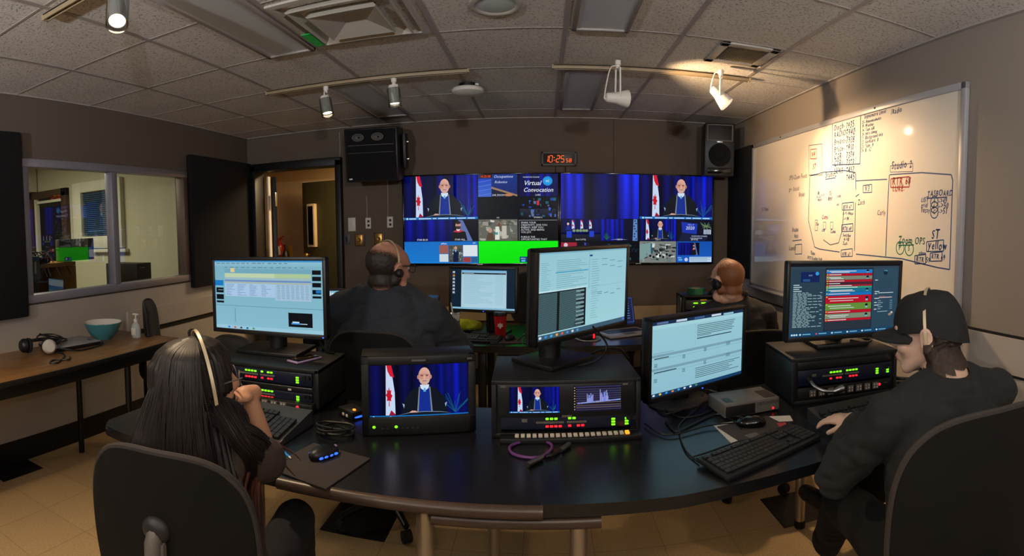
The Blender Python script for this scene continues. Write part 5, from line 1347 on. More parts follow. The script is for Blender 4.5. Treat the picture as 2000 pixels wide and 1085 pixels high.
monitor('monitor mostly hidden behind the bald man, only its left edge visible', (-1.40, 3.62, .90), R(14), R(2), .44, .28, pic_side, ZD, 'plate', (-1.42, 3.72, ZD), base_size=(.24, .2))

# ------------------------------------------------------------------ keyboards, mice and desk things
def keyboard(label, c, yaw, w=.44, d=.15, h=.016, tilt=R(4), body='key_black', keys='key_black', rows=6, chunky=False, group=None):
    o = thing('keyboard', label, 'keyboard', c, yaw)
    m = MB()
    if chunky:
        m.prism([(-d / 2, 0), (d / 2, 0), (d / 2, .055), (-d / 2 + .01, .018), (-d / 2, .014)], -w / 2, w / 2, Matrix(((0, 0, 1, 0), (1, 0, 0, 0), (0, 1, 0, 0), (0, 0, 0, 1))))
        sl = math.atan2(.037, d - .01); z0 = .019
    else:
        m.box((0, 0, h / 2 + .004), (w, d, h), .004, Matrix.Rotation(tilt, 3, 'X')); sl = tilt; z0 = h + .005
    m.build('keyboard_body', M[body], o)
    Rk = Matrix.Rotation(sl, 3, 'X')
    kh = .009 if chunky else .006
    pitch = (w * .955) / 22.5; rp = d * (.80 if not chunky else .66) / rows
    ymid = 0 if not chunky else -.012
    def key(m_, ux, row, wk=1.0):
        x = -w * .4775 + (ux + wk / 2) * pitch; yl = -(d / 2) + d * .10 + (row + .5) * rp + (rp * .25 if row == rows - 1 else 0)
        cpos = Rk @ Vector((x, yl + ymid, 0)); zz = (z0 + kh / 2) if not chunky else .019 + (yl + d / 2) * math.tan(sl) + kh / 2
        m_.box((cpos.x, cpos.y, (cpos.z if not chunky else 0) + zz), (pitch * wk - .0022, rp - .0024, kh), .0012, Rk, 1)
    n = MB()
    for rw in range(rows):
        if rw == 0:
            ks = [(0, 1.25), (1.25, 1.25), (2.5, 1.25), (3.75, 6.25), (10, 1.25), (11.25, 1.25), (12.5, 1.25), (13.75, 1.25)]
        elif rw == rows - 1: ks = [(0, 1)] + [(2 + i + (.5 if i > 3 else 0) + (.5 if i > 7 else 0), 1) for i in range(12)]
        else: ks = [(0, 1.3 + .25 * (4 - rw) if rw < 4 else 1)]; st = ks[0][1]; ks += [(st + i, 1) for i in range(int(15 - st - 1))]; ks += [(ks[-1][0] + 1, 15 - ks[-1][0] - 1)]
        for u, k in ks: key(n, u, rw, k)
        if rw in (rows - 1, rows - 2, rows - 3):
            for i in range(3): key(n, 15.3 + i, rw)
        if rw == 0: [key(n, 15.3 + i, rw) for i in range(3)]
        if rw == 1: key(n, 16.3, rw)
        if rw < rows - 1: [key(n, 18.6 + i, rw) for i in range(4)]
    n.build('keycaps', M[keys], o, angle=30)
    return o
keyboard('thin black keyboard lying diagonally on the right front desk edge', (.715, 1.60, ZD), R(23), .45, .15)
keyboard('chunky grey keyboard in front of the woman, beside the brown mouse mat', (-1.13, 1.735, ZD), R(-4), .52, .25, chunky=True, body='key_grey', keys='key_black')
keyboard('chunky black keyboard under the hands of the man in the cap', (1.245, 1.70, ZD), R(4), .50, .22, chunky=True, body='dark_plastic', keys='key_black')
keyboard('black keyboard on the far table in front of the smaller monitor', (-.49, 3.47, ZD), R(-8), .44, .15)
def mouse(label, c, yaw, lit=False, m='black_plastic', cord=None):
    o = thing('computer_mouse', label, 'mouse', c, yaw)
    b = MB(); b.ell((0, 0, .012), (.032, .058, .026), None, 24, 14)
    for v in b.bm.verts:
        if v.co.z < 0.001: v.co.z = 0.001
        v.co.z *= 1 + .25 * (-v.co.y / .058) * .5
    bo = b.build('mouse_body', M[m], o)
    bx((0, .034, .031), (.006, .018, .008), .003).build('scroll_wheel', M['rubber'], o)
    bx((0, .035, .0335), (.002, .04, .004)).build('button_split', M['black_gloss'], o)
    if lit:
        for s in (-1, 1):
            for i in range(4): 
                g = MB(); g.ell((s * .0295, -.032 + i * .02, .012), (.004, .008, .004)); g.build('blue_light', M['led_blue'], o)
        g = MB(); g.ell((.0, .048, .024), (.008, .006, .004)); g.build('front_light', M['lilac'], o)
    if cord: MB().tube(cord, .0028, 6, smooth=6).build('mouse_cord', M['cable'], o)
    return o
mp = thing('mouse_mat', 'dark brown mouse mat hanging slightly over the front desk edge', 'mouse mat', (-.695, 1.525, ZD + .001), R(-14))
m = MB(); m.box((0, 0, .002), (.235, .24, .005), .0015); m.build('mat', M['pad_brown'], mp)
mouse('black mouse with blue side lights on the brown mouse mat', (-.700, 1.575, ZD + .0058), R(-30), True, 'black_plastic')
pen = thing('pen', 'bright blue pen lying on the brown mouse mat left of the lit mouse', 'pen', at(552, 880, z=ZD + .010), R(-38))
MB().cyl((-.055, 0, 0), (.055, 0, 0), .0042, n=12).build('barrel', M['pen_blue'], pen); MB().cyl((.055, 0, 0), (.066, 0, 0), .004, .001, n=12).build('pen_tip', M['white_plastic'], pen)
mp2 = thing('mouse_mat', 'dark printed mouse mat with papers under it on the right front desk', 'mouse mat', (.775, 1.79, ZD + .001), R(12))
m = MB(); m.box((0, 0, .0025), (.23, .19, .004), .0015); m.build('mat', M['pad_brown'], mp2)
bx((.10, -.03, .0052), (.035, .06, .001), 0, rotz(R(-20))).build('red_print', M['ink_red'], mp2); bx((-.05, -.045, .0052), (.05, .035, .001)).build('white_print', M['grey_plastic'], mp2)
tag(bx((.76, 1.785, ZD + .0006), (.24, .23, .001), 0, rotz(R(2))).build('paper_sheet', M['paper']), 'white paper sheet sticking out under the printed mouse mat', 'paper')
tag(bx((.905, 1.86, ZD + .0022), (.09, .06, .0015), 0, rotz(R(-15))).build('paper_slip', M['paper']), 'small white paper slip at the right corner of the printed mouse mat', 'paper')
mouse('plain black mouse on the printed mouse mat', (.765, 1.825, ZD + .0055), R(70), False, 'black_gloss', [(-.0, .05, .012), (-.02, .16, .006), (-.12, .30, .004), (-.02, .40, .003)])
# matrix box
cb = thing('video_switch_box', 'grey metal box with CAT5 SWITCH lettering and a red light, left of the right rack', 'switch box', (.822, 1.945, ZD), R(6))
bx((0, .08, .03), (.25, .16, .052), .003).build('casing', M['grey_plastic'], cb)
bx((-.055, -.002, .028), (.13, .004, .04), .001).build('black_label', M['black_paint'], cb)
bx((-.09, .05, .0565), (.03, .05, .002)).build('dark_sticker', M['black_paint'], cb)
bx((.09, .06, .0565), (.05, .09, .002)).build('dark_sticker', M['black_paint'], cb)
def lettering(name, s, parent, loc, h, m, rot=(R(90), 0, 0), w=None):
    V, F, wd = text_shape(s); k = h if not w else min(h, w / wd)
    me = bpy.data.meshes.new(name); me.from_pydata([(x * k, y * h, 0) for x, y in V], [], F); me.materials.append(M[m]); me.update()
    return link(name, me, parent, loc, rot)
lettering('lettering', 'CAT5 SWITCH', cb, (.02, -.0015, .034), .018, 'black_paint', w=.10)
l = MB(); l.ell((.095, -.002, .014), (.005, .003, .005)); l.build('status_light', M['led_red'], cb)
# microphone on the right rack
gm = thing('gooseneck_microphone', 'short silver gooseneck microphone plugged into the right rack', 'microphone', (1.115, 1.935, ZD + .10), R(-4.7))
gm.location = Vector((1.276, 1.958, ZD + .112)) + rotz(R(-4.7)) @ Vector((-.19, -.004, 0))
MB().cyl((0, 0, 0), (0, -.03, -.005), .010).build('plug', M['brushed'], gm)
MB().tube([(0, -.03, -.005), (.005, -.06, -.018), (.035, -.085, -.032), (.08, -.095, -.036)], .0075, 10, smooth=6).build('gooseneck', M['silver'], gm)
MB().lathe([(0, 0), (.009, 0), (.012, .012), (.015, .03), (.014, .045), (0, .05)], (.075, -.095, -.036), 18, aim((1, -.12, .25))).build('capsule', M['silver'], gm)
# foam ball mic behind the woman
fm = thing('foam_microphone', 'black foam ball microphone on a thin gooseneck rising behind the woman', 'microphone', (-1.52, 2.06, ZD))
MB().cyl((0, 0, 0), (0, 0, .03), .045, .04, 24).build('base', M['black_plastic'], fm)
mb_ = at(375, 650, y=2.06)
MB().tube([(0, 0, .03), (.0, 0, .10), (mb_.x + 1.52 - .03, 0, mb_.z - ZD - .05), (mb_.x + 1.52, 0, mb_.z - ZD)], .0045, 8, smooth=6).build('gooseneck', M['cable'], fm)
MB().ell((mb_.x + 1.52, 0, mb_.z - ZD), (.022, .022, .022)).build('foam_ball', M['foam'], fm)
# phone on left rack
ph = thing('smartphone', 'smartphone lying face up on the left rack beside the monitor foot', 'phone', (-1.015, 2.10, .906), R(-24))
bx((0, 0, .0045), (.072, .145, .008), .003).build('phone_body', M['lilac'], ph); bx((0, 0, .0092), (.064, .128, .0012), .0005).build('phone_glass', M['phone_glass'], ph)
# converter box and coiled cable
cv = thing('converter_box', 'small black converter box with orange light between keyboard and video monitor', 'converter box', at(688, 812, z=ZD), R(-35))
bx((0, 0, .018), (.10, .07, .032), .003).build('casing', M['black_plastic'], cv)
l = MB(); l.ell((.03, -.01, .036), (.008, .006, .004)); l.build('status_light', M['led_orange'], cv)
l = MB(); l.ell((.05, .0, .012), (.004, .024, .004)); l.build('blue_light', M['led_blue'], cv)
for u in (-.01, .015): bx((u, -.036, .014), (.012, .004, .01), .001).build('port', M['paper'], cv)
MB().tube([(.0, .035, .02), (.03, .07, .03), (.09, .10, .028), (.12, .12, .02)], .006, 8, smooth=5).build('network_cable', M['cable_blue'], cv)
q = at(655, 845, z=ZD + .006); pts = []
for i in range(44):
    a = i * .55; r_ = .055 + .012 * math.sin(i * 1.3); pts.append((q.x + r_ * math.cos(a) * 1.1, q.y + r_ * .8 * math.sin(a), ZD + .006 + .0007 * i))
tag(MB().tube(pts, .0042, 6, smooth=3).build('coiled_cable', M['cable']), 'tangled coil of black cable on the desk right of the grey keyboard', 'cable')
# purple cable
pc = thing('patch_cable', 'purple looped cable with metal plugs on the desk before the centre rack', 'cable', (0, 0, 0))
cp = [at(x, y, z=ZD + .006) for x, y in ((1062, 890), (1035, 893), (1003, 886), (996, 872), (1020, 862), (1055, 860), (1075, 866), (1077, 876), (1066, 887), (1050, 896), (1042, 901))]
MB().tube(cp, .005, 8, smooth=6).build('cable_loop', M['cable_purple'], pc)
cq = [at(x, y, z=ZD + .007) for x, y in ((1066, 890), (1080, 887), (1094, 878))]
MB().tube(cq, .0065, 8, smooth=5).build('dark_sleeve', M['cable'], pc)
a, b = at(1058, 893, z=ZD + .010), at(1030, 907, z=ZD + .010); MB().cyl(a, b, .009, n=14).build('plug', M['brushed'], pc)
a, b = at(1094, 879, z=ZD + .010), at(1112, 867, z=ZD + .010); MB().cyl(a, b, .009, n=14).build('plug', M['brushed'], pc)
# loose cables
def cable(label, pts, r=.004, m='cable', z=ZD + .005, name='cable'):
    P = [Vector(p) if len(p) == 3 and not isinstance(p[2], str) else None for p in pts]
    return tag(MB().tube(P, r, 6, smooth=6).build(name, M[m]), label, 'cable')
def dk(px, py, z=ZD + .005): return tuple(at(px, py, z=z))
cable('thin black keyboard cable curving over the desk below the angled document monitor', [dk(1366, 903), dk(1340, 880), dk(1327, 845), dk(1330, 825), (.66, 2.12, ZD + .006), (.70, 2.3, ZD + .006)], .003)
cable('second thin black cable branching toward the printed mouse mat', [dk(1352, 892), dk(1390, 880), dk(1440, 862), dk(1462, 858)], .003)
for i, pts in enumerate(([dk(1285, 800), dk(1300, 808), dk(1330, 800), dk(1372, 780), (.66, 2.2, .80), (.66, 2.16, .86)], [dk(1290, 790), dk(1330, 815), dk(1390, 800), dk(1410, 770), (.62, 2.26, .78)], [dk(1300, 822), dk(1320, 842), dk(1350, 830), dk(1400, 808), dk(1430, 820), dk(1448, 838)])):
    cable(('black cable looping round the round monitor foot, upper loop', 'black cable looping behind the round monitor foot', 'thin cable from the round monitor foot toward the printed mouse mat')[i], pts, .0035)
cable('black cable arching from the tall angled monitor down behind the centre rack', [(.20, 2.10, 1.08), (.26, 2.12, 1.0), (.22, 2.08, .95), (.14, 2.02, .942)], .0045)
cable('pair of dark cables running off the back of the centre rack', [(.18, 2.17, .945), (.27, 2.19, .97), (.34, 2.2, .95), (.40, 2.27, .80), (.40, 2.30, .735)], .006)
cable('black cables bunched on top of the right rack beside the monitor foot', [(1.38, 2.10, .955), (1.45, 2.08, .940), (1.52, 2.12, .942), (1.46, 2.15, .945), (1.54, 2.18, .942), (1.50, 2.2, .99)], .006)
cable('dark cable bundle on the desk right of the right rack', [(1.56, 1.98, ZD + .012), (1.60, 1.90, ZD + .014), (1.66, 1.95, ZD + .03), (1.60, 2.02, ZD + .034), (1.65, 2.08, ZD + .012), (1.69, 2.0, ZD + .02)], .009)
cable('black cable behind the left rack monitor', [(-1.05, 2.24, 1.02), (-1.04, 2.3, .96), (-.98, 2.26, .912), (-.93, 2.24, .912)], .005)
cable('thin cable hanging below the far table near its left leg', [(-.10, 3.36, .688), (-.06, 3.34, .60), (.0, 3.34, .58), (.04, 3.36, .66), (.10, 3.38, .688)], .004)
cable('thin cable hanging below the far table near its right leg', [(.42, 3.36, .688), (.46, 3.34, .60), (.53, 3.34, .585), (.58, 3.36, .64), (.60, 3.38, .688)], .004)

# ------------------------------------------------------------------ things on the far table
tb_ = thing('clear_tumbler', 'clear plastic tumbler with a white straw beside the bald man', 'tumbler', (-.605, 3.60, ZD))
MB().lathe([(.032, 0), (.036, .06), (.043, .15), (.040, .15), (.033, .06), (.028, .006), (0, .006)], n=28).build('cup_wall', M['gel'], tb_)
MB().lathe([(0, .008), (.03, .008), (.035, .07), (0, .07)], n=24).build('drink', M['gel'], tb_)
MB().lathe([(.044, .148), (.046, .155), (.040, .162), (0, .163)], n=28).build('lid', M['clear'], tb_)
MB().lathe([(.0365, .06), (.0405, .105)], n=28).build('blue_band', M['cable_blue'], tb_)
MB().tube([(.01, 0, .02), (-.02, 0, .225)], .005, 10).build('straw', M['white_plastic'], tb_)
rcup = thing('travel_mug', 'red travel mug with a dark lid in front of the smaller monitor', 'mug', (-.283, 3.56, ZD))
MB().lathe([(0, 0), (.032, 0), (.034, .01), (.044, .15), (0, .15)], n=32).build('mug_body', M['red_cup'], rcup)
MB().lathe([(.0455, .148), (.047, .16), (.043, .172), (.02, .175), (0, .172)], n=32).build('lid', M['black_plastic'], rcup)
m = MB(); 
pts = [(0, .022), (.006, .012), (.018, .014), (.014, .003), (.022, -.004), (.008, -.008), (.002, -.02), (-.002, -.02), (-.008, -.008), (-.022, -.004), (-.014, .003), (-.018, .014), (-.006, .012)]
m.prism(pts, 0, .003, Matrix.Translation((0.003, -.0385, .085)) @ Matrix.Rotation(R(90), 4, 'X') @ Matrix.Rotation(R(4), 4, 'X')); m.build('leaf_print', M['white_print'], rcup)
yc = thing('cloth', 'crumpled yellow cloth behind the clear tumbler', 'cloth', (-.60, 3.78, ZD))
m = MB()
m.ell((0, 0, .045), (.10, .06, .045), None, 40, 24); m.ell((.10, .0, .035), (.07, .05, .035), None, 40, 24); m.ell((-.09, .0, .06), (.05, .05, .06), None, 40, 24)
for v in m.bm.verts:
    n_ = noise.noise(v.co * 22) ; v.co.x += .012 * n_; v.co.z = max(.001, v.co.z + .014 * noise.noise(v.co * 17 + Vector((3, 1, 2))))
m.build('folds', M['yellow_cloth'], yc)
mm = thing('mouse_mat', 'small dark mouse mat beside the red mug on the far table', 'mouse mat', (-.235, 3.44, ZD + .001), R(4)); m = MB(); m.box((0, 0, .002), (.20, .16, .004), .001); m.build('mat', M['pad_brown'], mm)
mouse('small black mouse on the far table mat beside the red mug', (-.215, 3.47, ZD + .0052), R(-15))
hs = thing('wired_earpiece', 'coiled black earpiece cable on the far table right of the mug', 'earpiece', (-.09, 3.44, ZD + .005))
MB().tube([(-.07, -.01, 0), (-.03, .03, .03), (.0, .02, .05), (.03, .03, .02), (.06, 0, .01), (.03, -.06, .005), (0, -.05, .012), (-.03, -.02, .006), (.0, .0, .04)], .0045, 8, smooth=6).build('wire', M['cable'], hs)
MB().ell((-.0, .02, .055), (.014, .014, .014)).build('ear_bud', M['black_plastic'], hs)
cable('pale cables on the far table near the centre', [(-.13, 3.62, ZD + .006), (-.08, 3.60, ZD + .03), (-.03, 3.55, ZD + .008), (.03, 3.55, ZD + .006)], .004, 'cable_grey')
lp = thing('laptop', 'open grey laptop on the far table right of the tall monitor', 'laptop', (.565, 3.64, ZD), R(22))
bx((0, 0, .009), (.34, .235, .014), .004).build('laptop_base', M['alu'], lp); bx((0, .02, .0165), (.28, .10, .002)).build('laptop_keys', M['key_black'], lp); bx((0, -.075, .0165), (.09, .055, .002)).build('touchpad', M['grey_plastic'], lp)
lid = bx((0, 0, .115), (.34, .008, .225), .003).build('laptop_lid', M['black_plastic'], lp, loc=(0, .115, .014), rot=(R(-14), 0, 0))
p = Pic(.32, .195); pic_laptop(p); p.build('screen', M['screen_pc'], lid, (0, -.0048, .118))
rb = thing('usb_hub', 'small black hub with a red light and white cable left of the laptop', 'hub', (.30, 3.50, ZD), R(10))
bx((0, 0, .014), (.09, .06, .026), .004).build('casing', M['black_plastic'], rb)
bx((.035, -.031, .022), (.012, .004, .03), .002).build('red_light', M['led_red'], rb)
MB().tube([(.05, 0, .012), (.08, -.03, .008), (.03, -.09, .006), (-.05, -.08, .006), (-.10, -.03, .02)], .0045, 8, smooth=6).build('white_lead', M['cable_grey'], rb)
pcb = thing('speaker_box', 'dark box with a blue lit top behind the bald man', 'box', (-.86, 3.85, ZD), R(8))
bx((0, 0, .115), (.20, .24, .22), .006).build('casing', M['black_plastic'], pcb); bx((0, 0, .2265), (.18, .21, .004), .001).build('top_panel', M['cable_blue'], pcb)
srk = rack('small equipment rack with green lit display beside the red haired man', 1.285, 3.78, R(-2), .52, .22, .235)
for s in (-1, 1): bx((s * .262, .08, .118), (.012, .10, .20), .002).build('side_handle', M['brushed'], srk)
f_ = bx((0, .004, .165), (.47, .012, .07), .002).build('display_panel', M['grey_plate'], srk)
for i in range(5):
    for j in range(2): bx((-.16 + i * .06, -.003, .15 + j * .028), (.035, .003, .010), .001).build('green_light', M['led_green'], f_)
bx((-.10, -.003, .20), (.05, .003, .012), .001).build('amber_strip', M['sign_yellow'], f_)
bx((0, .004, .075), (.47, .012, .09), .002).build('control_panel', M['rack_blue'], srk)
tr = thing('tape_roll', 'green roll of tape on the small rack beside the red haired man', 'tape', (1.15, 3.86, ZD + .236))
MB().lathe([(.065, 0), (.065, .045), (.042, .045), (.042, 0), (.065, 0)], n=36).build('tape_ring', M['green_tape'], tr); MB().lathe([(.042, .001), (.042, .044), (.039, .044), (.039, .001), (.042, .001)], n=36).build('paper_core', M['wood_strip'], tr)
kb5 = keyboard('black keyboard on the far table before the red haired man', (1.15, 3.44, ZD), R(-3), .44, .14)

# ------------------------------------------------------------------ things on the side table
bw = thing('bowl', 'teal bowl with white inside and dark seeds on the oak side table', 'bowl', (-2.725, 2.50, ZT))
MB().lathe([(0, 0), (.055, 0), (.06, .006), (.10, .045), (.135, .115), (.132, .118)], n=48).build('bowl_outside', M['teal'], bw)
MB().lathe([(.132, .118), (.128, .114), (.095, .046), (.05, .012), (0, .010)], n=48).build('bowl_inside', M['ceramic_white'], bw)
m = MB(); m.ell((.0, 0, .066), (.092, .092, .026), None, 40, 20)
for v in m.bm.verts: v.co += Vector((0, 0, .010 * noise.noise(v.co * 60)))
so = m.build('seeds', M['seeds'], bw); so['kind'] = 'stuff'
sb = thing('sanitizer_bottle', 'clear pump bottle of hand sanitizer right of the teal bowl', 'bottle', (-2.56, 2.66, ZT))
MB().lathe([(0, 0), (.034, 0), (.038, .012), (.040, .05), (.034, .085), (.016, .105), (.014, .112), (0, .112)], n=28, scale=(1, .7)).build('bottle_body', M['gel'], sb)
MB().lathe([(0, .004), (.031, .004), (.034, .05), (.028, .08), (0, .085)], n=24, scale=(1, .66)).build('gel', M['gel'], sb)
bx((0, -.027, .045), (.04, .002, .05), .001).build('label_sticker', M['white_plastic'], sb)
m = MB(); m.cyl((0, 0, .110), (0, 0, .130), .015, .013); m.cyl((0, 0, .13), (0, 0, .155), .005); m.build('pump_collar', M['white_plastic'], sb)
m = MB(); m.box((.0, 0, .16), (.05, .018, .012), .004); m.build('pump_nozzle', M['white_plastic'], sb)
hp_ = thing('headphones', 'pair of black and white headphones lying on the oak side table', 'headphones', (-2.70, 1.93, ZT), R(30))
for s in (-1, 1):
    c = MB().lathe([(0, .045), (.03, .043), (.042, .03), (.044, .01), (.036, 0), (0, 0)], (s * .075, -.02, .05), 24, aim((s * .6, -.8, .1))); e = c.build('ear_cup', M['ceramic_white' if s > 0 else 'case_black'], hp_)
    MB().lathe([(.042, 0), (.047, -.008), (.044, -.022), (.025, -.024), (0, -.012)], (s * .075, -.02, .05), 24, aim((s * .6, -.8, .1))).build('ear_cushion', M['foam'], hp_)
MB().tube([(-.085, .0, .06), (-.10, .10, .055), (-.05, .19, .05), (.05, .19, .05), (.10, .10, .055), (.085, .0, .06)], .012, 10, smooth=6).build('headband', M['black_plastic'], hp_)
dv = thing('laptop', 'closed silver laptop lying on the oak side table left of the bowl', 'laptop', (-2.73, 2.20, ZT), R(82))
bx((0, 0, .012), (.34, .24, .018), .005).build('laptop_base', M['black_plastic'], dv); bx((0, 0, .0255), (.34, .24, .009), .004).build('laptop_lid', M['alu'], dv)
for i, (lb, pts) in enumerate((('black cable heaped over the headphones on the side table', [(-2.76, 1.96, ZT + .075), (-2.82, 2.02, ZT + .085), (-2.80, 2.12, ZT + .08), (-2.72, 2.14, ZT + .06), (-2.70, 2.06, ZT + .07), (-2.78, 2.00, ZT + .10), (-2.84, 2.10, ZT + .07), (-2.76, 2.2, ZT + .04), (-2.70, 2.10, ZT + .045)]),
                               ('black cable draped in front of the closed laptop on the side table', [(-2.62, 2.02, ZT + .03), (-2.55, 2.12, ZT + .008), (-2.55, 2.28, ZT + .006), (-2.58, 2.36, ZT + .012), (-2.66, 2.30, ZT + .034)]),
                               ('thin black cable end curling toward the front of the oak table', [(-2.60, 1.98, ZT + .02), (-2.52, 1.99, ZT + .006), (-2.44, 1.90, ZT + .005), (-2.40, 1.84, ZT + .005), (-2.43, 1.81, ZT + .005), (-2.47, 1.87, ZT + .005), (-2.41, 1.93, ZT + .005), (-2.46, 1.98, ZT + .006)]))):
    cable(lb, pts, .005)

# ------------------------------------------------------------------ chairs
def chair(label, x, y, yaw, top=.98, w=.46, bh=.46, seat_z=.46, arms=False, tiltb=R(6), spine=-.12):
    """swivel chair facing local +y; the back rest outer shell faces -y"""
    o = thing('office_chair', label, 'chair', (x, y, 0), yaw, 'black swivel chairs')
    cz = top - bh / 2; yb = -.23
    def slab(y0, th, k, bulge):
        m = MB(); nu, nv = 26, 22; F = []; B = []
        for side, store in ((0, F), (1, B)):
            for j in range(nv + 1):
                row = []
                for i in range(nu + 1):
                    u, v = -1 + 2 * i / nu, -1 + 2 * j / nv
                    # square -> superellipse
                    a = max(abs(u), abs(v)); 
                    if a > 1e-6:
                        ln = (abs(u) ** 3.2 + abs(v) ** 3.2) ** (1 / 3.2); s = a / ln
                    else: s = 1
                    X, Z = u * s * w / 2 * k, v * s * bh / 2 * k
                    X *= 1 - .06 * (v < 0) * abs(v)
                    e = max(0, 1 - a ** 6)
                    yy = y0 + bulge * (X / (w / 2)) ** 2 - (.03 * (1 - v * v)) * .6 + (th * e if side else 0)
                    row.append(m.v((X, yy, Z)))
                store.append(row)
        for G in (F, B):
            for j in range(nv):
                for i in range(nu): m.f([G[j][i], G[j][i + 1], G[j + 1][i + 1], G[j + 1][i]])
        def per(G): return G[0][:-1] + [r_[-1] for r_ in G[:-1]] + G[-1][:0:-1] + [r_[0] for r_ in G[:0:-1]]
        m.bridge(per(F), per(B)); return m
    rot = (tiltb, 0, 0)
    slab(0, .022, 1.0, .05).build('back_shell', M['chair_shell'], o, loc=(0, yb, cz), rot=rot, angle=60)
    slab(.018, .045, .975, .05).build('back_cushion', M['chair_fabric'], o, loc=(0, yb, cz), rot=rot, angle=60)
    ring = []
    for i in range(72):
        a = 2 * PI * i / 72; u, v = math.cos(a), math.sin(a); ln = (abs(u) ** 3.2 + abs(v) ** 3.2) ** (1 / 3.2)
        X, Z = u / ln * w / 2, v / ln * bh / 2; X *= 1 - .06 * (v < 0) * abs(v / ln)
        ring.append((X, .05 * (X / (w / 2)) ** 2 + .012 - .018 * (1 - (v / ln) ** 2), Z))
    MB().tube(ring, .0085, 8, True).build('edge_piping', M['piping'], o, loc=(0, yb, cz), rot=rot)
    m = MB(); m.tube([(0, yb - .012, cz + spine), (0, yb - .040, cz + spine - .05), (0, yb - .05, seat_z + .0), (0, yb + .05, seat_z - .05), (0, -.02, seat_z - .06)], .02, 12, smooth=5)
    m.box((0, yb - .030, cz + spine - .20), (.055, .022, .36), .01); m.build('spine_bracket', M['grey_plastic'] if spine > 0 else M['chair_shell'], o)
    k = MB(); k.ell((0, yb - .022, cz + spine), (.036, .022, .030)); k.build('tilt_knob', M['dark_plastic'] if spine > 0 else M['chair_shell'], o)
    m = MB(); m.box((0, .03, seat_z - .03), (.46, .44, .07), .03, seg=4); m.build('seat', M['chair_fabric'], o)
    m = MB(); m.cyl((0, 0, .12), (0, 0, seat_z - .06), .028); m.cyl((0, 0, .07), (0, 0, .14), .04); m.build('column', M['black_paint'], o)
    for i in range(5):
        a = 2 * PI * i / 5 + .3; d = Vector((math.cos(a), math.sin(a), 0))
        m = MB(); m.tube([d * .03 + Vector((0, 0, .11)), d * .28 + Vector((0, 0, .075))], [.024, .016], 10); lg = m.build('leg', M['black_plastic'], o)
        c = MB(); n_ = Vector((-d.y, d.x, 0)); cc = d * .28 + Vector((0, 0, .028)); c.cyl(cc - n_ * .022, cc + n_ * .022, .028, n=16); c.cyl(cc, cc + Vector((0, 0, .04)), .008); c.build('caster', M['rubber'], lg)
    if arms:
        for s in (-1, 1):
            m = MB(); m.tube([(s * .22, .05, seat_z - .03), (s * .29, .05, seat_z), (s * .29, .02, seat_z + .17)], .014, 10, smooth=4); m.build('arm_post', M['black_plastic'], o)
            bx((s * .29, .02, seat_z + .185), (.055, .25, .03), .012).build('arm_pad', M['rubber'], o)
    return o
chair('black swivel chair in the left foreground, under the long haired woman', -.825, 1.10, R(10), top=1.0, w=.43, bh=.50, spine=.085)
chair('black swivel chair in the right foreground, under the man in the cap', 0.955, 1.02, R(-8), top=1.08, w=.50, bh=.52)
chair('black swivel chair under the bald man at the far table', -.80, 2.60, R(0), top=.99, w=.46, bh=.46)
chair('black swivel chair under the red haired man at the far table', 1.16, 2.86, R(-4), top=.92, w=.46, bh=.46)
chair('empty black swivel chair at the end of the oak side table', -2.44, 2.98, R(-58), top=1.0, w=.42, bh=.42, arms=True)
chair('empty black swivel chair behind the smaller monitor at the front wall', -.10, 4.42, R(170), top=1.07, w=.44, bh=.46)
chair('empty black swivel chair just beyond the left end of the front desk', -1.86, 2.52, R(165), top=.83, w=.42, bh=.42)
# ------------------------------------------------------------------ people
def fuse(mb, name, m, parent, voxel=.008, smooth=4, disp=None):
    """one continuous skin grown over the joined volumes"""
    bmesh.ops.recalc_face_normals(mb.bm, faces=mb.bm.faces[:])
    me = bpy.data.meshes.new('volumes'); mb.bm.to_mesh(me); mb.bm.free()
    t = bpy.data.objects.new('volumes', me); COL.objects.link(t)
    r = t.modifiers.new('skin', 'REMESH'); r.mode = 'VOXEL'; r.voxel_size = voxel
    s = t.modifiers.new('soft', 'SMOOTH'); s.iterations = smooth; s.factor = .5
    dg = bpy.context.evaluated_depsgraph_get(); dg.update()
    out = bpy.data.meshes.new_from_object(t.evaluated_get(dg))
    bpy.data.objects.remove(t); bpy.data.meshes.remove(me)
    out.name = name; out.materials.clear(); out.materials.append(m)
    if disp:
        no = [v.normal.copy() for v in out.vertices]
        for v, n in zip(out.vertices, no): v.co += n * disp(v.co, n)
    out.polygons.foreach_set('use_smooth', [True] * len(out.polygons)); out.update()
    return link(name, out, parent)

def folds(amp, sc, ridge=0.0, seed=0):
    o = Vector((seed * 3.1, seed * 1.7, seed))
    def f(co, n):
        a = noise.noise(co * sc + o) * amp
        if ridge:
            b = noise.noise(Vector((co.x * 9, co.y * 9, co.z * 26)) + o); a += (abs(b) - .25) * ridge
        return a
    return f

def torso_rings(mb, pts, right, grow=0.0, n=28):
    """pts: list of (centre, half width, half depth)"""
    rings = []
    for i, (c, w, d) in enumerate(pts):
        c = Vector(c); a = Vector(pts[min(i + 1, len(pts) - 1)][0]) - Vector(pts[max(i - 1, 0)][0]); a.normalize()
        r = (right - a * right.dot(a)).normalized(); f = a.cross(r)
        ring = []
        for k in range(n):
            th = 2 * PI * k / n; cx, sx = math.cos(th), math.sin(th)
            ex = abs(cx) ** .85 * (1 if cx >= 0 else -1); ey = abs(sx) ** .85 * (1 if sx >= 0 else -1)
            ring.append(c + r * ex * (w + grow) + f * ey * (d + grow))
        rings.append(ring)
    mb.loft(rings)

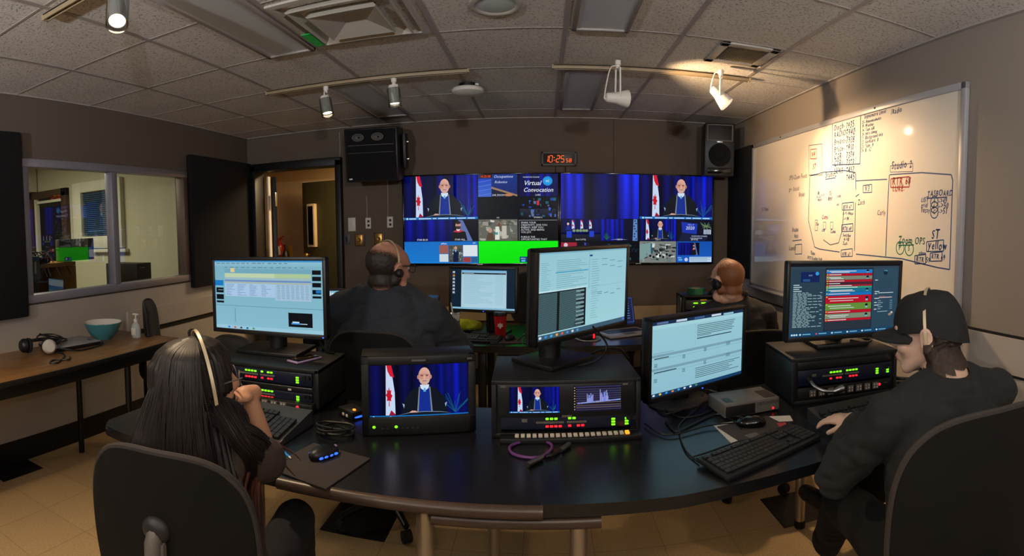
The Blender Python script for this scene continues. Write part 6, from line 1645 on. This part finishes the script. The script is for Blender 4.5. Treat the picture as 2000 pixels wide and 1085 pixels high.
def hand(mb, wrist, d, n, side, curl=.35, s=1.0, thumb_in=.3, spread=.02):
    d = Vector(d).normalized(); n = Vector(n); n = (n - d * n.dot(d)).normalized(); t = d.cross(n) * side; w = Vector(wrist)
    Mx = Matrix((t, d, n)).transposed()
    mb.ell(w + d * .048 * s, (.040 * s, .050 * s, .0155 * s), Mx, 18, 12)
    mb.cap(w - d * .02, w + d * .02 * s, .026 * s, .028 * s)
    for k, (o, l) in enumerate(zip((.029, .010, -.0095, -.028), (.070, .078, .073, .056))):
        p = w + (d * (.088 - .004 * abs(k - 1)) + t * o) * s; a = .12 + curl * .5; rr = .0088 * s
        fd = (d + t * (o * 4 * spread / .02 * .35)).normalized()
        mb.cap(p - d * .02 * s, p, .0095 * s, rr)
        for q, fr in enumerate((.46, .30, .24)):
            dirv = (fd * math.cos(a) - n * math.sin(a)); e = p + dirv * l * fr * s
            mb.cap(p, e, rr, rr * .92); p = e; rr *= .93; a += curl * (1.25 if q == 0 else 1.0)
    p = w + (d * .022 + t * .026) * s; dirv = (t * .62 + d * .72 - n * thumb_in).normalized()
    e = p + dirv * .044 * s; mb.cap(p, e, .0135 * s, .0105 * s)
    dirv = (t * .18 + d * .95 - n * (thumb_in + .15)).normalized(); e2 = e + dirv * .032 * s; mb.cap(e, e2, .0105 * s, .0085 * s)

def head(mb, H, Rm, s=1.0, neck=None, jowl=0.0, neck_r=.056, nose=1.0):
    """Rm columns: right, forward, up"""
    T = lambda x, y, z: H + Rm @ Vector((x, y, z)) * s
    E = lambda c, r, M_=None: mb.ell(T(*c), tuple(q * s for q in r), Rm @ M_ if M_ else Rm, 24, 16)
    E((0, -.012, .030), (.076, .097, .085)); E((0, .028, -.020), (.064, .068, .090)); E((0, .030, .03), (.067, .070, .062))
    E((0, .062, -.088), (.032, .030, .024))
    for q in (-1, 1):
        mb.cap(T(q * .060, -.005, -.045), T(q * .025, .065, -.092), .024 * s, .020 * s)
        E((q * .036, .066, -.030), (.026, .024, .024)); mb.cap(T(q * .012, .092, .024), T(q * .046, .078, .026), .010 * s, .010 * s)
        # ear: rim and lobe
        ear = [T(q * (.080 + .012 * math.sin(a) ** 2), -.010 - .016 * math.cos(a) * 1.0, -.008 + .030 * math.sin(a)) for a in [PI * 2 * k / 12 for k in range(13)]]
        mb.tube(ear, .0065 * s, 8); E((q * .080, -.008, -.006), (.009, .016, .027)); E((q * .083, -.002, -.038), (.008, .009, .011))
        if jowl: E((q * .045, .035, -.085), (.034, .04, .030 + jowl * .02))
    mb.cap(T(0, .094, .012), T(0, .108 * (.97 + .03 * nose), -.022), .009 * s, .012 * s)
    for q in (-1, 1): E((q * .011, .098, -.028), (.009, .012, .009))
    E((0, .092, -.058), (.024, .012, .0075)); E((0, .089, -.068), (.022, .012, .0085)); E((0, .088, -.052), (.02, .01, .008))
    if jowl: E((0, .03, -.100), (.055, .06, .035))
    if neck is not None:
        N = Vector(neck); up = Rm @ Vector((0, 0, 1))
        mb.cap(T(0, -.022, -.06), N, neck_r * s, neck_r * 1.1 * s, 20)

def face_parts(o, H, Rm, s=1.0):
    T = lambda x, y, z: H + Rm @ Vector((x, y, z)) * s
    for q in (-1, 1):
        m = MB(); m.ell(T(q * .032, .0835, .004), tuple(a * s for a in (.0125, .009, .0085)), Rm, 16, 10); e = m.build('eye', M['eye_white'], o)
        m = MB(); m.ell(T(q * .032, .0905, .004), tuple(a * s for a in (.0055, .003, .0055)), Rm, 12, 8); m.build('iris', M['eye_dark'], e)
    m = MB(); m.ell(T(0, .0985, -.0605), tuple(a * s for a in (.021, .006, .005)), Rm, 16, 8); m.ell(T(0, .0970, -.0675), tuple(a * s for a in (.018, .006, .006)), Rm, 16, 8); m.build('lips', M['lips'], o)

def fringe(H, Rm, s, mask, name, m_, parent, thick=.008, amp=.002, nu=96, nv=64, c0=(0, -.012, .015), alpha=True, bumps=8):
    """hair that hugs the modelled head: every point is found on the skin, then lifted by the density there"""
    from mathutils.bvhtree import BVHTree
    body = [c for c in parent.children if c.name.startswith('body')][0].data
    bv = BVHTree.FromPolygons([v.co for v in body.vertices], [tuple(p.vertices) for p in body.polygons])
    m = MB(); rows = []; dens = []; C = H + Rm @ Vector(c0) * s
    for j in range(nv + 1):
        ph = PI * j / nv; row = []
        for i in range(nu):
            th = 2 * PI * i / nu; d = Vector((math.sin(ph) * math.cos(th), math.sin(ph) * math.sin(th), -math.cos(ph)))
            k = mask(d); w = Rm @ d; hit = bv.ray_cast(C + w * .16 * s, -w, .16 * s)
            r = (.16 * s - hit[3]) if hit[0] is not None else .09 * s
            r += (.0012 + k * thick + k * amp * noise.noise(d * bumps)) * s if k > .004 else -.012
            row.append(m.v(C + w * r)); dens.append(k)
        rows.append(row)
    for a, b in zip(rows, rows[1:]): m.bridge(a, b)
    o = m.build(name, M[m_], parent, angle=80)
    at_ = o.data.color_attributes.new('hairiness', 'FLOAT_COLOR', 'POINT')
    at_.data.foreach_set('color', [x for d_ in dens for x in (d_, d_, d_, 1)])
    return o
def no_ear(d, f=1.0):
    return 1 - (1 - sstep(.16, .34, math.hypot((d.y + .02) * 1.0, (d.z + .16) * .75))) * f
def sstep(a, b, x):
    t = max(0, min(1, (x - a) / (b - a))); return t * t * (3 - 2 * t)

def frame(yaw, pitch=0, roll=0):
    """head axes; yaw counter clockwise from +y, pitch nods forward"""
    return Matrix.Rotation(yaw, 3, 'Z') @ Matrix.Rotation(-pitch, 3, 'X') @ Matrix.Rotation(roll, 3, 'Y')

def person(name_label, cat_loc, S):
    o = thing('person', name_label, 'person', (0, 0, 0))
    V = lambda k: Vector(S[k])
    SR, SL, N, P, H = V('SR'), V('SL'), V('N'), V('P'), V('H')
    right = (SR - SL); right.z = 0; right.normalize(); fw = Vector((-right.y, right.x, 0)); s = S.get('s', 1.0)
    Rm = S['Rm']
    ch = (SR + SL) / 2
    wT = S.get('w', (.155, .15, .145, .165)); dT = S.get('d', (.11, .11, .11, .105))
    sp = [(P - Vector((0, 0, .06)), wT[0] * .8, dT[0] * .85), (P + Vector((0, 0, .03)), wT[0], dT[0]), (P.lerp(ch, .35) + fw * S.get('belly', 0), wT[1], dT[1]), (P.lerp(ch, .68), wT[2], dT[2]), (ch - Vector((0, 0, .03)) * s, wT[3], dT[3]), (ch.lerp(N, .5) + Vector((0, 0, .01)), wT[3] * .72, dT[3] * .75), (N, .062 * s, .062 * s)]
    ar = S.get('arm', (.050, .040, .030)); hipw = S.get('hip', .09)
    hips = [P + right * hipw * q + Vector((0, 0, -.02)) for q in (1, -1)]
    legr = S.get('leg', (.085, .062, .045))
    # skin: one continuous body
    b = MB()
    head(b, H, Rm, s, N, S.get('jowl', 0), S.get('neck_r', .056))
    torso_rings(b, [(c, max(w - .014, .03), max(d - .014, .03)) for c, w, d in sp], right)
    for sh, el, wr, hd, hn, sd, cu in ((SR, V('ER'), V('WR'), S['hdR'], S['hnR'], 1, S.get('cR', .35)), (SL, V('EL'), V('WL'), S['hdL'], S['hnL'], -1, S.get('cL', .35))):
        b.cap(ch.lerp(sh, .35), sh, .06 * s, ar[0]); b.cap(sh, el, ar[0] - .004, ar[1] - .004); mid = el.lerp(wr, .35); b.cap(el, mid, ar[1] - .004, ar[1] - .002); b.cap(mid, wr, ar[1] - .002, ar[2] * .82)
        hand(b, wr, hd, hn, sd, cu, S.get('hs', 1.0), S.get('ti', .3))
    for hp, kn, an, to in ((hips[0], V('KR'), V('AR'), V('TR')), (hips[1], V('KL'), V('AL'), V('TL'))):
        b.cap(hp, kn, legr[0] - .012, legr[1] - .01); b.cap(kn, an, legr[1] - .012, legr[2] - .012); b.cap(an, to, .032, .026)
    fuse(b, 'body', M[S['skin']], o, .0052, 3)
    face_parts(o, H, Rm, s)
    # shirt
    c = MB()
    torso_rings(c, sp[:-1] + ([(N + Vector((0, 0, -.005)), .075 * s, .075 * s)]), right, .004)
    for sh, el, wr, q in ((SR, V('ER'), V('WR'), 1), (SL, V('EL'), V('WL'), -1)):
        c.cap(ch.lerp(sh, .3) + Vector((0, 0, -.01)), sh, .075 * s, ar[0] + .012, 18); c.cap(N.lerp(sh, .25), sh, .05 * s, ar[0] + .006, 18)
        if S['sleeve'] == 'long': c.cap(sh, el, ar[0] + .010, ar[1] + .012, 18); c.cap(el, el.lerp(wr, .5), ar[1] + .012, ar[1] + .008, 18); c.cap(el.lerp(wr, .5), el.lerp(wr, .97), ar[1] + .008, ar[2] + .008, 18)
        else: c.cap(sh, sh.lerp(el, S.get('sl', .7)), ar[0] + .012, ar[0] + .010, 18)
    if S.get('collar'):
        c.tube([N + right * .07 * s * math.cos(a) + fw * .072 * s * math.sin(a) + Vector((0, 0, .022 - .012 * math.sin(a))) for a in [2 * PI * k / 20 for k in range(20)]], .017, 10, True)
    fuse(c, 'shirt' if S['sleeve'] != 'long' else 'sweater', M[S['shirt']], o, .0075, 4, folds(S.get('fold', .005), 16, S.get('ridge', .006), S.get('seed', 1)))
    # trousers and shoes
    t = MB()
    torso_rings(t, [(P - Vector((0, 0, .075)), wT[0] * .85, dT[0] * .9), (P, wT[0] * 1.0, dT[0] * 1.0), (P + Vector((0, 0, .05)), wT[0] * .98, dT[0] * .98)], right, .006)
    for hp, kn, an in ((hips[0], V('KR'), V('AR')), (hips[1], V('KL'), V('AL'))):
        t.cap(hp, kn, legr[0] + .004, legr[1] + .006, 18); t.cap(kn, an.lerp(kn, .08), legr[1] + .004, legr[2] + .012, 18)
    fuse(t, 'trousers', M[S['pants']], o, .009, 4, folds(.004, 14, .005, 5))
    for an, to in ((V('AR'), V('TR')), (V('AL'), V('TL'))):
        d = (to - an).normalized(); sm_ = MB(); sm_.cap(an - d * .03 + Vector((0, 0, -.01)), an + d * .05, .042, .044, 16); sm_.cap(an + d * .05, to, .044, .036, 16); fuse(sm_, 'shoe', M['shoe_black'], o, .009, 3)
    return o

def headset(label, H, Rm, s=1.0, cup='both', boom=None, band='silver', back=.0, r=(.090, .122), cup_r=.034, hw=.0042):
    o = thing('headset', label, 'headset', tuple(H))
    T = lambda x, y, z: Rm @ Vector((x, y, z)) * s
    pts = [T(math.sin(a) * r[0], back - .02 * math.cos(a) * 0, .0 + math.cos(a) * r[1]) for a in [R(-98 + 196 * k / 24) for k in range(25)]]
    mb = MB(); n = len(pts); rg = []
    fwd_ = (Rm @ Vector((0, 1, 0)))
    for i, p in enumerate(pts):
        tdir = (pts[min(i + 1, n - 1)] - pts[max(i - 1, 0)]).normalized(); nn = fwd_.cross(tdir).normalized()
        rg.append([p + fwd_ * hw * s + nn * .0018, p - fwd_ * hw * s + nn * .0018, p - fwd_ * hw * s - nn * .0018, p + fwd_ * hw * s - nn * .0018])
    mb.loft(rg); mb.build('headband', M[band], o)
    for q in ((-1, 1) if cup == 'both' else ((1,) if cup == 'r' else (-1,))):
        mb = MB(); mb.lathe([(0, .022), (cup_r * .7, .020), (cup_r, .012), (cup_r * 1.03, 0), (cup_r * .9, -.014), (0, -.014)], T(q * (r[0] + .004), back, -.018), 24, aim(Rm @ Vector((q, 0, 0)))); mb.build('ear_cup', M['black_plastic'], o)
    if boom:
        q = boom; mb = MB(); mb.tube([T(q * (r[0] + .012), back, -.025), T(q * .095, back + .05, -.055), T(q * .07, back + .11, -.07), T(q * .035, .128, -.068)], .0038 * s, 8, smooth=5); mb.build('boom', M['black_plastic'], o)
        mb = MB(); mb.ell(T(q * .028, .132, -.066), (.014, .012, .012)); mb.build('foam_mic', M['foam'], o)
    return o

# woman with long hair, left foreground
Hw = at(386, 752, d=1.40); Rw = frame(R(-42), R(-8), R(0))
W = dict(H=Hw, Rm=Rw, s=.96, N=(-.825, 1.08, .955), P=(-.79, 1.08, .545), SR=(-.665, 1.125, .915), SL=(-.985, 1.06, .885),
         ER=at(521, 902, d=1.50), WR=at(487, 768, d=1.49), hdR=at(446, 776, d=1.43) - at(487, 768, d=1.49), hnR=(.25, .35, .9), cR=.75,
         EL=(-1.09, 1.27, .765), WL=(-1.07, 1.50, .785), hdL=(.0, 1, -.15), hnL=(0, .1, 1), cL=.35,
         KR=(-.79, 1.53, .53), AR=(-.82, 1.62, .12), TR=(-.84, 1.76, .05), KL=(-1.0, 1.50, .53), AL=(-1.02, 1.60, .12), TL=(-1.05, 1.74, .05),
         skin='skin_a', shirt='shirt_brown', pants='trousers_navy', sleeve='short', sl=.75, w=(.16, .135, .14, .14), d=(.115, .095, .10, .095), arm=(.044, .036, .026), leg=(.082, .06, .045), hs=.90, neck_r=.046, fold=.003, ridge=.004, seed=2)
pw = person('woman seen from behind with long dark hair, chin resting on her bent right hand', None, W)
def woman_hair():
    m = MB(); H, Rm = Hw, Rw
    yawm = frame(R(14))
    prof = [(.128, .02, .02, -.01), (.122, .05, .058, -.01), (.105, .074, .086, -.01), (.075, .090, .106, -.012), (.03, .097, .113, -.014), (-.03, .099, .112, -.018), (-.09, .108, .104, -.03), (-.15, .128, .092, -.05), (-.21, .150, .080, -.072), (-.27, .172, .066, -.088), (-.33, .176, .054, -.098), (-.38, .165, .044, -.104), (-.42, .12, .034, -.106)]
    rows = []; n = 150
    P2 = []
    for a, b in zip(prof, prof[1:]):
        for k in range(5): P2.append(tuple(a[i] + (b[i] - a[i]) * k / 5 for i in range(4)))
    P2.append(prof[-1])
    for j, (z, rx, ry, bk) in enumerate(P2):
        row = []
        for i in range(n):
            a = 2 * PI * i / n; st = .0030 * math.sin(i * 2.9 + 2.0 * math.sin(j * .05 + i * .7)) + .004 * noise.noise(Vector((math.cos(a) * 6, math.sin(a) * 6, z * 3)))
            st *= min(1, (.13 - z) / .06)
            x = (rx + st) * math.cos(a); y = (ry + st) * math.sin(a)
            lim = .100 if z > -.12 else .04
            if z < .085: y = min(y, lim + max(0, (z - .02)) * .6)
            rr_ = Rm if z > -.05 else yawm
            if z < -.3: z2 = z + .03 * noise.noise(Vector((i * .25, 3, 1)))
            else: z2 = z
            p = (Rm @ Vector((x, y + bk, z2))) if z > -.02 else (Rm @ Vector((0, 0, -.02)) + yawm @ Vector((x, y + bk, z2 + .02)))
            row.append(m.v(H + p))
        rows.append(row)
    for a, b in zip(rows, rows[1:]): m.bridge(a, b)
    m.f(rows[0]); m.f(list(reversed(rows[-1])))
    rnd = random.Random(11)
    L1 = [H + Rm @ Vector((.055, -.06, -.02)), at(445, 800, d=1.33), at(470, 838, d=1.28), at(505, 858, d=1.28), at(525, 885, d=1.33), at(540, 905, d=1.38)]
    L2 = [H + Rm @ Vector((.04, -.08, -.03)), at(440, 820, d=1.29), at(478, 862, d=1.25), at(508, 890, d=1.28), at(512, 925, d=1.32)]
    L3 = [at(425, 790, d=1.31), at(462, 850, d=1.25), at(488, 890, d=1.25), at(490, 940, d=1.28), at(484, 985, d=1.30)]
    def combed(pts, r0, r1, flat, nst, r):
        # strands laid along the surface of a flattened lock, splaying at its end
        cc = catmull([Vector(p) for p in pts], 7); n = len(cc); fr = []
        prev = Vector((0, 0, 1))
        for i, p in enumerate(cc):
            t = (cc[min(i + 1, n - 1)] - cc[max(i - 1, 0)]).normalized(); a = (prev - t * prev.dot(t)).normalized(); prev = a; fr.append((a, t.cross(a)))
        m.tube(cc, [(r0 + (r1 - r0) * (i / (n - 1)) ** 1.4) * .72 for i in range(n)], 14)
        for k in range(nst):
            th = rnd.uniform(0, 2 * PI); rr = rnd.uniform(.72, 1.08); tw = rnd.uniform(-.8, .8); sp = rnd.uniform(1, 2.6); e = n - rnd.randint(0, 5)
            q = []
            for i in range(e):
                u = i / (n - 1); rad = (r0 + (r1 - r0) * u ** 1.4) * rr * (1 + (sp - 1) * max(0, u - .6) / .4)
                a, b = fr[i]; ang = th + tw * u
                q.append(cc[i] + a * rad * math.cos(ang) * flat + b * rad * math.sin(ang))
            m.tube(q, [r * (1 - .7 * (i / (e - 1)) ** 2) for i in range(e)], 4)
    combed(L1, .036, .010, .8, 230, .0017); combed(L2, .032, .009, .8, 190, .0017); combed(L3, .028, .008, .8, 150, .0016)
    for k in range(360):
        a = rnd.uniform(-1.25, .62); x = .15 * math.sin(a) + rnd.gauss(0, .012)
        x *= 1.1; z1 = -.36 + rnd.uniform(-.06, .02)
        pts = [H + yawm @ Vector((math.sin(a) * .018, -.006 - math.cos(a) * .018, .1275)), H + yawm @ Vector((math.sin(a) * .0765, -.011 - math.cos(a) * .089, .104)), H + yawm @ Vector((math.sin(a) * .0950, -.013 - math.cos(a) * .1125, .055)), H + yawm @ Vector((x * .75, -.125 - .02 * math.cos(x * 10), -.10)), H + yawm @ Vector((x, -.145, -.24)), H + yawm @ Vector((x * 1.05, -.15, z1))]
        cc = catmull(pts, 6); m.tube(cc, [.0014 * (1 - .6 * i / (len(cc) - 1)) for i in range(len(cc))], 5)
    return m
h_ = woman_hair().build('hair', M['hair_black'], pw, angle=75)
def tips():
    m = MB(); rnd = random.Random(5)
    for k in range(34):
        j = Vector((rnd.gauss(0, .012), rnd.gauss(0, .012), rnd.gauss(0, .010)))
        a, b, c = (at(524, 880, d=1.34), at(540, 897, d=1.37), at(550, 908, d=1.38)) if k % 2 else (at(492, 930, d=1.27), at(487, 965, d=1.28), at(484, 1000, d=1.29))
        cc = catmull([a + j, b + j * 1.4, c + j * 1.8 + Vector((0, 0, rnd.uniform(-.02, .02)))], 5); m.tube(cc, [.0042 * (1 - .8 * i / (len(cc) - 1)) for i in range(len(cc))], 5)
    return m
tips().build('hair_tips', M['hair_tips'], pw)
m = MB(); Tw = lambda x, y, z: Hw + Rw @ Vector((x, y, z)) * .96
for q in (-1, 1):
    m.tube([Tw(q * .081, .0, .010), Tw(q * .080, .05, .012), Tw(q * .062, .114, .010)], .0018, 8)
    m.tube([Tw(q * .034 + .026 * math.cos(a), .116 - .01 * abs(math.cos(a)) * (1 if q * math.cos(a) > 0 else 0), .002 + .020 * math.sin(a)) for a in [2 * PI * k / 16 for k in range(16)]], .0016, 8, True)
m.build('glasses', M['grey_plastic'], pw)
headset('thin silver headset band over the long dark hair', Hw, Rw, 1.0, 'l', None, 'band', .02, (.124, .143), .030)
bpy.data.objects['headset'].location = Hw

# bald man at the far table
H1 = at(759, 522, d=2.72); R1 = frame(R(-34), R(6), R(2))
A = dict(H=H1, Rm=R1, s=1.14, N=(-.785, 2.63, 1.215), P=(-.79, 2.58, .60), SR=(-.575, 2.64, 1.02), SL=(-1.025, 2.60, 1.05),
         ER=(-.47, 2.86, .80), WR=(-.52, 3.16, .775), hdR=(-.1, 1, 0), hnR=(.1, 0, 1), EL=(-1.12, 2.80, .80), WL=(-.98, 3.12, .775), hdL=(.15, 1, 0), hnL=(-.1, 0, 1),
         KR=(-.62, 3.08, .56), AR=(-.62, 3.12, .12), TR=(-.62, 3.28, .05), KL=(-.96, 3.08, .56), AL=(-.96, 3.12, .12), TL=(-.96, 3.28, .05),
         skin='skin_b', shirt='shirt_slate', pants='trousers_black', sleeve='short', sl=.98, w=(.22, .27, .255, .225), d=(.18, .24, .20, .15), belly=.06, arm=(.088, .070, .042), leg=(.115, .08, .06), jowl=1, neck_r=.066, collar=True, hs=1.1, fold=.010, ridge=.012, seed=4, hip=.12)
p1_ = person('large bald man in a dark polo shirt seen from behind at the far table', None, A)
fringe(H1, R1, 1.14, lambda d: (1 - .92 * sstep(.15, .85, d.z + .35 * max(0, d.y + .4))) * (1 - sstep(-.05, .30, d.y)) * sstep(-.93, -.72, d.z) * no_ear(d), 'hair', 'sparse_dark', p1_, thick=.008, amp=.003)
m = MB(); T1 = lambda x, y, z: H1 + R1 @ Vector((x, y, z)) * 1.14
for q in (-1, 1):
    m.tube([T1(q * .085, -.02, .012), T1(q * .084, .05, .016), T1(q * .066, .112, .014)], .0022, 8)
    m.tube([T1(q * .036 + .028 * math.cos(a), .116 - .012 * abs(math.cos(a)) * (1 if q * math.cos(a) > 0 else 0), .004 + .019 * math.sin(a)) for a in [2 * PI * k / 16 for k in range(16)]], .0018, 8, True)
m.build('glasses', M['black_plastic'], p1_)
headset('headset with a small black ear piece on the bald man', H1, R1, 1.14, 'r', None, 'band', -.015, (.088, .121), .022)

# red haired man at the far table
H2 = at(1421, 546, d=2.98); R2 = frame(R(21), R(8), R(-2))
B = dict(H=H2, Rm=R2, s=1.0, N=(1.07, 2.84, 1.075), P=(1.12, 2.83, .56), SR=(1.27, 2.84, .965), SL=(.885, 2.86, .965),
         ER=(1.36, 2.98, .76), WR=(1.25, 3.27, .765), hdR=(-.2, 1, 0), hnR=(0, 0, 1), EL=(.84, 3.02, .76), WL=(1.0, 3.28, .765), hdL=(.2, 1, 0), hnL=(0, 0, 1),
         KR=(1.24, 3.22, .53), AR=(1.24, 3.28, .12), TR=(1.24, 3.42, .05), KL=(.98, 3.22, .53), AL=(.98, 3.28, .12), TL=(.98, 3.42, .05),
         skin='skin_c', shirt='shirt_black', pants='trousers_black', sleeve='short', sl=.9, w=(.18, .185, .185, .18), d=(.13, .14, .13, .115), arm=(.060, .048, .034), jowl=.2, neck_r=.056, collar=True, fold=.006, ridge=.007, seed=6)
p2_ = person('balding red haired man in a black shirt seen from behind at the far table', None, B)
fringe(H2, R2, 1.0, lambda d: (1 - .72 * sstep(.30, .95, d.z + .4 * max(0, d.y + .2))) * (1 - sstep(-.02, .30, d.y)) * sstep(-.95, -.75, d.z) * no_ear(d), 'hair', 'sparse_red', p2_, thick=.006, amp=.002)
m = MB(); T2 = lambda x, y, z: H2 + R2 @ Vector((x, y, z))
for q in (-1, 1):
    m.tube([T2(q * .081, -.02, .012), T2(q * .080, .05, .014), T2(q * .062, .114, .012)], .0022, 8)
    m.tube([T2(q * .034 + .026 * math.cos(a), .116 - .01 * abs(math.cos(a)) * (1 if q * math.cos(a) > 0 else 0), .004 + .018 * math.sin(a)) for a in [2 * PI * k / 16 for k in range(16)]], .0018, 8, True)
m.build('glasses', M['black_plastic'], p2_)
headset('black headset with boom microphone on the red haired man', H2, R2, 1.0, 'l', -1, 'band', -.005, (.084, .119), .030)

# man in the cap, right foreground
H4 = at(1812, 650, d=1.62); R4 = frame(R(39), R(7), R(2))
D = dict(H=H4, Rm=R4, s=1.02, N=(1.095, 1.14, 1.06), P=(1.06, 1.06, .555), SR=(1.275, 1.10, .985), SL=(.905, 1.165, .955),
         ER=(1.40, 1.33, .80), WR=(1.25, 1.545, .805), hdR=(-.35, 1, -.1), hnR=(.1, .1, 1), EL=at(1632, 930, d=1.54), WL=at(1672, 822, d=1.83), hdL=at(1606, 812, d=1.90) - at(1672, 822, d=1.83), hnL=(-.1, -.1, 1), cL=.25, cR=.3,
         KR=(1.27, 1.58, .54), AR=(1.235, 1.98, .24), TR=(1.165, 2.11, .27), KL=(1.0, 1.54, .53), AL=(1.13, 1.86, .17), TL=(1.20, 2.0, .07),
         skin='skin_d', shirt='sweat_black', pants='trousers_black', sleeve='long', w=(.185, .185, .185, .175), d=(.14, .14, .13, .115), arm=(.060, .046, .034), leg=(.092, .068, .052), neck_r=.060, fold=.007, ridge=.012, seed=9)
p4_ = person('young man in a black cap and black sweater typing at the right of the desk', None, D)
fringe(H4, R4, 1.02, lambda d: (1 - sstep(-.02, .22, d.y + .12 * max(0, -d.z))) * sstep(-.99, -.90, d.z) * (1 - sstep(-.20, .0, d.z)) * no_ear(d), 'hair', 'hair_brown', p4_, thick=.016, amp=.010, bumps=14)
def cap_mesh():
    m = MB(); T = lambda x, y, z: H4 + R4 @ Vector((x, y, z)) * 1.02
    rows = []; nu, nv = 64, 20
    for j in range(nv + 1):
        ph = (PI / 2) * j / nv; row = []
        for i in range(nu):
            th = 2 * PI * i / nu
            rx, ry, rz = .088, .110, .108
            k = 1 + .018 * abs(math.sin(3 * th)) * math.sin(ph)
            z = .018 + rz * (math.sin(ph) ** .9)
            back = .0
            x = rx * math.cos(ph) ** .62 * math.cos(th) * k; y = ry * math.cos(ph) ** .62 * math.sin(th) * k - .008
            z += -.012 * math.sin(th) * 0 + (.006 * noise.noise(Vector((x * 20, y * 20, z * 14)))) 
            z -= (.050 * max(0, -math.sin(th)) + .006) * max(0, 1 - j / (nv * .75)); y -= .006 * max(0, -math.sin(th)) * (1 - j / nv)
            row.append(m.v(T(x, y, z)))
        rows.append(row)
    for a, b in zip(rows, rows[1:]): m.bridge(a, b)
    m.f(rows[-1]); m.f(list(reversed(rows[0])))
    m.ell(T(0, -.008, .128), (.008, .008, .005), R4)
    return m
cp_ = cap_mesh().build('cap', M['cap_black'], p4_, angle=60)
def brim():
    m = MB(); T = lambda x, y, z: H4 + R4 @ Vector((x, y, z)) * 1.02
    tops, bots = [], []; nu, nv = 28, 10
    for lay, st in ((.004, tops), (-.004, bots)):
        for j in range(nv + 1):
            row = []; t = j / nv
            for i in range(nu + 1):
                u = -1 + 2 * i / nu; x = .078 * u * (1 - .12 * t * t * 0)
                y0 = .100 * math.sqrt(max(0, 1 - (u * .86) ** 2)) - .008; ext = .078 * (max(0, 1 - abs(u) ** 2.6)) ** .5
                y = y0 - .012 + (ext + .012) * t; z = .026 - .030 * u * u * (1 - .3 * t) - .022 * t + lay * (1 - .5 * (t > .95))
                row.append(m.v(T(x, y, z)))
            st.append(row)
    for G in (tops, bots):
        for j in range(nv):
            for i in range(nu): m.f([G[j][i], G[j][i + 1], G[j + 1][i + 1], G[j + 1][i]])
    def per(G): return G[0][:-1] + [r_[-1] for r_ in G[:-1]] + G[-1][:0:-1] + [r_[0] for r_ in G[:0:-1]]
    m.bridge(per(tops), per(bots)); return m
brim().build('cap_brim', M['cap_black'], cp_, angle=60)
T4 = lambda x, y, z: H4 + R4 @ Vector((x, y, z)) * 1.02
m = MB(); m.tube([T4(-.056, .092, .074), T4(-.046, .101, .066), T4(-.034, .106, .066)], .0034, 8, smooth=4); m.build('white_logo', M['white_print'], cp_)
headset('headset with a silver band and foam microphone over the black cap', H4, R4, 1.02, 'r', 1, 'band', -.010, (.094, .134), .024)
